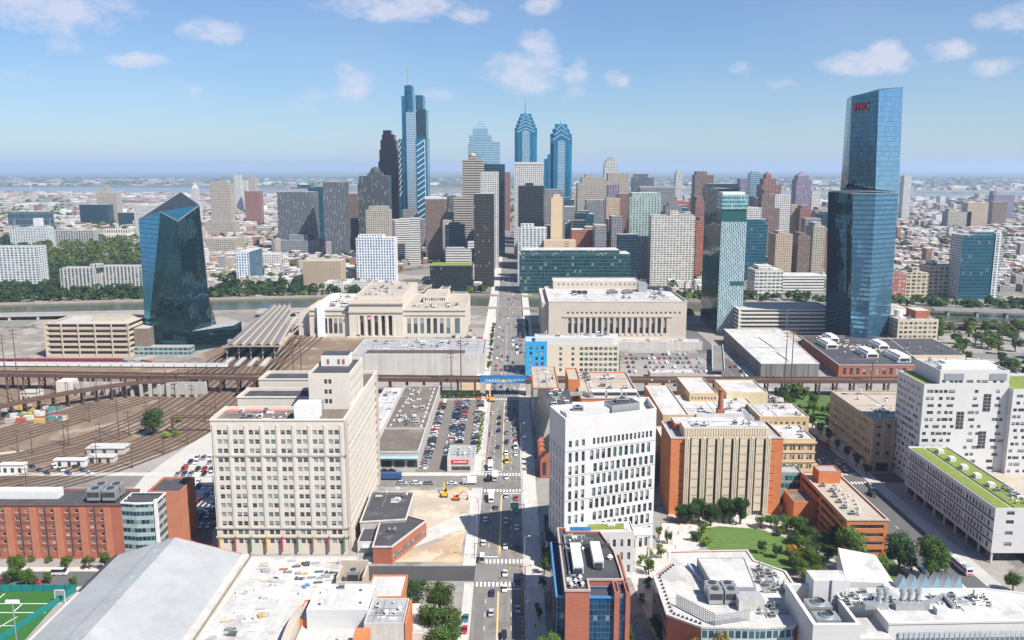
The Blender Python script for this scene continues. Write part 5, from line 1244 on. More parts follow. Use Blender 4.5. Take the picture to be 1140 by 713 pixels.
# ---- the railway station
def station():
    e = empty('railway_station', (-95, 800, 0), 'monumental cream stone railway station with a columned portico and tall windows', 'railway station')
    Yp = 755.0; xl, xr = XAT(388, 336, Yp), XAT(448, 336, Yp); h = 33.8
    st = mat('station limestone', (.60, .545, .465), .85, .05, .1, .04)
    building('x', None, None, rect(xl, Yp, xr, 880), h, st, roof_tan, {0: [(1.5, 20, [(9.5 + i * 6.4, 13 + i * 6.4) for i in range(5)])]}, parapet=1.5, parent=e, rev=4, glasses=[glass_dark], bars=0)
    b = MB()
    for i in range(6): x = xl + 8 + i * 6.4; b.tube((x, Yp + .8, 1.5), (x, Yp + .8, 20.5), 1.25, 0, 10, 1.05)
    b.build('colonnade', st, e)
    b = MB(); b.box(xl - .6, Yp - .8, 22.5, xr + .6, Yp - .01, 24); b.box(xl - .9, Yp - 1.2, 30.4, xr + .9, Yp - .01, 31.6); b.box(xl - 2, Yp - 6, 0, xr + 2, Yp - .8, 1.4); b.build('entablature', limestone_d, e)
    b = MB(); b.box(xl + 4, Yp + 18, h - 1.5, xr - 3, 872, h + 1.3, 0, 1); b.build('attic', [st, roof_tan], e)
    for side, (a, c, n, w) in (('l', (344, 387.6, 6, 3.2)), ('r', (448.4, 518, 7, 3.4))):
        Y0 = 759.0; x0, x1 = XAT(a, 345, Y0), XAT(c, 345, Y0); hh = 26.0; L = x1 - x0
        if side == 'l': x1 = xl - .05
        else: x0 = xr + .05
        cs = cols_even(L, n, w, 3 if side == 'l' else 2, 5 if side == 'l' else 13)
        if side == 'r': cs = cs + [(L - 10, L - 5.5)]
        building('x', None, None, rect(x0, Y0, x1, 852), hh, st, roof_tan if side == 'r' else roof_white, {0: [(3, 17, cs)], 1: [(3, 17, cols_even(90, 9, 4, 4))]} , parapet=1.2, parent=e, glasses=[glass_dark, glass_green], bars=3, limit=100)
        b = MB(); b.box(x0 - .4, Y0 - .6, 19.5, x1 + .4, Y0 - .01, 20.6); b.box(x0 - .4, Y0 - .8, 23.8, x1 + .4, Y0 - .01, 24.6); b.build('cornice_band', limestone_d, e)
        if side == 'r':
            building('x', None, None, rect(x0 + 14, 800, x1 - 20, 850), 31, st, roof_tan, {0: [(26.5, 29.5, cols_even(x1 - x0 - 34, 10, 1.4, 1))]}, parapet=.8, parent=e, z0=25)
            clutter(e, x0 + 4, 765, x1 - 6, 796, 25, 14, 61, 1.3)
        else: clutter(e, x0 + 4, 765, x1 - 4, 840, 25, 18, 62, 1.6)
    X = XAT(344, 345, 757); b = MB(); b.box(X + 7, 756.8, .2, X + 13.5, 758.9, 29); b.box(X + 7, 759, 25.3, X + 13.5, 830, 29.5); b.build('scaffold_wrap', mat('white scaffold sheeting', (.78, .79, .8), .6), e)
    add_box(e, 'side_wing', X - 12, 765, 0, X - .1, 850, 20, st, roof_tan)
    clutter(e, xl + 6, 776, xr - 6, 868, h + 1.3, 26, 63, 1.1)
    X0, Y0_, X1_, Y1_ = -118.5, 615.0, -20.5, 672.0
    e = empty('deck_structure', (-70, 640, 0), 'wide pale concrete deck building with a blank front wall below the station', 'concrete deck')
    building('x', None, None, rect(X0, Y0_, X1_, Y1_), 15.6, concrete_pale, roof_grey, {}, parapet=1.2, parent=e)
    b = MB(); b.box(-108, 622, 14.4, -35, 624.5, 17, 0, 1); b.build('roof_shelter', [mat('dark shelter', (.12, .11, .1)), roof_tan], e)
    b = MB()
    for i in range(24): b.box(X0 + 1 + i * 4.1, Y0_ - .05, .5, X0 + 1.12 + i * 4.1, Y0_ - .003, 14.6)
    b.build('wall_joint', limestone_d, e)
    clutter(e, X0 + 8, 628, X1_ - 4, 668, 14.4, 34, 64, .9); add_box(e, 'ramp', X0 - 12, 640, 0, X0 - .1, 664, 8, concrete, asphalt)
    e = empty('flagpole', (-128, 745, 0), 'flagpole flying a striped red and white flag in front of the station', 'flagpole')
    b = MB(); b.tube((-128, 745, 0), (-128, 745, 22), .2, 0, 6); b.build('pole', metal_grey, e); b = MB()
    for i in range(5): b.box(-127.8, 744.95, 18 + i * .6, -124.5, 745.05, 18.6 + i * .6, i % 2)
    b.build('flag', [mat('flag red', (.5, .03, .04)), white_paint], e)
station()
# ---- the former post office, right of the avenue
def post_office():
    e = empty('post_office', (110, 780, 0), 'huge buff stone former post office with a long row of tall windows', 'post office')
    st = mat('post office limestone', (.53, .455, .38), .85, .05, .1, .05); Y0 = 733.0; x0, x1 = XAT(611, 334, Y0), XAT(765, 334, Y0); h = 36.5; L = x1 - x0
    base = (L - 25) / 17
    building('x', None, None, rect(x0, Y0, x1, 828), h, st, roof_white, {0: [(8, 21.5, [(17 + i * base * .93, 17 + i * base * .93 + 2.7) for i in range(17)]), (25.5, 27.2, [(16 + i * 4.05, 17.7 + i * 4.05) for i in range(25)])], 3: [(6, 24, cols_even(95, 7, 3, 5))]}, parapet=1.6, parent=e, rev=1.2, glasses=[glass_dark], bars=3, coping=limestone)
    b = MB()
    for i in range(16):
        a = x0 + 17 + i * base * .93 + 2.7; b.box(a + .3, Y0 - .5, 7, a + base * .93 - 3.0, Y0 - .003, 22.3)
    b.box(x0 + 12, Y0 - .7, 22.6, x1 - 12, Y0 - .004, 23.6); b.build('pilaster', st, e)
    b = MB(); b.box(x0 - .5, Y0 - 1.5, 0, x1 + .5, Y0 - .01, 4.2, 0, 1); b.build('plinth', [st, concrete], e)
    b = MB(); b.box(x0 + 60, Y0 - 12, 3.4, x1 - 24, Y0 - 1.55, 4.4, 0); b.build('loading_canopy', concrete_pale, e)
    b = MB(); b.box(x0 + 62, Y0 - 1.65, .2, x1 - 26, Y0 - 1.51, 3.3); b.build('loading_bay', steel_dark, e)
    building('x', None, None, rect(x0 + 8, 822, x0 + 92, 850), 42.5, st, roof_white, {0: [(38.4, 40.4, cols_even(84, 17, 1.3, 3))]}, parapet=1, parent=e, z0=30)
    building('x', None, None, rect(x0 - 5.5, 742, x0 - .05, 835), 34, st, roof_white, {3: [(6, 24, cols_even(93, 7, 3, 5))]}, parapet=1, parent=e)
    add_box(e, 'lift_house', x0 + 88, 800, 35, x0 + 96, 815, 43, metal_grey)
    for k in range(3): unit(e, x0 + 26 + k * 5, 790, 35, 4.4, 6, 2.5, steel_dark)
    for k in range(2): unit(e, x0 + 62 + k * 14, 792, 35, 8, 10, 3, metal_grey, 0, .2)
    clutter(e, x0 + 8, 745, x1 - 10, 785, 35, 12, 65, 1.2); clutter(e, x0 + 92, 745, x1 - 5, 820, 35, 8, 66, 1.4)
    e = empty('office_building', (50, 618, 0), 'beige office building with a bright blue end wall and white roof screen', 'office building')
    Y0 = 612.0; x0, xm, x1 = XAT(585, 376, Y0), XAT(609, 376, Y0), XAT(689.5, 376, Y0); h = 28.5
    bm = mat('bright blue panels', (.03, .34, .62), .5, .04); cr = mat('cream render', (0, 0, 0)); beige = mat('beige wall', (.62, .54, .42), .8, .05)
    building('x', None, None, rect(x0, Y0, xm, 632), h - 3, bm, roof_white, {0: [(3.5 + i * 4, 6 + i * 4, [(3 + k * 4.2, 5 + k * 4.2) for k in range(3)]) for i in range(5)], 3: [(3.5 + i * 4, 6 + i * 4, cols_even(20, 4, 2, 1)) for i in range(5)]}, parapet=.5, parent=e, glasses=[glass_dark, glass_blind])
    building('x', None, None, rect(xm + .05, Y0 + .2, x1, 632), h - 5.2, beige, roof_white, {0: [(3 + i * 4, 5.2 + i * 4, [(9, 11.5), (18, 20.5)] + cols_even(29, 8, 2.5, 0.3, .2) and [(9, 11), (18, 20)] + [(24 + k * 3.55, 26.6 + k * 3.55) for k in range(8)]) for i in range(5)]}, parapet=.5, parent=e, glasses=[glass_teal, glass_dark, glass_green])
    b = MB(); b.box(x0 + 7, Y0 + .6, h - 5.4, x1 - .5, Y0 + 14, h, 0, 1)
    for i in range(46): b.box(x0 + 7.3 + i * 1.25, Y0 + .35, h - 5, x0 + 7.6 + i * 1.25, Y0 + .599, h - .2, 0)
    b.build('roof_screen', [metal_white, roof_white], e); clutter(e, x0 + 9, Y0 + 2, x1 - 3, Y0 + 13, h, 14, 67, .9)
post_office()
# ---- big hangar-like hall
def hangar():
    e = empty('training_hall', (202, 670, 0), 'large low hall with a wide pale grey roof and grey walls beside the viaduct, right', 'hall')
    st = fac('grey siding', (.22, .21, .2), (.16, .155, .15), 1.6, 30, .9, .98, blinds=0, rough=.7)
    building('x', None, None, [(180.5, 603), (222.5, 603), (236, 738), (186.5, 738)], 11.2, st, roof_white, {}, parapet=.25, parent=e, coping=panel_white)
    b = MB(); b.bar((203, 612, 11.1), (203, 640, 11.1), .7, .12); b.bar((206, 655, 11.1), (206, 700, 11.1), .7, .12); b.bar((188, 660, 11.1), (228, 660, 11.1), .3, .1); b.build('roof_joint', steel_dark, e)
    cb = brick
    e = empty('brick_works', (265, 650, 0), 'dark roofed brick works carrying long white air handling units, behind the viaduct, right', 'works building')
    building('x', None, None, [(238, 606), (300, 606), (320, 716), (246, 716)], 9.5, brick, roof_dark, {0: [(2, 7, cols_even(62, 12, 2.4, 2))]}, parapet=.6, parent=e, coping=concrete)
    for (x, y, w, d) in ((250, 664, 9, 22), (268, 630, 9, 22), (286, 616, 9, 24), (262, 690, 8, 18), (290, 660, 8, 20)):
        b = MB(); b.box(x, y, 8.9, x + w, y + d, 12.4, 0); b.face([(x + .5, y, 12.4), (x + w - .5, y, 12.4), (x + w / 2, y + 1, 14.2)]); b.box(x + 1.4, y + 1, 12.4, x + w - 1.4, y + d - 2, 14, 0)
        b.box(x + 1, y - .12, 9.6, x + w - 1, y - .01, 11.8, 1); b.build('air_handler', [metal_white, steel_dark], e)
    b = MB()
    for k in range(9): b.bar((258 + k * 3.6, 676 - k * 3, 9.4), (264 + k * 3.6, 682 - k * 3, 9.4), 1.0, 1.6)
    b.build('cooling_rack', mat('tan louvre', (.4, .34, .24)), e); clutter(e, 255, 612, 296, 708, 8.9, 16, 71, 1)
    e = empty('low_building', (233, 720, 0), 'small pale two-storey building between the white hall roof and the brick works', 'low building')
    building('x', None, None, rect(222, 706, 246, 742), 9, concrete_pale, roof_tan, {0: [(4.5, 6.8, cols_even(24, 5, 3.4, 1))]}, parapet=.6, parent=e)
    Y0 = 705.0; e = empty('office_building', (335, 735, 0), 'cream concrete office building with square windows at the foot of the leaning glass tower', 'office building')
    cr = mat('cream concrete', (.58, .50, .37), .85, .05, .2); x0, x1 = XAT(1000, 358, Y0), XAT(1045, 358, Y0); h = 25.5
    building('x', None, None, rect(x0, Y0, x1, 766), h, cr, roof_white, {0: floors(5, 24, 5, .52, cols_even(x1 - x0, 8, 2.7, .8)), 3: floors(1, 24, 6, .45, cols_even(61, 16, 2.2, 1))}, parapet=.8, parent=e, limit=100)
    for (a, c, d, f, z) in ((2, 12, 30, 46, 7), (14, 20, 34, 50, 5), (18, 30, 8, 26, 6)): add_box(e, 'penthouse', x0 + a, Y0 + d, h - .8, x0 + c, Y0 + f, h + z, cr if z != 6 else brick, roof_white)
    b = MB(); b.tube((x0 + 9, Y0 + 20, h - .5), (x0 + 9, Y0 + 20, h + 5), 3.6, 0, 14); b.build('dish_mount', metal_white, e); clutter(e, x0 + 2, Y0 + 3, x1 - 3, Y0 + 28, h - .8, 9, 73, .8)
    e = empty('low_building', (335, 672, 0), 'low building with a flat black roof in front of the cream concrete office building', 'low building')
    building('x', None, None, [(296, 636), (346, 636), (352, 703), (305, 703)], 10, mat('cream concrete', (0, 0, 0)), roof_dark, {}, parapet=.5, parent=e); clutter(e, 305, 650, 340, 695, 9.5, 5, 74, .8)
hangar()
# ---- slender residence tower with pale teal front
def slender():
    e = empty('residence_tower', (200, 800, 0), 'slender pale teal tower with staggered slot windows and a dark glass side wall', 'residence tower')
    Y0 = 771.0; x0, x1 = XAT(804, 226, Y0), XAT(832.5, 226, Y0); h = ZAT(217, Y0)
    fr = fac('pale teal slot facade', (.36, .48, .52), (.02, .06, .075), 1.7, 3.7, .46, .7, rough=.1, var=.6, blinds=.2, wrough=.35, stag=.5)
    top = fac('teal top glazing', (.3, .48, .5), (.06, .19, .22), 1.6, 3.6, .85, .7, rough=.1, wrough=.3)
    dk = fac('green black mirror wall', (.02, .05, .055), (.03, .07, .08), 1.5, 3.5, .93, .9, metal=.85, rough=.06, var=.2, blinds=0, wrough=.2, wmetal=.6, tilt=.014)
    building('x', None, None, rect(x0, Y0, x1, 792), h - 24, dk, roof_grey, {0: fr, 1: fr}, parapet=.5, parent=e)
    add_box(e, 'dark_band', x0 + .4, Y0 + .4, h - 24.2, x1 - .4, 791.6, h - 13, mat('dark green glazing', (.02, .1, .1), .1))
    building('x', None, None, rect(x0, Y0 - .4, x1 + .2, 792), h, top, roof_grey, {}, parapet=.5, parent=e, z0=h - 13)
    building('x', None, None, rect(x0 + 1.2, 792.1, x1 - 4, 846), h + 5, dk, roof_grey, {}, parapet=.5, parent=e)
    b = MB(); b.box(x0 + .8, Y0 + 3, h - .5, x1 - 2, 790, h + 2.2); b.build('roof_screen', metal_white, e)
    b = MB(); b.box(x0 + 10, Y0 - .12, 45, x1 - .3, Y0 - .01, 49); b.build('dark_bay', mat('dark green glazing', (.02, .1, .1)), e)
slender()
# ---- tall leaning glass tower, right
def leaning():
    e = empty('glass_tower', (290, 740, 0), 'very tall leaning mirror glass tower with a lower shoulder and red rooftop letters, right', 'skyscraper')
    def V(px, py, Y): return (XAT(px, py, Y), Y, ZAT(py, Y))
    dk = fac('dark mirror glazing', (.025, .07, .10), (.06, .14, .20), 1.5, 4.0, .94, .86, metal=.9, rough=.04, var=.16, blinds=0, wrough=.2, wmetal=.7, tilt=.016)
    lt = fac('pale lit blue mirror glazing', (.16, .30, .42), (.26, .44, .60), 1.5, 4.0, .92, .84, metal=.85, rough=.08, var=.14, blinds=.0, wrough=.25, wmetal=.7, tilt=.006)  # paler copy of the glass, the lit wall's brightness put into its colour
    md = fac('banded blue glazing', (.05, .15, .24), (.17, .36, .52), 1.5, 4.0, .96, .58, metal=.8, rough=.07, var=.2, blinds=.0, wrough=.3, wmetal=.5, tilt=.008)
    # upper shaft
    tA, tB, tC = V(948.5, 107, 745), V(978.5, 101, 716), V(1005.5, 97, 728); tM = V(962, 103.5, 731)
    uA, uB, uC = V(944, 205, 745), V(974.5, 211, 715), V(1000.5, 214, 727); uM = V(959.5, 208, 730)
    tD, tE = (tC[0] - 4, 768, tC[2] + 2), (tA[0] + 6, 772, tA[2]); uD, uE = (uC[0] - 4, 768, uC[2]), (uA[0] + 4, 772, uC[2])
    hull('x', [('upper_left_wall', dk, [[uA, uB, tB, tA]]), ('upper_right_wall', lt, [[uB, uC, tC, tB]]), ('upper_back_wall', dk, [[uC, uD, tD, tC], [uD, uE, tE, tD], [uE, uA, tA, tE]]), ('roof', mat('dark roof glazing', (0, 0, 0)), [[tA, tB, tC, tD, tE]])], e)
    zl = uB[2] - 3.2
    P = [(XAT(922.5, 206, 748), 748, zl), (XAT(944, 206, 722), 722, zl), (XAT(950, 211, 714), 714, zl), (XAT(975, 214, 709), 709, zl), (XAT(1000.5, 214, 724.5), 724.5, zl), (uC[0], 770, zl), (P_ := XAT(925, 206, 785), 785, zl)]
    B = [(XAT(919, 372, 750), 750, 0), (XAT(942, 372, 722), 722, 0), (XAT(947.5, 372, 713), 713, 0), (XAT(966, 372, 706), 706, 0), (XAT(990, 372, 724), 724, 0), (XAT(989, 372, 724), 770, 0), (XAT(925, 372, 785) - 3, 785, 0)]
    hull('x', [('lower_left_wall', dk, [[B[0], B[1], P[1], P[0]], [B[1], B[2], P[2], P[1]], [B[6], B[0], P[0], P[6]]]), ('lower_right_wall', md, [[B[2], B[3], P[3], P[2]], [B[3], B[4], P[4], P[3]]]), ('lower_back_wall', md, [[B[4], B[5], P[5], P[4]], [B[5], B[6], P[6], P[5]]]), ('shoulder_roof', roof_grey, [P])], e)
    # letters high on the left wall
    cu = bpy.data.curves.new('lettering', 'FONT'); cu.body = 'FMC'; cu.size = 9; cu.extrude = .25; cu.offset = .12; cu.materials.append(mat('red sign', (0, 0, 0)))
    o = text_obj(cu)
    a, c = Vector(tA), Vector(tB); d = (Vector((c.x, c.y, 0)) - Vector((a.x, a.y, 0))).normalized(); nrm = Vector((d.y, -d.x, 0))
    pos = a + d * 3.4 + Vector((0, 0, -13)) + nrm * .8; o.location = pos - root_loc(e); o.rotation_euler = (R(90), 0, math.atan2(d.y, d.x)); o.parent = e; o.scale = (1, 1, 1)
leaning()
# ---- bridges over the river
def bridge(label, x0, y0, x1, y1, w, z=3.4, m=concrete_pale, arches=True):
    a, c = Vector((x0, y0, 0)), Vector((x1, y1, 0)); d = (c - a).normalized(); n = Vector((-d.y, d.x, 0))
    e = empty('bridge', (a + c) / 2, label, 'bridge')
    b = MB(); b.bar(a + Vector((0, 0, z - .6)), c + Vector((0, 0, z - .6)), w, 1.2); b.build('deck', asphalt_worn, e)
    for s in (-1, 1):
        b = MB(); b.bar(a + n * s * (w / 2 + .3) + Vector((0, 0, z)), c + n * s * (w / 2 + .3) + Vector((0, 0, z)), .5, 2.4); b.build('parapet', m, e)
    L = (c - a).length; k = max(2, int(L / 28))
    for i in range(k + 1 if z > 2 else 0):
        p = a + d * (L * (i + .5) / (k + 1)); b = MB(); b.bar(p - n * w / 2 + Vector((0, 0, (z - 1.2) / 2)), p + n * w / 2 + Vector((0, 0, (z - 1.2) / 2)), 2.2, z - 1.25); b.build('pier', m, e)
bridge('short concrete ramp climbing beside the square car lot', 152, 612, 172, 700, 8, 4.2)
simple('low_building', 'long low pale building at the back of the square car lot', 'low building', rect(74, 702, 160, 714), 7, concrete_pale, roof_white, clut=8)
simple('low_building', 'small flat white roofed block at the front of the square car lot', 'low building', rect(100, 600, 134, 612), 5, concrete, roof_white, clut=5, big=.6)
bridge('broad stone bridge carrying the avenue over the river', -2, 866, -2, 1020, 27, .32)
bridge('plain concrete bridge over the river left of the avenue', -62, 870, -62, 1024, 15, 3.2)
bridge('pale road bridge over the river beside the slender teal tower', 168, 842, 168, 990, 14, 3.4)
bridge('long low railway bridge over the river at the right edge', 330, 790, 720, 812, 12, 5.2, rust)
bridge('elevated expressway ramp on the far bank at the right edge', 440, 880, 760, 800, 11, 6, concrete)
bridge('pale low viaduct on the near bank beyond the faceted glass tower', -262, 866, -130, 884, 12, 6, concrete_pale)
bridge('curving railway approach beyond the station', -158, 860, -112, 1010, 16, 7, limestone_d)
bridge('long brown railway line rising beyond the river', -112, 1012, -70, 1320, 14, 8, limestone_d)
bridge('pale ramp street beside the railway beyond the river', -84, 1012, -58, 1330, 9, 6, concrete_pale)
bridge('elevated highway along the near bank, left edge', -760, 815, -330, 870, 11, 5, concrete)
# ============================================================ THE SKYLINE
REG = [(-30, 1000, 26, 9000), (-160, 860, -50, 1340)]
def clash(x0, y0, x1, y1, g=3): return any(x0 - g < c and x1 + g > a and y0 - g < d and y1 + g > b for a, b, c, d in REG)
F_ = fac
SM = {
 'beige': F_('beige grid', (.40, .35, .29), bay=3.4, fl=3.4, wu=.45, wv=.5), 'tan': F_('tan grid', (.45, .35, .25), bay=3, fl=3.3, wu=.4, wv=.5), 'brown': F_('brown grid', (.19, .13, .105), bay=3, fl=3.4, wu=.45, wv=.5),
 'redbrown': F_('red brown grid', (.25, .115, .095), bay=3, fl=3.4, wu=.4, wv=.5), 'white': F_('white grid', (.58, .57, .55), bay=3.4, fl=3.2, wu=.6, wv=.5), 'grey': F_('grey grid', (.23, .235, .25), bay=3.2, fl=3.5, wu=.5, wv=.5),
 'gvert': F_('grey vertical fins', (.15, .165, .185), bay=2.6, fl=3.6, wu=.5, wv=.97, var=.3), 'dvert': F_('dark vertical fins', (.10, .105, .11), (.02, .03, .04), bay=2.4, fl=3.6, wu=.6, wv=.97, var=.3), 'dark': F_('dark bronze grid', (.045, .04, .04), (.015, .018, .02), bay=1.8, fl=3.6, wu=.7, wv=.65, var=.3, rough=.1, blinds=.02),
 'black': F_('black glass grid', (.02, .025, .03), (.012, .02, .025), bay=1.6, fl=3.8, wu=.8, wv=.8, blinds=.01), 'teal': F_('teal curtain glass', (.03, .11, .15), (.015, .11, .17), bay=3, fl=4, wu=.9, wv=.75, metal=.5, var=.25, blinds=.02, wrough=.3),
 'blue': F_('deep blue glass', (.015, .18, .30), (.015, .20, .34), bay=3.2, fl=4, wu=.92, wv=.8, metal=.6, var=.18, blinds=0, wrough=.25, wmetal=.4), 'pale': F_('pale blue glass', (.3, .42, .5), (.22, .38, .5), bay=3, fl=4, wu=.92, wv=.72, metal=.5, var=.15, blinds=0, wrough=.3),
 'dblue': F_('dark blue glass', (.03, .07, .10), (.02, .06, .09), bay=3, fl=4, wu=.9, wv=.8, metal=.6, var=.25, blinds=0, wrough=.3), 'stripe': F_('striped tower', (.46, .40, .33), (.03, .04, .05), bay=3, fl=3.8, wu=1.0, wv=.5, var=.2, blinds=.0), 'wrib': F_('white ribbon', (.66, .64, .6), bay=3, fl=3.5, wu=1.0, wv=.42, var=.2, blinds=0),
 'greeng': F_('green balcony glass', (.36, .44, .40), (.05, .13, .13), bay=4, fl=3.1, wu=.55, wv=.6, var=.6, blinds=.2, wrough=.5), 'granite': F_('red granite', (.20, .075, .075), (.03, .035, .05), bay=3, fl=3.8, wu=.5, wv=.5, var=.2, blinds=0), 'dgranite': F_('dark granite', (.07, .05, .06), (.02, .03, .045), bay=3, fl=3.8, wu=.55, wv=.55, var=.2, blinds=0),
 'wgrid': F_('white open grid', (.62, .59, .54), (.07, .075, .075), bay=4.1, fl=2.95, wu=.72, wv=.52, var=.5, blinds=.2), 'wslab': F_('white blue slab', (.72, .72, .72), (.06, .16, .28), bay=3.6, fl=3.6, wu=.6, wv=.7, var=.4, blinds=.1), 'silver': F_('silver glass', (.42, .54, .62), (.36, .48, .58), bay=1.6, fl=4.2, wu=.9, wv=.9, metal=.7, var=.08, blinds=0, wrough=.3, rough=.16),
 'brickg': F_('brick grid', (.33, .12, .075), bay=3.2, fl=3.4, wu=.4, wv=.45), 'wbalc': F_('white balconies', (.6, .62, .62), (.08, .12, .13), bay=5, fl=3, wu=.62, wv=.6, var=.5), 'lav': F_('violet grey tower', (.26, .22, .30), (.05, .05, .09), bay=2.8, fl=3.6, wu=.45, wv=.8, var=.3),
}
def twr(name, label, m, Y, tiers, D=32, m3=None, cap=None, spire=None, cat=None, group=None, roofm=None, side=None, cone=None):
    """tiers: [(left px, right px, top px), ...] from the lowest up; every tier stands on the one below"""
    m = SM[m] if isinstance(m, str) else m; side = SM[side] if isinstance(side, str) else side
    xs = [XAT(t[i], tiers[0][2], Y) for t in tiers[:1] for i in (0, 1)]; REG.append((xs[0], Y, xs[1], Y + D))
    e = empty(name, ((xs[0] + xs[1]) / 2, Y + D / 2, 0), label, cat or 'skyscraper', group)
    z0 = 0; W0 = xs[1] - xs[0]
    for i, (l, r, t) in enumerate(tiers):
        x0, x1, z1 = XAT(l, t, Y), XAT(r, t, Y), ZAT(t, Y); k = (x1 - x0) / W0 if i else 1; k = min(1, max(.35, k)); yo = D * (1 - k) / 2 * .6
        if z1 - z0 < .5: continue
        b = MB(); b.prism(rect(x0, Y + yo, x1, Y + D - yo), z0, z1, 0, 1)
        mats = [m, roofm or roof_grey]
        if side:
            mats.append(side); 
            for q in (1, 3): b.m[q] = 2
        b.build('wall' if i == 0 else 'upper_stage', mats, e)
        z0 = z1; last = (x0, Y + yo, x1, Y + D - yo, z1)
    x0, y0, x1, y1, z = last
    if cap == 'pent':
        b = MB(); b.box(x0 + (x1 - x0) * .2, y0 + (y1 - y0) * .2, z, x0 + (x1 - x0) * .75, y1 - (y1 - y0) * .25, z + 5, 0, 1); b.build('penthouse', [metal_grey, roof_grey], e)
    if cap == 'pyr' or cap == 'pyrg':
        zt = ZAT(spire[0], Y); cx, cyy = (x0 + x1) / 2, (y0 + y1) / 2; b = MB(); c4 = [(x0, y0, z), (x1, y0, z), (x1, y1, z), (x0, y1, z)]
        for i in range(4): b.face([c4[i], c4[(i + 1) % 4], (cx, cyy, zt)], 0, [(0, z), (x1 - x0, z), ((x1 - x0) / 2, zt)])
        b.build('pyramid_roof', [SM['pale'] if cap == 'pyrg' else m], e)
        if len(spire) > 1: b = MB(); b.tube((cx, cyy, zt - 2), (cx, cyy, ZAT(spire[1], Y)), .8, 0, 6, .2); b.build('spire', metal_grey, e)
    if cap == 'dome':
        cx, cyy, r = (x0 + x1) / 2, (y0 + y1) / 2, (x1 - x0) / 2 * .8; b = MB()
        for i in range(4):
            a0, a1 = i * math.pi / 8, (i + 1) * math.pi / 8; b.tube((cx, cyy, z + r * math.sin(a0)), (cx, cyy, z + r * math.sin(a1)), r * math.cos(a0), 0, 12, max(.1, r * math.cos(a1)), caps=False)
        b.build('dome', spire or metal_grey, e)
    if cap == 'mast': cx, cyy = (x0 + x1) / 2, (y0 + y1) / 2; b = MB(); b.tube((cx, cyy, z), (cx, cyy, ZAT(spire[0], Y)), 1.2, 0, 6, .5); b.build('mast', metal_grey, e)
    if cap == 'slab': b = MB(); b.box(x0 - .5, y0 - .5, z - 3, x1 + .5, y1 + .5, z + .5); b.build('crown_band', spire or panel_white, e)
    return e
# --- landmark: chamfered blue glass towers with chevron gable tops
def chevron(label, l, r, sh, Y, gl, top, mastpy, wing=None):
    x0, x1 = XAT(l, sh, Y), XAT(r, sh, Y); W = x1 - x0; D = W; cx = (x0 + x1) / 2; cyy = Y + D / 2; zs = ZAT(sh, Y); zt = ZAT(top, Y)
    e = empty('glass_skyscraper', (cx, cyy, 0), label, 'skyscraper'); REG.append((x0, Y, x1, Y + D))
    ch = W * .14; pts = [(x0 + ch, Y), (x1 - ch, Y), (x1, Y + ch), (x1, Y + D - ch), (x1 - ch, Y + D), (x0 + ch, Y + D), (x0, Y + D - ch), (x0, Y + ch)]
    b = MB(); b.prism(pts, 0, zs, 0, 1); b.build('wall', [SM['blue'], roof_grey], e)
    if wing: xw0, xw1, zw = XAT(wing[0], wing[2], Y), XAT(wing[1], wing[2], Y), ZAT(wing[2], Y); b = MB(); b.box(xw0, Y + 3, 0, xw1, Y + D, zw, 0, 1); b.box(xw1 - (xw1 - xw0) * .5, Y + 1.5, 0, xw1, Y + D - 1, zw + 9, 0, 1); b.build('shoulder', [SM['blue'], roof_grey], e)
    n = gl; pale = mat('silver blue glass', (.25, .46, .58), .2, .03, metal=.3)
    for k in range(n):                       # stacked crossed gables shrinking upwards
        f0 = 1 - k / n * .62; hw = W / 2 * f0; zb = zs + (zt - zs) * k / n * .82; ze = zb + (zt - zs) / n * .75; zp = ze + (zt - zs) / n * .95
        b = MB()
        for ax in (0, 1):
            d = hw * .99 if ax == 0 else hw
            def P(u, v, z): return (cx + u, cyy + v, z) if ax == 0 else (cx + v, cyy - u, z)
            A = [P(-hw * .86, -d, zb), P(hw * .86, -d, zb), P(hw * .86, -d, ze), P(0, -d, zp), P(-hw * .86, -d, ze)]; B = [P(-hw * .86, d, zb), P(hw * .86, d, zb), P(hw * .86, d, ze), P(0, d, zp), P(-hw * .86, d, ze)]
            uvs = [(p[0] + p[1] * .01, p[2]) for p in A]
            b.face(A, 0, uvs); b.face(B[::-1], 0, uvs[::-1])
            b.face([A[2], B[2], B[3], A[3]], 0); b.face([A[3], B[3], B[4], A[4]], 0); b.face([A[1], B[1], B[2], A[2]], 0); b.face([A[4], B[4], B[0], A[0]], 0)
        b.build('gabled_crown', [SM['blue']], e)
        b = MB()
        for dz in (0.0,):
            y = cyy - hw * .99 - .5
            b.bar((cx - hw * .8, y, ze - 1.5), (cx, y, zp - 1.8), .8, 2.4); b.bar((cx + hw * .8, y, ze - 1.5), (cx, y, zp - 1.8), .8, 2.4)
        b.build('chevron_trim', pale, e)
    b = MB(); b.box(x0 + W * .33, Y - 1.2, 0, x1 - W * .33, Y - .01, zs + (zt - zs) * .12); b.face([(x0 + W * .33, Y - 1.2, zs + (zt - zs) * .12), (x1 - W * .33, Y - 1.2, zs + (zt - zs) * .12), (cx, Y - 1.2, zs + (zt - zs) * .2)]); b.build('central_bay', SM['pale'], e)
    b = MB(); b.tube((cx, cyy, zt - 14), (cx, cyy, zt + 4), W * .12, 0, 4, 2.2); b.tube((cx, cyy, zt), (cx, cyy, ZAT(mastpy, Y)), 2.4, 0, 8, .4); b.build('spire', mat('silver blue glass', (0, 0, 0)), e)
chevron('blue glass skyscraper with stacked chevron gables and a long needle spire', 573, 598, 150, 1725, 5, 126, 108)
chevron('wider blue glass skyscraper with a chevron gable top, right of the needle topped one', 613, 637, 160, 1760, 3, 140, 132, (606, 613.5, 177))
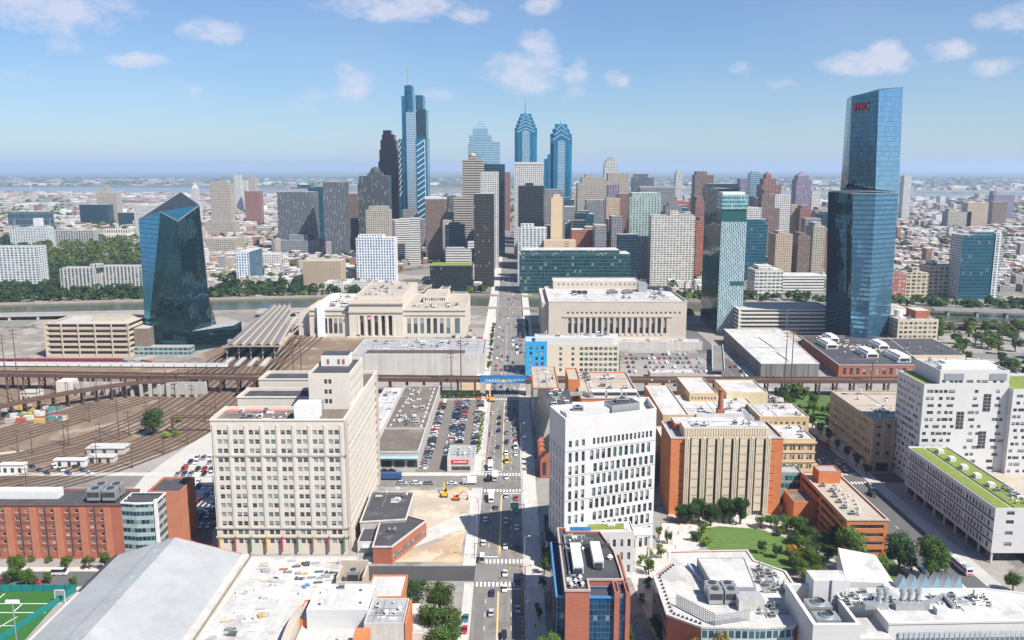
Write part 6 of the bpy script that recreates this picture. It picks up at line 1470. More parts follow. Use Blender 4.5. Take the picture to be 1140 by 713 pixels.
# --- tallest tower
def tallest():
    Y = 1590.0; e = empty('glass_skyscraper', (XAT(460, 150, Y), Y + 25, 0), 'tallest glass skyscraper of the skyline with a silver fin, braced sides and a mast', 'skyscraper')
    def blk(nm, l, r, t, y0, y1, m, z0=0): x0, x1 = XAT(l, t, Y), XAT(r, t, Y); b = MB(); b.box(x0, Y + y0, z0, x1, Y + y1, ZAT(t, Y), 0, 1); return b.build(nm, [SM[m], roof_grey], e)
    blk('left_shoulder', 443, 449, 155, 5, 40, 'teal'); blk('left_shaft', 446.5, 452, 107, 2, 45, 'blue'); blk('core', 449.5, 458.5, 95, 6, 40, 'blue'); blk('silver_fin', 452, 463, 125, -3, 6, 'silver'); blk('upper_fin', 453.5, 456.5, 95, -3.1, 5.9, 'teal', ZAT(125, Y))
    blk('right_shaft', 462, 470.5, 106, 4, 45, 'teal'); blk('right_tier', 465, 474, 122, 0, 44, 'dblue'); blk('right_shoulder', 463.2, 475.5, 154, -4, 46, 'blue')
    REG.append((XAT(443, 150, Y), Y - 4, XAT(476, 150, Y), Y + 46))
    bm = mat('silver brace', (.62, .7, .74), .4); x0, x1 = XAT(464, 154, Y), XAT(473, 154, Y); b = MB(); zt = ZAT(156, Y); n = 17; dz = zt * .86 / n
    for i in range(n): b.bar((x0, Y - 4.6, zt - dz * (i + 1)), (x1, Y - 4.6, zt - dz * i), 1.0, 1.6); 
    b.bar((x1, Y - 4.6, 20), (x1, Y - 4.6, zt), 1, 1.4); b.build('diagonal_bracing', bm, e)
    b = MB(); xa, xb = XAT(443.5, 160, Y), XAT(446.4, 160, Y)
    for i in range(10): b.bar((xa, Y + 4.5, zt - dz * (i + 1)), (xb, Y + 4.5, zt - dz * i), .8, 1.2)
    b.build('diagonal_bracing', mat('silver brace', (0, 0, 0)), e)
    b = MB(); X = XAT(453.3, 95, Y); b.tube((X, Y + 20, ZAT(95, Y)), (X, Y + 20, ZAT(73, Y)), 1.7, 0, 8, .7); b.build('mast', metal_grey, e)
tallest()
tp = lambda py, Y: ZAT(py, Y)
# --- other named towers, from left to right
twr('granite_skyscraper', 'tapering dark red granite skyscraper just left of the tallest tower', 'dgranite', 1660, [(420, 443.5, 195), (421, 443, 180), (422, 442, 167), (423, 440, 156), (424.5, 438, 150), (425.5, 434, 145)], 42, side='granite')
twr('office_tower', 'dark stepped twin towers with ribbed walls left of the red granite skyscraper', 'dvert', 1480, [(398, 432, 205), (399, 432, 196), (408, 424, 192.5)], 40, cap='dome', spire=steel_dark)
twr('office_tower', 'grey ribbed office tower standing apart left of the dark stepped pair', 'gvert', 1450, [(359, 384, 203)], 30, cap='pent')
twr('office_tower', 'wide dark grey ribbed office block with a flat top, left skyline', 'gvert', 1500, [(308, 348.5, 214)], 40, cap='pent')
twr('office_tower', 'teal glass office tower peeping out behind the wide dark ribbed block', 'teal', 1640, [(323, 350, 209), (330, 345, 206)], 30)
twr('office_tower', 'teal glass slab tower between the two ribbed office towers', 'teal', 1600, [(348, 361, 208)], 30)
twr('office_tower', 'slim brown tower between the ribbed tower and the dark stepped pair', 'brown', 1580, [(385, 397, 216)], 26)
twr('apartment_tower', 'cream apartment tower with a crenellated top in front of the dark stepped pair', 'beige', 1360, [(407, 433.5, 234), (410, 431, 230)], 26)
twr('hospital', 'white stepped block at the foot of the tallest tower', 'white', 1750, [(437, 464, 250), (441, 458, 243)], 24, cat='hospital')
twr('office_tower', 'brown stone office tower with a sunlit side just right of the tallest tower', 'brown', 1420, [(473, 497, 220)], 40, side='tan', cap='slab', roofm=roof_white)  # tan side walls carry the sunlight in their colour
twr('office_tower', 'grey ribbed tower behind the brown one right of the tallest tower', 'gvert', 1560, [(497, 507, 218)], 30)
twr('office_tower', 'cream tower with dark horizontal stripes and a small dome on top', 'stripe', 1400, [(505, 538, 220), (514.5, 538, 178), (521, 530, 174)], 34, cap='dome', spire=mat('tan dome', (.4, .33, .25)))
twr('office_tower', 'dark bronze slab tower standing by the river left of the avenue', 'dark', 1090, [(527.5, 549.5, 216)], 48)
twr('office_tower', 'pale glass tower with a stepped crown and an open pyramid top', 'pale', 1600, [(521, 548, 160), (522, 547, 151), (526, 543, 144)], 36, cap='pyrg', spire=(133,))
twr('office_tower', 'pale blue glass tower in front of the pyramid topped one', 'pale', 1540, [(527.5, 556.5, 158), (530, 550, 157)], 30)
twr('apartment_tower', 'white framed glass tower behind the bronze slab', 'white', 1300, [(535, 555, 191)], 24)
twr('office_tower', 'narrow dark teal tower behind the white framed one left of the avenue', 'dblue', 1500, [(539, 562, 183)], 30)
twr('apartment_tower', 'small pink brick tower behind the dark teal one, left of the avenue', 'redbrown', 2100, [(561, 568, 192)], 26)
twr('office_tower', 'white gridded tower with a flat crown in front of the needle skyscraper', 'white', 1450, [(572.5, 604.5, 181)], 36, cap='slab')
twr('office_tower', 'black glass tower in front of the white gridded one', 'black', 1280, [(577, 605.5, 207), (585, 594, 204)], 30)
twr('apartment_tower', 'greyish brown tower with a dark cornice in front of the blue gabled skyscraper', 'grey', 1300, [(606.5, 628, 214), (607, 627, 211)], 26)
twr('apartment_tower', 'slim blank tan tower standing on a wide tan base', F_('tan blank', (.60, .46, .30), bay=60, fl=3.2, wu=.1, wv=.3), 1150, [(613.5, 626.5, 220), (616, 624, 217)], 20)
twr('office_building', 'low wide tan building at the foot of the slim tan tower', F_('tan blank', (0, 0, 0)), 1120, [(605.5, 641, 268)], 22, cat='office building', roofm=roof_tan)
twr('apartment_block', 'white and glass apartment block beside the avenue beyond the river', 'wbalc', 1130, [(576.5, 609, 254), (580, 595, 250)], 26, cat='apartment block', roofm=roof_white)
twr('apartment_block', 'orange brick block with a white roofed annex near the slim tan tower', 'brickg', 1140, [(637, 667, 256), (652, 667, 253)], 30, cat='apartment block', roofm=roof_white)
twr('apartment_block', 'dark brick block right of the orange brick one', 'redbrown', 1180, [(667, 680, 258)], 30, cat='apartment block')
twr('apartment_tower', 'broad stepped beige apartment tower, centre right skyline', 'beige', 1560, [(643, 677, 204), (648, 673, 198), (652, 660, 194)], 34)
twr('apartment_tower', 'white tower with twin square tops rising above the beige ones', 'white', 1900, [(673, 688, 182), (675, 686, 178)], 26, cap='pent')
twr('apartment_tower', 'beige stepped tower with wings below the twin topped white one', 'beige', 1650, [(673, 701, 201), (677, 700, 193)], 30)
twr('office_tower', 'dark violet grey block among the beige towers, centre right', 'lav', 1500, [(677, 690, 206)], 24)
twr('apartment_tower', 'dark grey flat block below the beige stepped tower', 'grey', 1380, [(653, 675, 223)], 30)
twr('apartment_tower', 'tan apartment tower with plain walls left of the green glass tower', 'tan', 1260, [(675, 690.5, 221)], 22)
twr('apartment_tower', 'brick and glass tower tucked behind the green glass tower', 'redbrown', 1330, [(689, 702, 216)], 24)
twr('apartment_tower', 'green glass apartment tower with a pale roof screen, right of centre', 'greeng', 1150, [(701.5, 736, 219), (704, 735, 215)], 34, roofm=roof_white)
twr('apartment_tower', 'broad white slab tower with a grid of small windows, right of centre', 'wgrid', 1110, [(725.5, 774.5, 240), (747, 757, 235)], 24, roofm=roof_tan)
twr('office_tower', 'dark grey stepped tower behind the green glass tower', 'gvert', 1650, [(705, 728, 198), (707, 722, 194)], 30)
twr('office_tower', 'wide low grey office block with a flat overhanging roof, right skyline', 'grey', 1450, [(713, 752, 208)], 40, cap='slab', spire=metal_grey)
twr('monument_tower', 'slim white stone tower standing alone on the right skyline', 'white', 1900, [(752.5, 760, 193), (753.5, 759, 190)], 16)
twr('office_tower', 'brown slab tower with a sunlit flank right of the slim white tower', 'brown', 1700, [(774, 795, 195), (776, 788, 191)], 30)
twr('church_building', 'red brown brick block with small turrets behind the slender teal tower', 'redbrown', 1300, [(774.5, 786, 224), (776, 784, 219)], 30, cat='brick building')
twr('office_tower', 'dark glass slab right of the brown slab on the skyline', 'dblue', 1300, [(787, 824, 208), (789, 822, 205)], 30)
twr('apartment_tower', 'small grey tower just above the slender teal tower', 'lav', 1900, [(824, 834, 199)], 24)
twr('apartment_tower', 'teal and white tower on the right skyline', 'pale', 1750, [(836, 849, 193), (838, 846, 191)], 24)
twr('hotel', 'red brown hotel tower with stepped peaks, right skyline', 'redbrown', 1700, [(848, 870, 206), (851, 865, 199), (854, 860, 195)], 34, cat='hotel', cap='pyr', spire=(191,))
twr('apartment_tower', 'tall brown twin slab with a dark green cap, right skyline', 'brown', 1380, [(844, 868, 232), (849, 864, 216), (852, 858, 211)], 28)
twr('apartment_tower', 'pale grey gridded apartment slab behind the brown twin slab', 'white', 1460, [(857, 881, 217)], 26)
twr('apartment_tower', 'narrow cream tower right of the pale gridded slab', 'tan', 1520, [(881, 888, 228)], 22)
twr('office_tower', 'violet brown tower with a pyramid cap on the right skyline', 'lav', 1800, [(887, 903.5, 200), (889, 901, 196)], 30, cap='pyr', spire=(191,))
twr('apartment_tower', 'pinkish tower in front of the pyramid capped one', 'redbrown', 1500, [(891, 903, 232), (893, 901, 229)], 24)
twr('apartment_tower', 'pair of white slabs right of the pyramid capped tower', 'white', 1900, [(904, 914, 213)], 30)
twr('apartment_tower', 'cream apartment tower just left of the leaning glass tower', 'beige', 1500, [(911, 922, 231)], 24)
twr('apartment_tower', 'slim white tower far off right of the leaning glass tower', 'white', 2500, [(1007, 1015.5, 196)], 24)
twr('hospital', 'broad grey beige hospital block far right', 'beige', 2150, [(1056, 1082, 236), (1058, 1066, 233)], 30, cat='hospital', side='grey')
twr('apartment_block', 'tan apartment block far right above the rooftops', 'tan', 2150, [(1078, 1101, 226)], 30, cat='apartment block')
twr('apartment_tower', 'tan tower with a shaded side at the far right', 'brown', 2200, [(1106, 1121.5, 225)], 26, side='grey')  # grey side walls carry the shade in their colour
twr('apartment_block', 'grey block with a raised end at the far right', 'lav', 2500, [(1107, 1130, 217), (1107, 1111, 213)], 30, cat='apartment block')
twr('glass_apartment_tower', 'teal glass apartment tower with white balcony ends beside the far river bend', 'teal', 985, [(1072, 1109, 262), (1090, 1109, 259)], 26, side='wbalc', cat='apartment tower')
twr('balcony_stack', 'white balcony stack at the right end of the riverside teal tower', 'wbalc', 984, [(1109.4, 1117, 260)], 20, cat='apartment tower')
twr('warehouse_block', 'long cream warehouse block with big windows on the far river bank, right', F_('cream warehouse', (.52, .44, .3), (.08, .1, .1), bay=6, fl=4.4, wu=.7, wv=.6), 1010, [(1035, 1072, 296), (1040, 1046, 292)], 26, cat='warehouse', roofm=roof_tan)
twr('warehouse_block', 'tan warehouse block with a rooftop tower behind the leaning glass tower', F_('cream warehouse', (0, 0, 0)), 1000, [(1009.5, 1034.5, 304), (1018, 1026, 299)], 22, cat='warehouse', roofm=roof_tan)
twr('warehouse_block', 'red framed building right behind the leaning glass tower', F_('red frame', (.42, .08, .06), (.3, .3, .27), bay=4.5, fl=4.5, wu=.7, wv=.6, blinds=0), 990, [(992, 1009, 304)], 22, cat='warehouse', roofm=roof_brown)
twr('office_building', 'white gridded office building on the far river bank beside the slender teal tower', F_('white strips', (.62, .6, .55), (.08, .13, .12), bay=5, fl=4.2, wu=.8, wv=.5), 1010, [(841, 872, 301), (846, 862, 297)], 34, cat='office building', roofm=roof_white)
twr('office_building', 'wide grey office building with sunlit windows behind the white gridded one', F_('grey strips', (.42, .42, .40), (.14, .16, .16), bay=5, fl=5, wu=.8, wv=.55), 1260, [(868, 901, 280), (874, 890, 276)], 44, cat='office building', roofm=roof_white)
twr('office_building', 'low white office building with a red painted panel left of the leaning glass tower', 'wrib', 1040, [(872, 918, 308)], 40, cat='office building', roofm=roof_white)
twr('glass_office', 'long teal glass office building on a white framed base beyond the post office', F_('long teal office', (.04, .10, .11), (.012, .055, .065), bay=3, fl=4.2, wu=.9, wv=.72, blinds=.06, wrough=.3), 1030, [(578.5, 702, 283), (582, 690, 279)], 40, cat='office building', roofm=roof_white)
twr('office_building', 'low black glass office with a planted roof left of the bronze slab', 'black', 1050, [(478.5, 525, 296)], 38, cat='office building', roofm=mat('sedum roof', (0, 0, 0)))
twr('apartment_tower', 'bright white gridded apartment slab with blue windows beyond the station', 'wslab', 1130, [(396, 439.5, 265), (398, 426, 262)], 24, roofm=roof_white, side=F_('white blank', (.72, .72, .7), bay=30, fl=3.6, wu=.1, wv=.4))
twr('office_building', 'plain tan office block beyond the river left of the bright white slab', 'tan', 1090, [(337, 379, 291)], 34, cat='office building', roofm=roof_tan)
twr('parking_structure', 'small white banded car park left of the bronze slab', 'wrib', 1220, [(496, 524, 277), (520.5, 527, 270)], 28, cat='parking garage')
twr('apartment_tower', 'slab tower with a blue side wall and white end beyond the faceted glass tower', 'wslab', 1130, [(262, 277, 281)], 60, side=F_('blue balconies', (.06, .14, .22), (.03, .08, .14), bay=3, fl=3, wu=.7, wv=.6), roofm=roof_white)
twr('apartment_tower', 'small white tower right of the blue sided slab tower', 'white', 1250, [(289, 309, 283)], 24, roofm=roof_white)
twr('apartment_tower', 'tall beige apartment tower with a stepped base right of the faceted glass tower', 'beige', 1880, [(227, 261, 247), (232.5, 255.5, 206), (236, 252, 202)], 34)
twr('apartment_tower', 'slim pale tower far off above the beige apartment tower', 'white', 3000, [(260.5, 267, 195)], 26)
twr('apartment_tower', 'second slim pale tower far off, with a stepped top', 'white', 3050, [(268, 274, 201)], 26)
twr('apartment_tower', 'third slim pale tower far off, the right one of its row', 'beige', 2950, [(276, 284, 198)], 26)
twr('office_building', 'pink brick block far off below the slim pale towers', 'redbrown', 2300, [(272, 289, 213)], 30, cat='office building')
twr('office_tower', 'white vertical ribbed slab peeking out left of the faceted glass tower', 'white', 1900, [(148.5, 175, 229)], 26)
twr('church_tower', 'white stone church-like tower far off behind the faceted glass tower', 'white', 2300, [(210, 222, 226), (212.5, 219, 210)], 20, cap='pyr', spire=(203,), cat='tower')
twr('office_tower', 'pale curved-looking slab with a flat top, left skyline', 'beige', 2350, [(107, 129.5, 215), (110, 118, 209)], 30)
twr('office_building', 'blue glass office block in front of the pale slab, left skyline', 'dblue', 2250, [(88, 120, 228)], 30, cat='office building')
twr('office_building', 'blue glass block beside the faceted glass tower, left', 'dblue', 2150, [(131, 149, 237)], 30, cat='office building')
twr('hotel', 'dark blue hotel block with pale stripes at the far left', F_('dark hotel', (.08, .14, .17), (.02, .05, .07), bay=6, fl=14, wu=.7, wv=.8), 2100, [(8, 51, 236)], 34, cat='hotel')
twr('apartment_block', 'long grey finned apartment building at the left, above the park', F_('finned block', (.46, .45, .42), (.05, .08, .10), bay=5, fl=3.2, wu=.6, wv=.8), 1700, [(53, 103, 257)], 24, cat='apartment block')
twr('apartment_block', 'white stepped apartment block at the left edge above the park', 'wbalc', 1640, [(10, 52, 254), (31, 50, 252)], 26, cat='apartment block')
twr('museum', 'low white colonnaded museum above the park trees, left', F_('museum colonnade', (.66, .62, .55), (.1, .1, .1), bay=5, fl=14, wu=.5, wv=.6), 1800, [(110, 143, 256)], 30, cat='museum', roofm=roof_white)
twr('apartment_tower', 'pale gridded apartment slab at the left edge above dark trees', 'wbalc', 1060, [(-30, 40, 275)], 24)
twr('apartment_block', 'long stepped apartment slab with white fins on the far river bank, left', F_('white finned slab', (.50, .49, .46), (.05, .07, .08), bay=4.5, fl=3, wu=.5, wv=.85), 1020, [(66, 104, 299), (98, 108, 295)], 22, cat='apartment block')
twr('apartment_block', 'right half of the long finned apartment slab on the far bank, left', F_('white finned slab', (0, 0, 0)), 1040, [(108.5, 160, 297)], 22, cat='apartment block')
twr('domed_basilica', 'green domed dark basilica below the wide ribbed office block', F_('dark stone', (.14, .11, .09), bay=8, fl=20, wu=.2, wv=.4), 1780, [(309, 330, 250), (314, 324, 246)], 30, cap='dome', spire=mat('copper green', (.08, .36, .30), .6), cat='basilica')
twr('classical_museum', 'long grey classical building with a blue grey roof among trees, left of centre', 'grey', 1480, [(302, 357, 268), (320, 342, 262)], 40, cat='museum', roofm=mat('blue grey roof', (.2, .26, .32)))
twr('office_building', 'tan low building with a curved front beyond the faceted glass tower, left', 'beige', 1500, [(229, 262, 266)], 50, cat='office building', roofm=roof_tan)
# ------------------------------------------------------------ unnamed infill towers of the centre
rg = random.Random(77); n = 0
kinds = ['beige', 'tan', 'brown', 'redbrown', 'white', 'grey', 'gvert', 'dblue', 'dblue', 'brickg', 'lav', 'wrib', 'grey', 'teal', 'dvert', 'beige']
words = {'beige': 'beige', 'tan': 'tan', 'brown': 'brown', 'redbrown': 'red brown', 'white': 'white', 'grey': 'grey', 'gvert': 'ribbed grey', 'dblue': 'dark glass', 'brickg': 'brick', 'lav': 'violet grey', 'wrib': 'white banded', 'teal': 'teal glass', 'dvert': 'dark ribbed'}
for i in range(2600):
    if n >= 255: break
    Y = rg.uniform(1090, 2300); px = rg.choice((rg.gauss(590, 110), rg.uniform(385, 925))); w, d = rg.uniform(14, 32), rg.uniform(16, 34); x0 = (px - 570) / F * Y
    if not 385 < px < 925 or clash(x0, Y, x0 + w, Y + d, 2): continue
    lim = 236 if Y < 1300 else (226 if Y < 1600 else 212); lim = max(lim, 200) + rg.uniform(0, 24) + abs(px - 620) * .02
    if lim > 188 + 950 * 148 / Y: continue
    h = min(ZAT(lim, Y), 125)
    if h < 14: continue
    k = rg.choice(kinds); ww = w * F / Y
    pcx = 570 + x0 * F / Y
    t = [(pcx, pcx + ww, lim)]
    if rg.random() < .4: t.append((pcx + ww * .2, pcx + ww * .75, lim - rg.uniform(1.5, 4)))
    twr('city_block', 'plain %s mid-rise block in the crowd of downtown buildings' % words[k], k, Y, t, d, cat='building', group='%s mid-rise blocks of the downtown crowd' % words[k], roofm=rg.choice([roof_grey, roof_tan, roof_white, roof_brown, roof_grey])); n += 1
# ------------------------------------------------------------ row house districts
PAL = [(.30, .15, .11), (.26, .14, .11), (.40, .28, .21), (.5, .46, .40), (.60, .58, .56), (.30, .29, .29), (.45, .38, .31), (.66, .65, .64), (.36, .34, .32), (.5, .43, .36)]
RPAL = [(.5, .5, .5), (.66, .65, .63), (.3, .3, .31), (.14, .14, .15), (.42, .38, .34), (.7, .7, .69), (.22, .2, .19), (.55, .52, .49), (.68, .68, .68)]
near_p = lambda x, y: False
def in_park(x, y):
    px, py = 570 + x * F / (y * 1.0), 188 + 150 * F / y
    if px < 165 and py > 264: return True
    if 300 < px < 360 and 262 < py < 285: return True
    return False
hs = []
rg = random.Random(5)
def rows(Y0, Y1, u, dens, xa=-.68, xb=.68, hmin=7, hmax=12):
    y = Y0
    while y < Y1:
        st = u * 4.1; x = xa * y
        while x < xb * y:
            if rg.random() < .92:
                for side in (0, 1):
                    yy = y + side * u * 1.9; L = rg.uniform(5, 11); col = rg.choice(PAL); k = 0; hh = rg.uniform(hmin, hmax)
                    while k < L:
                        w = u * rg.uniform(.55, 1.1)
                        X = x + k * u * .8
                        if rg.random() < dens:
                            if rg.random() < .35: col = rg.choice(PAL)
                            d = u * rg.uniform(1.1, 1.7); h = hh + rg.uniform(-1, 2) + (rg.uniform(6, 22) if rg.random() < .02 else 0)
                            hs.append((X, yy, w, d, h, col, rg.choice(RPAL)))
                        k += w / u / .8 + (.0 if rg.random() < .85 else 1)
            x += u * rg.uniform(9.5, 11)
        y += st
rows(1045, 1900, 9.0, .8); rows(1900, 3300, 15, .75, hmin=8, hmax=13); rows(3300, 6800, 30, .5, hmin=7, hmax=14); rows(6900, 12000, 70, .14, hmin=7, hmax=16)
def okh(h):
    x, y, w, d = h[:4]
    if clash(x, y, x + w, y + d, 1): return False
    if in_park(x, y): return False
    for a, b2 in zip(north, north[1:]):
        if a[0] <= x <= b2[0]:
            if y < a[1] + (b2[1] - a[1]) * (x - a[0]) / (b2[0] - a[0]) + 30: return False
    if y > 4400:
        if x < -300 and y < 7400 and y > 4850 + max(0, (-x - 700)) * .25: return False
        if x > -400 and 4350 < y < 6150 and x > 0 - 1: return y < 4400
    return True
hs = [h for h in hs if okh(h)]
vis = sorted([h for h in hs if abs(h[0] / h[1]) < .585 and not (-.21 < h[0] / h[1] < .33)], key=lambda h: h[1])[:290]
vs_ = set(id(h) for h in vis)
hwall = F_('row house wall', (1, 1, 1), (.05, .055, .06), bay=3, fl=3.2, wu=.35, wv=.45, usecol=True, blinds=.25); cm = colmat('house roof')
protos = {}
for h in vis:
    x, y, w, d, hh, col, rc = h; key = (PAL.index(col), RPAL.index(rc), int(hh / 3))
    if key not in protos:
        b = MB(); b.box(0, 0, 0, 1, 1, 1, 0, 1, col=col, bottom=False, ctop=rc); b.uv = [(p[0] * 9, p[1]) for p in b.uv]
        b = MB(); W_, D_, H_ = 8.0, 12.0, int(hh / 3) * 3 + 2.0
        b.box(0, 0, 0, W_, D_, H_, 0, 1, col=col, bottom=False, ctop=rc); b.box(.6, D_ - 2, H_, 1.5, D_ - 1, H_ + 1.3, 1, col=(.3, .14, .1)); b.box(-.05, -.35, H_ - .7, W_ + .05, -.005, H_ + .1, 1, col=(.5, .48, .45)); b.box(W_ * .5, D_ * .4, H_, W_ * .8, D_ * .6, H_ + .9, 1, col=(.5, .5, .5))
        protos[key] = b.mesh('row_house', [hwall, cm])
    o = bpy.data.objects.new('row_house', protos[key]); scene.collection.objects.link(o); o.location = (x, y, 0); o.scale = (w / 8, d / 12, 1)
    tag(o, 'small flat roofed row house in the terraces beyond the river', 'row house', 'row houses beyond the river')
b = MB()
for h in hs:
    if id(h) in vs_: continue
    x, y, w, d, hh, col, rc = h; b.box(x, y, 0, x + w, y + d, hh, 0, 1, col=col, bottom=False, ctop=rc)
    if y < 1900 and rg.random() < .5: b.box(x + w * .3, y + d * .5, hh, x + w * .6, y + d * .7, hh + 1.2, 1, col=(.45, .4, .37), bottom=False)
print('houses', len(hs), 'individual', len(vis))
o = b.build('distant_rooftops', [hwall, cm]); o['kind'] = 'stuff'; o['label'] = 'mass of far rooftops stretching to the horizon'; o['category'] = 'rooftops'
# big pale sheds and tanks far off
rg = random.Random(31)
for i in range(46):
    Y = rg.uniform(2600, 9000); X = rg.uniform(-.6, .6) * Y; w, d = rg.uniform(30, 110) * Y / 5000, rg.uniform(20, 60) * Y / 5000
    if clash(X, Y, X + w, Y + d) or not okh((X, Y, w, d)): continue
    b = MB(); c = rg.choice([(.7, .7, .69), (.6, .58, .54), (.66, .66, .68)]); hh = rg.uniform(8, 26); b.box(X, Y, 0, X + w, Y + d, hh, 0, 0, col=c, bottom=False); b.box(X + w * .2, Y, hh, X + w * .5, Y + d * .6, hh + 4, 0, 0, col=c, bottom=False)
    o = b.build('far_warehouse', cm); tag(o, 'large pale warehouse far off among the rooftops', 'warehouse', 'pale warehouses in the distance')
# ============================================================ TREES
def leaf_mat():
    g = NG('leaves'); at = g.N.new('ShaderNodeVertexColor'); at.layer_name = 'Col'
    oi = g.N.new('ShaderNodeObjectInfo'); k = g.math('MULTIPLY_ADD', oi.outputs['Random'], .5, .75)
    k = g.math('MULTIPLY', k, g.math('MULTIPLY_ADD', g.noise(g.pos(), .9, 2), .9, .55)); c = g.gain(at.outputs[0], k)
    g.L.new(c, g.b.inputs['Base Color']); g.b.inputs['Roughness'].default_value = .7; g.b.inputs['Specular IOR Level'].default_value = .25
    tr = g.N.new('ShaderNodeBsdfTranslucent'); g.L.new(g.gain(c, 1.3), tr.inputs[0]); mx = g.N.new('ShaderNodeMixShader'); mx.inputs[0].default_value = .25
    out = g.N['Material Output']; g.L.new(g.b.outputs[0], mx.inputs[1]); g.L.new(tr.outputs[0], mx.inputs[2]); g.L.new(mx.outputs[0], out.inputs[0]); return g.m
leafm = leaf_mat(); bark = mat('bark', (.09, .065, .045), .95)
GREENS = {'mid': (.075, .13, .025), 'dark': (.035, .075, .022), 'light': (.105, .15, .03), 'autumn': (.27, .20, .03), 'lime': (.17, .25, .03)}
def crown_mesh(seed, kind, nclump, nleaf, size):
    rg = random.Random(seed); b = MB(); c0 = GREENS[kind]
    cl = []
    for i in range(nclump):
        a = rg.uniform(0, 6.283); r = math.sqrt(rg.random()) * .66; zz = rg.uniform(-.62, .72); k = math.sqrt(max(.12, 1 - zz * zz))
        cl.append((r * k * math.cos(a), r * k * math.sin(a), zz * .8, rg.uniform(.24, .42), rg.uniform(.7, 1.35)))
    for (x, y, z, r, t) in cl:
        col = (c0[0] * t * rg.uniform(.85, 1.2), c0[1] * t, c0[2] * t)
        for i in range(nleaf):
            v = Vector((rg.gauss(0, 1), rg.gauss(0, 1), rg.gauss(0, 1))).normalized() * r * rg.uniform(.55, 1.08); v.z *= .8
            p = Vector((x, y, z)) + v; n = (v.normalized() + Vector((rg.uniform(-.7, .7), rg.uniform(-.7, .7), rg.uniform(-.3, .9)))).normalized()
            s = size * rg.uniform(.6, 1.4); t1 = n.orthogonal().normalized(); t2 = n.cross(t1); an = rg.uniform(0, 6.28); u = (t1 * math.cos(an) + t2 * math.sin(an)) * s; w = (t2 * math.cos(an) - t1 * math.sin(an)) * s * .7
            cc = tuple(q * rg.uniform(.8, 1.25) for q in col)
            b.face([p - u, p - w * .8 + u * .1, p + u, p + w * .8], 0, None, cc)
    return b.mesh('crown', [leafm])
def trunk_mesh(seed, h=.62):
    rg = random.Random(seed); b = MB(); b.tube((0, 0, 0), (0, 0, h * .6), .045, 0, 7, .032); top = Vector((0, 0, h * .6))
    for i in range(5):
        a = rg.uniform(0, 6.28); e = Vector((math.cos(a) * rg.uniform(.12, .3), math.sin(a) * rg.uniform(.12, .3), h + rg.uniform(-.05, .22))); b.tube(top, e, .024, 0, 5, .008); top = Vector((0, 0, h * (.45 + .04 * i)))
    return b.mesh('trunk', [bark])
CR = {}
def crown(kind, lod, v):
    k = (kind, lod, v)
    if k not in CR: CR[k] = crown_mesh(hash((len(kind), kind[0], lod, v)) % 999 if False else (ord(kind[0]) * 7 + lod * 31 + v), kind, (26, 15, 9)[lod], (210, 60, 22)[lod], (.05, .095, .17)[lod])
    return CR[k]
TR = [trunk_mesh(s) for s in range(3)]
TREES = []
def tree(x, y, h, r, kind='mid', label='', group=None, conif=False): TREES.append((x, y, h, r, kind, label, group))
def tree_px(px, py, h, r, kind, label, group=None): x, y = G(px, py); tree(x, y, h, r, kind, label, group)
rt = random.Random(21)
g1 = 'trees by the avenue at the bottom'
for i, (px, py, h, r, l) in enumerate(((455, 684, 13, 6.3, 'large dark green tree beside the orange brick block, farthest left of the avenue clump'), (490, 687, 12.5, 6, 'large green tree at the back corner of the cross street clump'), (478, 712, 12, 5, 'smaller green tree filling the gap between the avenue trees'),
     (497, 718, 13.5, 6.5, 'biggest green tree of the clump beside the avenue kerb'), (492, 742, 13, 6.5, 'green tree cut off by the bottom edge left of the avenue'), (469, 664, 7, 3, 'short light green tree in front of the white annex roof'))): tree_px(px, py, h, r, 'mid' if i != 0 else 'dark', l, g1)
for i, (px, py, h, r) in enumerate(((612, 745, 12, 5.4), (600, 690, 6, 2.2), (606, 640, 7, 2.2), (607, 622, 6.5, 2.0), (697, 722, 8, 3.2), (604, 655, 5, 1.8))):
    tree_px(px, py, h, r, 'mid', ('large green tree at the foot of the brick and glass building', 'narrow tree between the kerb walk and the blue glass wall', 'leafy street tree beside the white angular tower steps', 'taller street tree next to the glass lobby', 'round tree at the right foot of the brick and glass building', 'low bush tree on the strip beside the walk')[i], 'trees on the right side of the avenue')
for i, (px, py, h, r, k, l) in enumerate(((948, 640, 19, 7.8, 'light', 'big olive and yellow green tree in front of the long brick building'), (1000, 642, 17, 6.6, 'dark', 'big dark green tree beside the long brick building end'), (1036, 646, 17, 7, 'mid', 'big green tree leaning over the side street beside the bus'),
     (976, 650, 12, 4.5, 'mid', 'medium green tree between the olive and the dark green ones'), (803, 745, 15, 7, 'autumn', 'yellowing autumn tree in front of the white many-sided roof'), (775, 752, 11, 5, 'autumn', 'smaller yellowing tree left of the autumn one'), (1127, 660, 8, 3.6, 'mid', 'round street tree under the white overhanging wing, right edge'))): tree_px(px, py, h, r, k, l, None)
lw = 'young trees around the lawn'
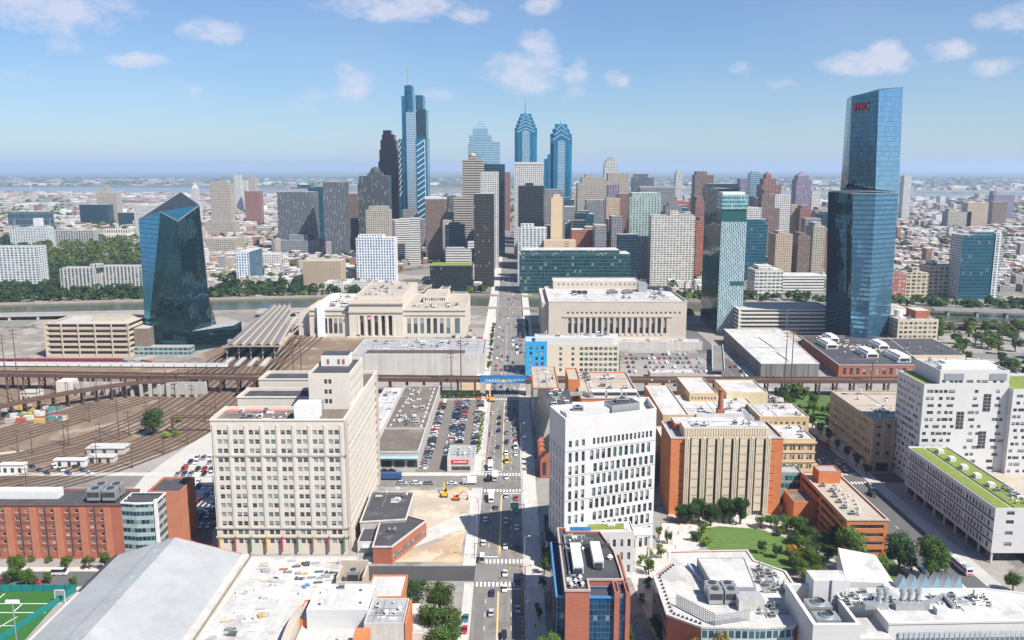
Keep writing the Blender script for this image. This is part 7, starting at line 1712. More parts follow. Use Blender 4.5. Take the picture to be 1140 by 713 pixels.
for px, py, h, r, k in ((770, 584, 8, 2.6, 'dark'), (760, 583, 7, 2.6, 'dark'), (778, 581, 9, 2.8, 'dark'), (791, 586, 8.5, 2.6, 'dark'), (805, 582, 9.5, 3, 'dark'), (812, 583, 9, 2.6, 'dark'), (824, 584, 10, 2.8, 'dark'), (847, 588, 5, 2.2, 'mid'), (858, 589, 5.5, 2.4, 'mid'), (781, 596, 5, 1.8, 'light'), (786, 608, 4, 1.8, 'lime'),
                    (876, 592, 6, 2.6, 'mid'), (893, 601, 5, 2.4, 'dark'), (899, 606, 6, 2.4, 'mid'), (904, 621, 5, 2.6, 'dark'), (908, 636, 6, 2.6, 'mid'), (890, 640, 5, 2.4, 'mid'), (916, 612, 6, 2.6, 'dark'), (922, 625, 5, 2.4, 'dark'), (868, 596, 4, 2, 'light'), (893, 622, 4, 2, 'autumn'), (775, 603, 4, 2, 'mid'), (912, 646, 5, 2.6, 'light'), (934, 612, 8, 3.6, 'dark'), (888, 596, 7, 2.8, 'mid'), (884, 606, 5, 2.2, 'dark'), (893, 612, 5, 2.4, 'mid'), (880, 618, 4, 2, 'autumn'), (886, 630, 5, 2.4, 'light'), (864, 622, 5, 1.6, 'dark'), (848, 617, 5, 1.5, 'dark'), (900, 628, 6, 2.6, 'mid'), (899, 650, 5, 2.2, 'lime'), (845, 572, 3, 1.2, 'mid'), (872, 560, 5, 2, 'mid')):
    tree_px(px, py, h * 1.2, r * 1.65, k, {'dark': 'small dark green tree planted by the lawn in front of the fluted block', 'mid': 'small mid green tree along the lawn border', 'light': 'small light green tree by the lawn', 'lime': 'small bright lime tree by the lawn', 'autumn': 'small yellowing shrub tree in the lawn bed'}[k], lw)
for px, py, h, r, k in ((722, 640, 7, 2.8, 'mid'), (720, 655, 5, 2, 'light'), (733, 600, 6, 2, 'mid'), (743, 606, 6, 2.2, 'dark'), (736, 622, 6, 2.6, 'light'), (730, 704, 6, 2.8, 'mid'), (735, 715, 7, 3.2, 'dark'), (714, 672, 4, 1.7, 'lime'), (745, 715, 5, 3, 'mid'), (722, 622, 5, 2, 'lime'), (713, 628, 4, 1.5, 'lime')):
    tree_px(px, py, h, r, k, 'small planted tree on the strip between the white tower and the white many-sided roof', 'trees between the white tower and the white roof')
for px, py, h, r in ((20, 648, 10, 4.6), (30, 656, 8, 3.6), (74, 634, 6, 2.6), (100, 634, 6, 2.6), (118, 636, 8, 3.2), (8, 652, 5, 2.2), (54, 650, 5, 2), (82, 655, 5, 2)):
    tree_px(px, py, h, r, 'mid', 'street tree in front of the long red brick apartment block', 'street trees along the brick apartment block')
for i in range(16): tree(-250 + i * 7.1, 308.8 + (i % 2) * .5, 2.6, 2.2, 'mid', 'low rounded bush along the foot of the brick apartment block', 'bushes along the brick apartment block')
tree_px(171, 484, 15, 7.6, 'dark', 'lone round dark green tree in the middle of the rail yard')
for px, py in ((186, 488), (196, 486), (286, 408), (200, 470)): tree_px(px, py, 4, 3, 'lime', 'low light green scrub beside the rail tracks', 'scrub beside the tracks')
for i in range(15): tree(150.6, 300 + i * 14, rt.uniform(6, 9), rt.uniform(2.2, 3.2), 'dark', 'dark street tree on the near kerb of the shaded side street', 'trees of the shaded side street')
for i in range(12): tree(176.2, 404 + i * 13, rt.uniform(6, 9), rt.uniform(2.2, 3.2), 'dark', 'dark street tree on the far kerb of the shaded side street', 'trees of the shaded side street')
for i in range(16):
    x, y = rt.uniform(160, 192), rt.uniform(478, 552)
    if 153 < x < 174: x += 22 * (1 if x > 163 else -1)
    tree(x, y, rt.uniform(7, 12), rt.uniform(3.5, 5.5), 'mid', 'bushy green tree in the grassy corner below the viaduct', 'trees in the corner below the viaduct')
for i in range(20): tree(-16 + (i % 2) * 1.2 - 2.5, 440 + i * 3.6, 2.4, 1.3, 'lime', 'small lime green shrub in the row beside the car park walk', 'lime shrubs beside the car park')
for i in range(14): tree(-46 + i * 2.1, 549, 4, 2.2, 'mid', 'hedge bush at the back of the car park under the viaduct', 'hedge behind the car park')
for i in range(26):
    x, y = rt.uniform(335, 500), rt.uniform(590, 700)
    if x < 352 and y < 705: x += 25
    tree(x, y, rt.uniform(9, 15), rt.uniform(4, 6.5), rt.choice(('mid', 'dark', 'light')), 'green tree in the wooded strip beyond the white residence tower', 'trees of the wooded strip at the right')
for i in range(12): tree(-17.6 + rt.uniform(-.4, .4), 625 + i * 16, rt.uniform(5, 8), 2.2, 'mid', 'street tree on the left kerb of the avenue by the station', 'avenue trees by the station')
for i in range(12): tree(14 + rt.uniform(-.4, .4), 640 + i * 16, rt.uniform(5, 8), 2.2, 'mid', 'street tree on the right kerb of the avenue by the post office', 'avenue trees by the post office')
def bank_pt(ln, x):
    for a, c in zip(ln, ln[1:]):
        if a[0] <= x <= c[0]: return a[1] + (c[1] - a[1]) * (x - a[0]) / (c[0] - a[0])
    return ln[-1][1]
MANY = []
for i in range(420):
    x = rt.uniform(-720, 760)
    if -112 < x < -56 or -25 < x < 22: continue
    MANY.append((x, bank_pt(north, x) + rt.uniform(12, 48), rt.uniform(7, 13), rt.uniform(4, 6.5), rt.choice(('mid', 'dark', 'dark')), 'green tree along the far bank of the river', 'trees of the far river bank'))
for i in range(260):
    px, py = (rt.uniform(-5, 160), rt.uniform(308, 338)) if i % 3 else (rt.uniform(236, 335), rt.uniform(318, 334)); x, y = G(px, py)
    if y > bank_pt(north, max(-890, x)) + 10 and not clash(x - 4, y - 4, x + 4, y + 4, 0): MANY.append((x, y, rt.uniform(10, 15), rt.uniform(5, 7.5), 'dark', 'dark green tree on the leafy far river bank, left', 'dark trees of the far bank at the left'))
for i in range(60):
    x = rt.choice((rt.uniform(120, 185), rt.uniform(300, 700))); MANY.append((x, bank_pt(south, x) - rt.uniform(6, 22), rt.uniform(6, 10), rt.uniform(3, 5), 'mid', 'green tree along the near bank of the river', 'trees of the near river bank'))
for i in range(620):                     # park and slopes, left
    px, py = rt.uniform(-10, 162), rt.uniform(268, 330); x, y = G(px, py)
    if y < bank_pt(north, max(-890, x)) + 14: continue
    if clash(x - 5, y - 5, x + 5, y + 5, 0): continue
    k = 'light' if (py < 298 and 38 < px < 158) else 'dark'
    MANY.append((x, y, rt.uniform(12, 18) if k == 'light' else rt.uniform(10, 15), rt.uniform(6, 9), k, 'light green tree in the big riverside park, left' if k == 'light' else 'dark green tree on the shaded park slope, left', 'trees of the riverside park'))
for i in range(150):
    x, y = rt.uniform(345, 620), rt.uniform(700, 790) if i > 50 else rt.uniform(590, 640)
    if y < bank_pt(south, x) - 6: MANY.append((x, y, rt.uniform(9, 15), rt.uniform(5, 7.5), rt.choice(('mid', 'mid', 'light')), 'green tree in the woods between the lot and the river, right', 'woods between the lot and the river'))
for i in range(1700):                      # among the houses
    px, py = rt.uniform(0, 1140), 188 + 150 * F / rt.uniform(1050, 3300); x, y = G(px, py)
    if clash(x - 4, y - 4, x + 4, y + 4, 0): continue
    MANY.append((x, y, rt.uniform(9, 15), rt.uniform(5, 8), rt.choice(('mid', 'dark', 'light')), 'green tree among the terraced streets beyond the river', 'trees of the terraced streets'))
room = 292 - len(TREES)
vm = sorted([t for t in MANY if abs(t[0] / t[1]) < .62], key=lambda t: t[1] / t[3])
ids = set(id(t) for t in vm[:room]); TREES += vm[:room]; REST = [t for t in MANY if id(t) not in ids]
for n_, (x, y, h, r, k, l, gname) in enumerate(TREES):
    s = 'bush' if h < 5 and ('bush' in l or 'shrub' in l or 'scrub' in l) else 'tree'
    e = empty(s, (x, y, .02), l, s, gname); lod = 0 if r * F / y > 11 else (1 if r * F / y > 4.5 else 2)
    c = bpy.data.objects.new('crown', crown(k, lod, n_ % 3)); scene.collection.objects.link(c); c.parent = e; c.rotation_euler = (0, 0, rt.uniform(0, 6.28))
    cz = h * (.6 if h > 5 else .5); c.location = (0, 0, cz); c.scale = (r, r, h * (.5 if h > 5 else .6))
    t = bpy.data.objects.new('trunk', TR[n_ % 3]); scene.collection.objects.link(t); t.parent = e; t.scale = (h * .9, h * .9, h)
print('trees', len(TREES), 'rest', len(REST))
def blob_trees(items, name, label, nq=26):
    b = MB(); rg = random.Random(3)
    for (x, y, h, r, k, *_q) in items:
        c0 = GREENS[k]; t0 = rg.uniform(.7, 1.3); sc = 1 if y < 2000 else 1.5
        for i in range(nq if y < 2000 else 9):
            v = Vector((rg.gauss(0, 1), rg.gauss(0, 1), abs(rg.gauss(0, 1)))).normalized(); p = Vector((x, y, h * .35)) + Vector((v.x * r * .85, v.y * r * .85, v.z * h * .6))
            n = (v + Vector((rg.uniform(-.4, .4), rg.uniform(-.4, .4), .3))).normalized(); u = n.orthogonal().normalized(); w = n.cross(u); s = r * rg.uniform(.3, .5) * sc; t = t0 * rg.uniform(.7, 1.3)
            b.face([p - u * s, p - w * s, p + u * s, p + w * s], 0, None, (c0[0] * t, c0[1] * t, c0[2] * t))
    o = b.build(name, leafm); o['kind'] = 'stuff'; o['label'] = label; o['category'] = 'trees'
blob_trees(REST, 'distant_foliage', 'mass of green trees among the far streets and slopes')
FAR = []
for i in range(5200):
    Y = rt.uniform(3000, 14000) if i % 3 else rt.uniform(1800, 3500); X = rt.uniform(-.64, .64) * Y
    if mnoise.noise(Vector((X * .0012, Y * .0006, 3))) < (-.05 if Y > 3000 else .02): continue
    if (X < -300 and 4850 < Y < 7400) or (X > 0 and 4350 < Y < 6150): continue
    FAR.append((X, Y, rt.uniform(9, 15), rt.uniform(7, 12) * max(1, Y / 3500), rt.choice(('mid', 'dark', 'light'))))
blob_trees(FAR, 'far_woodland', 'far off tree cover stretching towards the horizon', 9)
# ============================================================ VEHICLES
CARC = {'white': (.75, .75, .74), 'silver': (.45, .46, .47), 'grey': (.2, .21, .22), 'black': (.02, .02, .022), 'red': (.42, .02, .02), 'blue': (.03, .08, .22), 'dark blue': (.015, .03, .07), 'teal': (.02, .16, .18), 'yellow': (.7, .5, .03)}
carglass = mat('car glass', (.02, .025, .03), .05, .02, .5, 0, spec=.8); tyre = mat('tyre rubber', (.02, .02, .02), .9); lampm = mat('tail lamp red', (.5, .02, .02), .4)
def cpaint(c): return mat('car paint ' + c, CARC[c], .28, .02, .5, .02, spec=.6)
CM = {}
def car_parts(style):
    if style in CM: return CM[style]
    L, W, Hh, hood, roof0, roof1, beltl = {'sedan': (4.7, 1.85, 1.45, .55, 1.75, 3.55, .92), 'suv': (4.8, 1.95, 1.78, .75, 1.6, 4.4, 1.1), 'van': (5.8, 2.1, 2.5, .95, 1.0, 5.6, 1.35)}[style]
    b = MB(); prof = [(0, .35), (0, .78), (.25, beltl - .1), (1.25, beltl), (L - 1.0, beltl + .02), (L - .1, beltl - .08), (L, .6), (L - .05, .35)]
    for s in (-1, 1):
        p = [(s * W / 2 * (.93 if (i in (0, 1, 6, 7)) else 1), y - L / 2, z) for i, (y, z) in enumerate(prof)]; b.face(p if s > 0 else p[::-1])
    n = len(prof)
    for i in range(n):
        j = (i + 1) % n; wi, wj = [W / 2 * (.93 if q in (0, 1, 6, 7) else 1) for q in (i, j)]
        b.face([(-wi, prof[i][0] - L / 2, prof[i][1]), (-wj, prof[j][0] - L / 2, prof[j][1]), (wj, prof[j][0] - L / 2, prof[j][1]), (wi, prof[i][0] - L / 2, prof[i][1])])
    rw = W * .39; b.face([(-rw, roof0 - L / 2 + .25, Hh), (rw, roof0 - L / 2 + .25, Hh), (rw, roof1 - L / 2 - .2, Hh), (-rw, roof1 - L / 2 - .2, Hh)])
    for s in (-1, 1): b.box(s * W * .32 - .2, L / 2 - .12, .62, s * W * .32 + .2, L / 2 + .015, .82, 1); b.box(s * W * .33 - .2, -L / 2 - .012, .6, s * W * .33 + .2, -L / 2 + .1, .78, 2)
    body = b
    g = MB(); z0 = beltl - .03; x0, x1 = W * .47, rw; a0, a1, c0, c1 = roof0 - .55 - L / 2, roof0 + .25 - L / 2, roof1 - .2 - L / 2, roof1 + .45 - L / 2
    A = [(-x0, a0, z0), (x0, a0, z0), (x0, c1, z0), (-x0, c1, z0)]; T = [(-x1, a1, Hh - .01), (x1, a1, Hh - .01), (x1, c0, Hh - .01), (-x1, c0, Hh - .01)]
    for i in range(4): g.face([A[i], A[(i + 1) % 4], T[(i + 1) % 4], T[i]])
    wh = MB(); wh.tube((-.11, 0, 0), (.11, 0, 0), .33, 0, 12); wh.tube((-.12, 0, 0), (.12, 0, 0), .19, 1, 10)
    CM[style] = (body, g, wh, L, W); return CM[style]
MC = {}
def car_mesh(style, color, merged):
    k = (style, color, merged)
    if k not in MC:
        body, g, wh, L, W = car_parts(style)
        if not merged: MC[k] = body.mesh('body', [cpaint(color), lampm, white_paint])
        else:
            b = MB(); b.v = list(body.v) + list(g.v); nb = len(body.v); b.f = list(body.f) + [tuple(i + nb for i in f) for f in g.f]; b.m = list(body.m) + [3] * len(g.f); b.uv = list(body.uv) + list(g.uv); b.c = list(body.c) + list(g.c)
            for sx in (-1, 1):
                for sy in (-L * .31, L * .3): b.tube((sx * (W / 2 - .2), sy, .33), (sx * (W / 2 + .01), sy, .33), .33, 4, 8)
            MC[k] = b.mesh('car', [cpaint(color), lampm, white_paint, carglass, tyre])
    return MC[k]
CARS = []
def car(x, y, a, color, where, group, style='sedan', z=.06): CARS.append((x, y, a, color, where, group, style, z))
rc = random.Random(8)
def rcol(): return rc.choice(['white', 'white', 'silver', 'silver', 'grey', 'grey', 'black', 'black', 'dark blue', 'red', 'blue'])
def rsty(): return rc.choice(['sedan', 'sedan', 'suv', 'suv', 'van'] if rc.random() < .3 else ['sedan', 'suv'])
ga = 'cars driving on the avenue'
# (px, py, colour, style) read from the photograph
for px, py, c, st in ((561, 710, 'black', 'suv'), (540, 684, 'silver', 'sedan'), (571, 680, 'silver', 'sedan'), (553, 662, 'dark blue', 'sedan'), (561, 657, 'white', 'sedan'), (571, 649, 'black', 'sedan'), (562.5, 640, 'white', 'sedan'), (543, 624, 'white', 'van'), (571, 611, 'black', 'sedan'), (561, 610, 'white', 'sedan'), (543, 606, 'white', 'sedan'),
                      (570, 589, 'white', 'sedan'), (562, 582, 'silver', 'suv'), (545, 580, 'white', 'sedan'), (547, 566, 'grey', 'suv'), (571, 569, 'grey', 'sedan'), (572, 556, 'red', 'sedan'), (562, 554, 'silver', 'sedan'), (562, 533, 'white', 'sedan'), (545, 535, 'black', 'van'), (563, 492, 'grey', 'sedan'), (572, 480, 'silver', 'sedan'), (551, 485, 'white', 'sedan'), (550, 483, 'silver', 'sedan'),
                      (576, 492, 'red', 'sedan'), (577, 499, 'white', 'van'), (577, 507, 'white', 'sedan'), (570, 470, 'silver', 'sedan'), (545, 512, 'dark blue', 'sedan'), (578, 478, 'red', 'sedan'), (564, 515, 'yellow', 'van'), (577, 485, 'grey', 'suv')):
    x, y = G(px, py); lane = min((-11.6, -7.1, -2.6, 2.0), key=lambda l: abs(l - x)); car(lane, y, 0 if lane > -5 else math.pi, c, 'on the avenue', ga, st)
for px, py, c in ((520, 690, 'teal'), (519, 703, 'red')): x, y = G(px, py); car(-15.6, y, 0, c, 'parked at the kerb beside the avenue trees', 'cars parked by the avenue trees')
used = []
for i in range(130):
    y = rc.uniform(430, 1180) if i > 40 else rc.uniform(560, 760); lane = rc.choice((-12, -8, -3.4, .9, 4.2, 7.6) if y > 600 else (-12, -7.6, -3, 1.4))
    if any(abs(lane - a) < 2.2 and abs(y - c_) < 8 for a, c_ in used): continue
    used.append((lane, y)); car(lane, y, 0 if lane > -5 else math.pi, rcol(), 'in the dense avenue traffic beyond the parking lot' if y < 900 else 'in the far avenue traffic beyond the river', ga, rsty(), .06 if y < 865 else (.34 if y < 1020 else .06))
for row, x in enumerate((-76, -72.5)):
    pass
gp = 'cars in the car park beside the long grey roof'
for xx, a in ((-44.6, 1.5708), (-34.2, 1.5708), (-29.6, 1.5708), (-20.4, 1.5708)):
    for k in range(31):
        y = 415 + k * 3.9 if xx in (-44.6,) else 437 + k * 3.5
        if y > 541 or rc.random() < .16 or (xx == -20.4 and rc.random() < .3): continue
        car(xx + rc.uniform(-.3, .3), y, a + (math.pi if rc.random() < .5 else 0), rcol(), 'in the long car park beside the dark gravel roof', gp, rsty())
gp = 'cars in the pale car park by the rail yard'
for k in range(11):
    for j in range(19):
        y = 342 + k * 8.6 + (k % 2) * 2; x = -119 - j * 3.3 - (k % 2)
        px_ = 570 + x * F / y * .985
        if px_ < (200 if y < 364 else 150 + (y - 366) * .85) or rc.random() < .2: continue
        car(x, y, rc.uniform(-.04, .04), rcol(), 'in the pale car park by the limestone tower', gp, rsty())
for i in range(12): car(-236 + i * 6 + rc.uniform(-1, 1), 291.5 + 7 * (i % 2), 1.5708, rcol(), 'on the street in front of the brick apartment block', 'cars by the brick apartment block', rsty())
for x, c in ((-53, 'silver'), (-46, 'white'), (-40, 'grey'), (-29, 'white'), (-68, 'black')): car(x, 391.5, 1.5708, c, 'on the cross street behind the dirt lot', 'cars on the cross street', rsty())
for x in (-67, -64, -60.5): car(x, 408.8, 1.5, 'black', 'parked in front of the warehouse canopy', 'cars by the warehouse')
for i in range(44):
    y = rc.uniform(300, 640); lane = rc.choice((155.6, 159.5, 167.8, 171.6))
    if any(abs(lane - a) < 2.2 and abs(y - c_) < 6.5 for a, c_ in used): continue
    used.append((lane, y)); car(lane, y, 0, rcol(), 'on the shaded side street at the right', 'cars on the shaded side street', rsty())
gp = 'cars in the square lot behind the beige office building'
for k in range(5):
    for j in range(14):
        if rc.random() < .25: continue
        car(88 + j * 4.4 + k * 1.2, 622 + k * 15, rc.uniform(-.05, .05), rcol(), 'in the square lot between the beige office and the white hall roof', gp, rsty())
for i in range(36): car(rc.uniform(-58, -26) , rc.uniform(690, 790), rc.choice((0, 1.57, .6)), rc.choice(('red', 'white', 'silver', 'yellow', 'black', 'blue')), 'on the station forecourt beside the avenue', 'cars on the station forecourt', rsty())
for i in range(9): car(-118 + i * 7, 699, 1.57, rcol(), 'below the portico of the station', 'cars in front of the station', rsty())
for k in range(4):
    for j in range(14): 
        if rc.random() > .2: car(352 + j * 6, 604 + k * 16, .1, rcol(), 'in the tree-lined lot at the right edge', 'cars in the tree-lined lot', rsty())
for i in range(26): car(rc.uniform(-500, -270), rc.uniform(650, 662), 1.57, rcol(), 'on the depot road beyond the rail yard', 'cars on the depot road', rsty())
for i in range(9): x, y = G(36 + i * 8, 521 + (i % 3) * 3.5); car(x, y, .9, rcol(), 'in the rail yard beside the white trailers', 'cars in the rail yard', rsty())
def near_car(c):
    return math.hypot(c[0], c[1])
CARS.sort(key=near_car); NI = 292
rest = MB(); rm = [cpaint('white'), cpaint('silver'), cpaint('grey'), cpaint('black'), cpaint('red'), cpaint('blue'), carglass]; ri = {'white': 0, 'silver': 1, 'grey': 2, 'black': 3, 'red': 4, 'blue': 5, 'dark blue': 5, 'teal': 5, 'yellow': 1}
for i, (x, y, a, c, where, gname, st, z) in enumerate(CARS):
    lab = '%s %s %s' % (c, {'sedan': 'car', 'suv': 'tall car', 'van': 'van'}[st], where)
    if i < NI:
        if y < 345:
            e = empty('car', (x, y, z), lab, 'car', gname); e.rotation_euler = (0, 0, a); body, g_, wh, L, W = car_parts(st)
            if ('g', st) not in MC: MC[('g', st)] = g_.mesh('cabin_glass', [carglass]); MC[('w', st)] = wh.mesh('wheel', [tyre, metal_grey])
            for nm, me, loc in [('body', car_mesh(st, c, False), (0, 0, 0)), ('cabin_glass', MC[('g', st)], (0, 0, 0))] + [('wheel', MC[('w', st)], (sx * (W / 2 - .1), sy, .33)) for sx in (-1, 1) for sy in (-L * .31, L * .3)]:
                o = bpy.data.objects.new(nm, me); scene.collection.objects.link(o); o.parent = e; o.location = loc
        else:
            o = bpy.data.objects.new('car', car_mesh(st, c, True)); scene.collection.objects.link(o); o.location = (x, y, z); o.rotation_euler = (0, 0, a); tag(o, lab, 'car', gname)
    else:
        me = car_mesh(st, c, True); M = Matrix.Translation((x, y, z)) @ Matrix.Rotation(a, 4, 'Z'); vs = [M @ v.co for v in me.vertices]
        for pl in me.polygons[:26]: rest.face([vs[k] for k in pl.vertices], 6 if pl.material_index == 3 else ri[c])
if rest.f: o = rest.build('distant_traffic', rm); o['kind'] = 'stuff'; o['label'] = 'mass of small far off cars'; o['category'] = 'cars'
print('cars', len(CARS))
def truck(px, py, a, bodyc, cabc, label, L=7.5, cat='truck', xy=None, name='box_truck'):
    x, y = xy or G(px, py); e = empty(name, (x, y, .06), label, cat); e.rotation_euler = (0, 0, a)
    def P(nm, x0, y0, z0, x1, y1, z1, m): b = MB(); b.box(x0, y0, z0, x1, y1, z1); o = b.build(nm, m); o.parent = e; return o
    P('cargo_box', -1.25, -L / 2, .9, 1.25, L / 2 - 2.2, 3.5, bodyc); P('cab', -1.15, L / 2 - 2.1, .5, 1.15, L / 2, 2.7, cabc); P('windscreen', -1.0, L / 2 - .05, 1.5, 1.0, L / 2 + .02, 2.4, carglass); P('chassis', -.9, -L / 2 + .2, .5, .9, L / 2 - 2.2, .88, steel_dark)
    for sx in (-1, 1):
        for sy in (-L / 2 + 1.3, L / 2 - 1.1): b = MB(); b.tube((sx * .85, sy, .48), (sx * 1.2, sy, .48), .48, 0, 12); o = b.build('wheel', tyre); o.parent = e
white_c, silver_c, blue_c = cpaint('white'), cpaint('silver'), cpaint('blue')
truck(546, 522, math.pi, metal_white, white_c, 'white box truck driving past the bank on the avenue'); truck(551, 534, math.pi, metal_white, silver_c, 'second white box truck, just behind the one by the bank')
truck(547, 557, math.pi, metal_white, white_c, 'white box truck beside the dirt lot at the cross street', 8.5); truck(0, 0, 1.5708, blue_c, white_c, 'long blue trailer truck on the cross street behind the dirt lot', 16, xy=(-62, 398)); truck(0, 0, 1.5708, white_c, silver_c, 'white pickup truck with a service body on the cross street', 6.5, xy=(-20.5, 392))
def bus(xy, a, L, label, top=None):
    e = empty('bus', (*xy, .06), label, 'bus'); e.rotation_euler = (0, 0, a)
    def P(nm, x0, y0, z0, x1, y1, z1, m): b = MB(); b.box(x0, y0, z0, x1, y1, z1); o = b.build(nm, m); o.parent = e
    P('body', -1.27, -L / 2, .35, 1.27, L / 2, 3.05, white_c); P('roof_unit', -.9, -L / 2 + 1, 3.06, .9, -L / 2 + 4, 3.4, mat('blue grey deck', (0, 0, 0))); P('roof_unit', -.8, 0, 3.06, .8, 3.5, 3.25, silver_c)
    for s in (-1, 1):
        for k in range(7): P('window', s * 1.275 - .02, -L / 2 + .8 + k * 1.55, 1.5, s * 1.275 + .02, -L / 2 + 2.1 + k * 1.55, 2.6, carglass)
        for sy in (-L / 2 + 2.2, L / 2 - 2.6): b = MB(); b.tube((s * 1.0, sy, .5), (s * 1.29, sy, .5), .5, 0, 12); o = b.build('wheel', tyre); o.parent = e
    P('rear_window', -1.0, -L / 2 - .03, 1.7, 1.0, -L / 2 - .003, 2.7, carglass); P('windscreen', -1.1, L / 2 + .003, 1.2, 1.1, L / 2 + .03, 2.8, carglass); P('rear_stripe', -1.1, -L / 2 - .02, .5, 1.1, -L / 2 - .003, 1.1, mat('red sign', (0, 0, 0)))
bus(G(1070, 634), .02, 12, 'white city bus with a red rear stripe beside the overhanging white wing'); bus((184, 470), .1, 11, 'white bus parked below the viaduct by the grassy corner'); bus((156, 640), 0, 12, 'pale bus parked beside the large white hall roof')
# ============================================================ MASTS, LAMPS, MACHINES, PEOPLE
def mast(x, y, h, r=.28, arms=2, label='rusty brown catenary mast standing among the rail tracks', group='catenary masts of the rail yard', z=0):
    e = empty('catenary_mast', (x, y, z), label, 'mast', group)
    b = MB(); b.tube((x, y, z), (x, y, z + h), r, 0, 6, r * .6); b.box(x - .6, y - .6, z, x + .6, y + .6, z + .6); b.build('pole', rust, e)
    for k in range(arms): b = MB(); b.bar((x - 2.4, y, z + h - 1.2 - k * 2.4), (x + 2.4, y, z + h - 1.2 - k * 2.4), .2, .25); b.tube((x - 2.2, y, z + h - 1.8 - k * 2.4), (x - 2.2, y, z + h - 1.2 - k * 2.4), .15, 0, 5); b.build('crossarm', rust, e)
for px, py, pt in ((133, 490, 432), (100, 470, 448), (144, 484, 457), (72, 497, 463), (77, 496, 467), (163, 468, 446), (178, 458, 438), (197, 440, 422), (214, 446, 428), (36, 505, 480), (20, 503, 478), (72, 512, 492), (108, 518, 490), (147, 521, 496), (182, 505, 484), (209, 494, 474), (30, 545, 520), (52, 463, 445), (0, 520, 495), (240, 455, 432), (228, 470, 450), (64, 462, 444), (112, 492, 470), (10, 470, 450)):
    x, y = G(px, py); mast(x, y, max(7, ZAT(pt, y)), .3)
for i, (px, py, pt) in enumerate(((4, 441, 372), (17, 437, 366), (502, 434, 388), (513, 434, 375), (875, 426, 369), (882, 426, 362), (690, 424, 395), (972, 424, 402), (326, 424, 378), (335, 424, 375))):
    x, y = G(px, py + 12); y = 552 if 400 < px else y; x = XAT(px, 400, y); mast(x, y, ZAT(pt, y), .42, 3, ('far left of a pair of tall brown pylons rising above the viaduct, left edge', 'tall brown pylon right of its twin above the viaduct, left edge', 'shorter brown pylon above the pale deck building, left of the avenue', 'tall brown pylon nearest the avenue at the viaduct', 'tall brown pylon in front of the white hall roof, left of its pair',
        'taller brown pylon in front of the white hall roof, right of its pair', 'brown pylon in front of the square car lot', 'brown pylon by the brick works at the viaduct', 'brown pylon left of its pair behind the limestone tower', 'brown pylon right of its pair behind the limestone tower')[i], 'tall pylons along the viaduct')
def gantry():
    e = empty('signal_gantry', (-165, 470, 0), 'brown steel signal gantry spanning the curved tracks', 'signal gantry'); y = DY(482); x0, x1 = XAT(191, 460, y), XAT(238, 460, y)
    for x in (x0, x1): b = MB(); b.box(x - .5, y - .8, 0, x + .5, y + .8, 9); b.build('tower_leg', rust, e)
    b = MB(); b.bar((x0, y, 9), (x1, y, 9), 1.2, .3); b.bar((x0, y, 10.4), (x1, y, 10.4), 1.2, .3)
    for i in range(12): xa = x0 + (x1 - x0) * i / 12; b.bar((xa, y, 9 + 1.4 * (i % 2)), (xa + (x1 - x0) / 12, y, 10.4 - 1.4 * (i % 2)), .15, .15)
    b.build('truss', rust, e)
gantry()
def yard_things():
    def hut(px0, px1, pt, pb, d, m, rm, label, cat='shed'):
        y = DY(pb); x0, x1, h = XAT(px0, pt, y), XAT(px1, pt, y), max(3, ZAT(pt, y)); e = empty('yard_shed', ((x0 + x1) / 2, y, 0), label, cat)
        b = MB(); b.box(x0, y, 0, x1, y + d, h); b.build('wall', m, e); b = MB(); b.box(x0 - .4, y - .4, h + .01, x1 + .4, y + d + .4, h + .5); b.build('roof', rm, e)
        for k in range(3): b = MB(); xa = x0 + (x1 - x0) * (k + .4) / 3.2; b.box(xa, y - .08, .3, xa + 1.6, y - .003, 2.6); b.build('door', steel_dark, e)
    hut(96, 138, 500, 506, 8, concrete_pale, roof_white, 'long low white roofed shed in the rail yard'); hut(96, 126, 511, 516, 5, concrete_pale, concrete_pale, 'pale flat shed in front of the white roofed one in the yard'); hut(22, 40, 438, 446, 9, limestone, concrete, 'small grey block hut at the left of the rail yard')
    for i, (a, c, pt, pb) in enumerate(((60, 94, 513, 520), (0, 26, 518, 527))): hut(a, c, pt, pb, 3, metal_white, metal_white, ('long white trailer parked in the rail yard', 'white trailer parked at the left edge of the rail yard')[i], 'trailer')
    rg = random.Random(4); cl = [(.42, .1, .07), (.6, .58, .54), (.12, .26, .23), (.5, .37, .12), (.6, .6, .58), (.4, .4, .39), (.1, .14, .2)]
    for i in range(40):
        px, py = rg.uniform(0, 66), rg.uniform(455, 472); x, y = G(px, py); c = rg.choice(cl); w = rg.uniform(2, 6); b = MB(); b.box(x, y, 0, x + w, y + 2.4, rg.uniform(1.2, 2.6)); b.box(x + .1, y + .1, 0, x + w - .1, y + 2.3, 2.75)
        tag(b.build('container', mat('container %d' % cl.index(c), c, .6)), 'coloured storage container in the left corner of the rail yard', 'container', 'containers in the rail yard corner')
    for i in range(26):
        x = -430 + i * 8.2; y = 640 - i * .2; b = MB(); b.box(x, y, .9, x + 7.4, y + 2.8, 3.9, 0, 1); b.box(x + .3, y + .4, .2, x + 7.1, y + 2.4, .88, 2)
        tag(b.build('train_carriage', [metal_white, metal_grey, steel_dark]), 'silver train carriage in the long train standing beyond the viaduct', 'train carriage', 'carriages of the standing train')
    for i in range(14):
        x = -425 + i * 8.6; y = 652; b = MB(); b.box(x, y, .6, x + 7.6, y + 2.6, 3.4); b.box(x + .4, y + .4, .1, x + 7.2, y + 2.2, .58)
        tag(b.build('freight_wagon', mat('maroon wagon', (.22, .03, .05), .7)), 'maroon wagon in the row behind the silver train', 'wagon', 'maroon wagons behind the silver train')
yard_things()
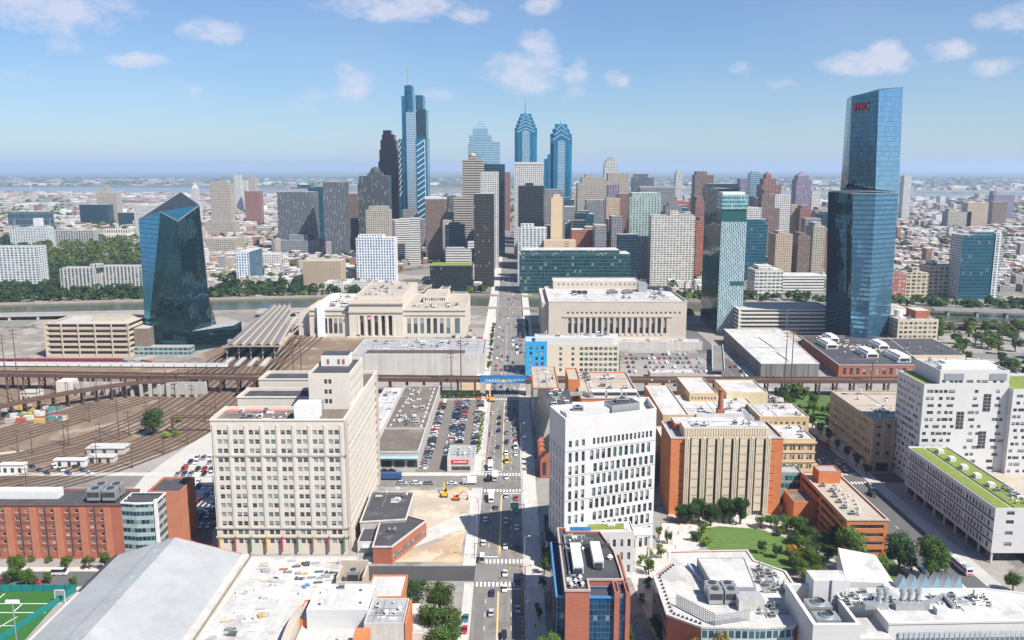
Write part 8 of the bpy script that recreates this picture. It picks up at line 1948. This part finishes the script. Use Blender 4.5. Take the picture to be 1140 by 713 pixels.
def lamp(x, y, label, group, h=9, d=1):
    e = empty('street_lamp', (x, y, .1), label, 'street lamp', group); b = MB(); b.tube((x, y, .1), (x, y, h), .11, 0, 6, .07); b.bar((x, y, h), (x + 2.2 * d, y, h + .4), .1, .1); b.build('pole', metal_grey, e); b = MB(); b.box(x + 1.8 * d - .4, y - .2, h + .3, x + 1.8 * d + .4, y + .2, h + .5); b.build('lamp_head', metal_white, e)
for i in range(13): lamp(4.9, 262 + i * 25, 'slim street lamp on the right kerb of the avenue', 'street lamps on the right kerb'); lamp(-14.6, 312 + i * 20, 'slim street lamp on the left kerb of the avenue', 'street lamps on the left kerb', 9, -1) if i < 11 else None
x, y = G(22, 745); e = empty('floodlight_mast', (x, y, 0), 'tall floodlight mast beside the green sports pitch', 'floodlight'); b = MB(); b.tube((x, y, 0), (x, y, 22), .25, 0, 8, .14); b.build('pole', metal_grey, e); b = MB(); b.box(x - 2, y - .3, 21.6, x + 2, y + .3, 22.6); b.build('lamp_bank', metal_white, e)
def goal():
    x, y = G(62, 672); e = empty('goal_frame', (x, y, 0), 'white goal frame with backboard at the edge of the green pitch', 'goal')
    b = MB(); b.tube((x, y, 0), (x, y, 5), .12, 0, 6); b.tube((x + 3.4, y, 0), (x + 3.4, y, 5), .12, 0, 6); b.bar((x, y, 5), (x + 3.4, y, 5), .2, .2); b.build('frame', white_paint, e); b = MB(); b.box(x + .3, y - .1, 3, x + 3.1, y - .003, 4.8); b.build('backboard', metal_grey, e)
    e = empty('windscreen_fence', (-175, 284, 0), 'teal mesh fence around the green sports pitch', 'fence'); b = MB(); b.box(-232, 285.6, .1, -157, 285.75, 2.6); b.bar((-157, 285.6, 1.3), (-166, 246, 1.3), .15, 2.4); b.build('mesh_panel', mat('teal mesh', (.01, .2, .2), .8), e)
    for i in range(20): b = MB(); b.tube((-231 + i * 3.9, 285.5, 0), (-231 + i * 3.9, 285.5, 3), .06, 0, 5); b.build('post', steel_dark, e)
goal()
def excavator(px, py, col, label, s=1.0, rot=0):
    x, y = G(px, py); e = empty('excavator', (x, y, .06), label, 'excavator'); e.rotation_euler = (0, 0, rot); e.scale = (s, s, s); m = mat('machine ' + label[:6], col, .5)
    def P(nm, f, mm): b = MB(); f(b); o = b.build(nm, mm); o.parent = e
    for sx in (-1.1, 1.1): P('track', lambda b: b.box(sx - .35, -2, 0, sx + .35, 2, .8), steel_dark)
    P('house', lambda b: (b.box(-1.2, -1.8, .85, 1.2, 1.2, 2.0), b.box(-1.2, -1.8, 2.0, .2, -.4, 2.5)), m); P('cab', lambda b: b.box(.1, .0, 2.0, 1.1, 1.3, 3.3), carglass)
    P('boom', lambda b: (b.bar((-.3, 1.0, 1.8), (-.3, 3.6, 5.2), .4, .55), b.bar((-.3, 3.6, 5.2), (-.3, 6.0, 3.8), .35, .45)), m); P('bucket', lambda b: (b.bar((-.3, 6.0, 3.8), (-.3, 6.4, 1.2), .3, .4), b.box(-.8, 5.9, .3, .2, 6.9, 1.3)), steel_dark)
excavator(495, 553, (.75, .42, .02), 'yellow excavator at work on the dirt lot by the avenue', 1.0, 0); excavator(508, 557, (.7, .12, .03), 'orange excavator beside the yellow one on the dirt lot', .8, -1.57); excavator(547, 447, (.75, .5, .02), 'yellow crane-like excavator under the blue bridge', 1.25, .2)
def pile(px, py, r, h, label, m):
    x, y = G(px, py); b = MB(); rg = random.Random(px); n = 12; rings = []
    for k, (f, z) in enumerate(((1, 0), (.78, .45), (.42, .85), (.1, 1))): rings.append([(x + r * f * math.cos(2 * math.pi * i / n) * rg.uniform(.85, 1.15), y + r * .7 * f * math.sin(2 * math.pi * i / n) * rg.uniform(.85, 1.15), .05 + z * h) for i in range(n)])
    for a, c in zip(rings, rings[1:]):
        for i in range(n): b.face([a[i], a[(i + 1) % n], c[(i + 1) % n], c[i]])
    b.face(rings[-1]); tag(b.build('earth_pile', m), label, 'earth pile')
pile(512, 546, 5, 1.6, 'pale earth pile beside the excavators', dirt); pile(500, 622, 6, 1.3, 'low sandy mound inside the triangular dirt plot', dirt); pile(522, 550, 4, 1.2, 'small light rubble heap at the lot corner', concrete_pale); pile(540, 444, 4, 1.5, 'earth heap beneath the viaduct beside the avenue', dirt)
orange = mat('barrier orange', (.75, .16, .02), .6)
for i in range(46):
    y = 232 + i * 2.9 if i < 26 else 425 + (i - 26) * 5.4; b = MB(); x = 3.6 if i < 26 else -13.2 + (i - 26) * .12
    b.tube((x, y, .05), (x, y, .5), .3, 0, 8); b.tube((x, y, .5), (x, y, .75), .29, 1, 8); b.tube((x, y, .75), (x, y, 1.05), .27, 0, 8)
    tag(b.build('traffic_drum', [orange, white_paint]), 'orange and white traffic drum on the right edge of the avenue' if i < 26 else 'orange and white traffic drum by the roadworks on the left of the avenue', 'traffic drum', 'traffic drums on the right' if i < 26 else 'traffic drums by the roadworks')
for i in range(14):
    x, y = -24 + i * .9, 545 + (i % 3); b = MB(); b.box(x, y, .05, x + .8, y + .4, .9); b.box(x, y + .1, .9, x + .8, y + .3, 1.05); tag(b.build('road_barrier', mat('barrier red', (.6, .06, .03), .6)), 'red plastic barrier by the works below the viaduct', 'barrier', 'red barriers below the viaduct')
for x, y, l in ((3.9, 292.5, 'right'), (3.9, 381.5, 'far right'), (-13.8, 312, 'left'), (-13.8, 407, 'far left')):
    e = empty('traffic_light', (x, y, .1), 'traffic light on a mast arm at the %s corner of a striped crossing' % l, 'traffic light'); s = -1 if x > 0 else 1; b = MB(); b.tube((x + .8 * -s, y, .1), (x + .8 * -s, y, 6.5), .12, 0, 6); b.bar((x - .8 * s, y, 6.3), (x + s * 5, y, 6.6), .12, .12); b.build('mast_arm', steel_dark, e)
    for k in (2, 4.6): b = MB(); b.box(x + s * k - .2, y - .2, 5.4, x + s * k + .2, y + .15, 6.4); b.build('signal_head', mat('signal yellow', (.6, .42, .02), .6), e)
e = empty('direction_sign', (1.5, 360, 0), 'green overhead road sign hanging over the right lanes of the avenue', 'road sign'); b = MB(); b.tube((5.2, 348, .1), (5.2, 348, 8), .16, 0, 6); b.bar((5.2, 348, 7.4), (-.6, 348, 7.6), .2, .2); b.build('mast_arm', metal_grey, e); b = MB(); b.box(-.6, 347.7, 5.6, 2.8, 347.85, 8.4); b.build('sign_panel', mat('road sign green', (.0, .3, .17), .5), e)
b = MB(); [b.box(-.2 + i * .55, 347.66, zz, .15 + i * .55, 347.695, zz + .35) for zz in (7.3, 6.4) for i in range(5)]; b.build('sign_lettering', white_paint, e)
def people():
    me0 = {}
    def person_mesh(k, top, leg, hair):
        V = [(0, 0, .95), (0, 0, 1.2), (0, 0, 1.42), (0, 0, 1.52), (0, .01, 1.66), (-.1, 0, .9), (-.11, .08, .5), (-.11, .02, .06), (-.11, .14, .03), (.1, 0, .9), (.11, -.1, .5), (.11, -.22, .08), (.11, -.1, .03), (-.19, 0, 1.4), (-.24, -.06, 1.14), (-.23, .06, .9), (.19, 0, 1.4), (.24, .06, 1.14), (.23, .12, .9), (0, .01, 1.74)]
        E = [(0, 1), (1, 2), (2, 3), (3, 4), (4, 19), (0, 5), (5, 6), (6, 7), (7, 8), (0, 9), (9, 10), (10, 11), (11, 12), (2, 13), (13, 14), (14, 15), (2, 16), (16, 17), (17, 18)]
        Rr = [.13, .13, .13, .055, .1, .09, .065, .045, .04, .09, .065, .045, .04, .055, .042, .032, .055, .042, .032, .07]
        me = bpy.data.meshes.new('person'); me.from_pydata(V, E, []); o = bpy.data.objects.new('p', me); scene.collection.objects.link(o); md = o.modifiers.new('s', 'SKIN'); 
        for i, sv_ in enumerate(me.skin_vertices[0].data): sv_.radius = (Rr[i], Rr[i] * (.75 if i < 3 else 1)); sv_.use_root = i == 0
        o.modifiers.new('u', 'SUBSURF').levels = 1; bpy.context.view_layer.update(); m = bpy.data.meshes.new_from_object(o.evaluated_get(bpy.context.evaluated_depsgraph_get())); bpy.data.objects.remove(o)
        for q in (top, leg, mat('skin', (.45, .28, .2)), hair): m.materials.append(q)
        for p in m.polygons:
            c = p.center; p.material_index = 3 if (c.z > 1.7 or (c.z > 1.6 and c.y < 0)) else 2 if c.z > 1.49 or (abs(c.x) > .17 and c.z < 1.05) else 0 if c.z > .93 else 1
        return m
    hair = mat('dark hair', (.03, .02, .015)); C = [('red', (.4, .03, .03)), ('white', (.7, .7, .7)), ('blue', (.05, .12, .35)), ('black', (.03, .03, .03)), ('grey', (.3, .3, .3))]
    ms = [person_mesh(i, mat('shirt ' + n, c), mat('trousers %d' % (i % 2), ((.04, .05, .1), (.2, .18, .14))[i % 2]), hair) for i, (n, c) in enumerate(C)]
    rg = random.Random(6)
    spots = [(752, 612), (748, 606), (755, 596), (768, 590), (744, 590), (790, 590), (817, 586), (706, 690), (716, 705), (720, 712), (741, 660)[:2], (592, 655), (594, 640), (596, 700), (590, 620), (592, 580), (588, 600), (930, 640), (905, 612), (533, 628), (532, 560), (590, 560), (1088, 690), (528, 520), (587, 520)]
    for i, (px, py) in enumerate(spots):
        x, y = G(px, py); k = i % 5; o = bpy.data.objects.new('person', ms[k]); scene.collection.objects.link(o); o.location = (x, y, .15 if px < 620 else .11); o.rotation_euler = (0, 0, rg.uniform(0, 6.28))
        w = 'on the pavement beside the avenue' if px < 620 else ('on the campus plaza near the lawn' if px < 1000 else 'on the pavement of the side street')
        tag(o, 'person in a %s top and %s trousers walking %s' % (C[k][0], ('dark', 'tan')[k % 2], w), 'person', 'people walking ' + w)
people()
# ---- a distant gas tower pair and chimneys near the horizon
for i, (px, Y, h) in enumerate(((40, 6500, 60), (735 + 300, 7000, 70), (1010, 5200, 50), (770, 4200, 60), (1108, 6500, 55))): x = (px - 570) / F * Y; b = MB(); b.tube((x, Y, 0), (x, Y, h), 4, 0, 8, 2.5); b.tube((x, Y, h), (x, Y, h + 2), 3.4, 0, 8); tag(b.build('chimney_stack', concrete_pale), 'tall thin chimney stack on the far horizon', 'chimney', 'far chimneys on the horizon')
# ============================================================ HAZE
hz = MB(); hz.box(-62000, -900, -1, 62000, 76000, 372); o = hz.build('haze', []); o['kind'] = 'stuff'
hm = bpy.data.materials.new('haze air'); hm.use_nodes = True; nt = hm.node_tree; nt.nodes.clear(); pv = nt.nodes.new('ShaderNodeVolumePrincipled'); ou = nt.nodes.new('ShaderNodeOutputMaterial'); nt.links.new(pv.outputs[0], ou.inputs['Volume'])
pv.inputs['Color'].default_value = (.58, .74, .98, 1); pv.inputs['Density'].default_value = HAZE; pv.inputs['Anisotropy'].default_value = .1
o.data.materials.append(hm)
print('objects', len(bpy.data.objects))
for o in scene.objects:
    l = o.get('label')
    if l and o.get('category') and not 4 <= len(l.split()) <= 16: print('LONG', len(l.split()), l)
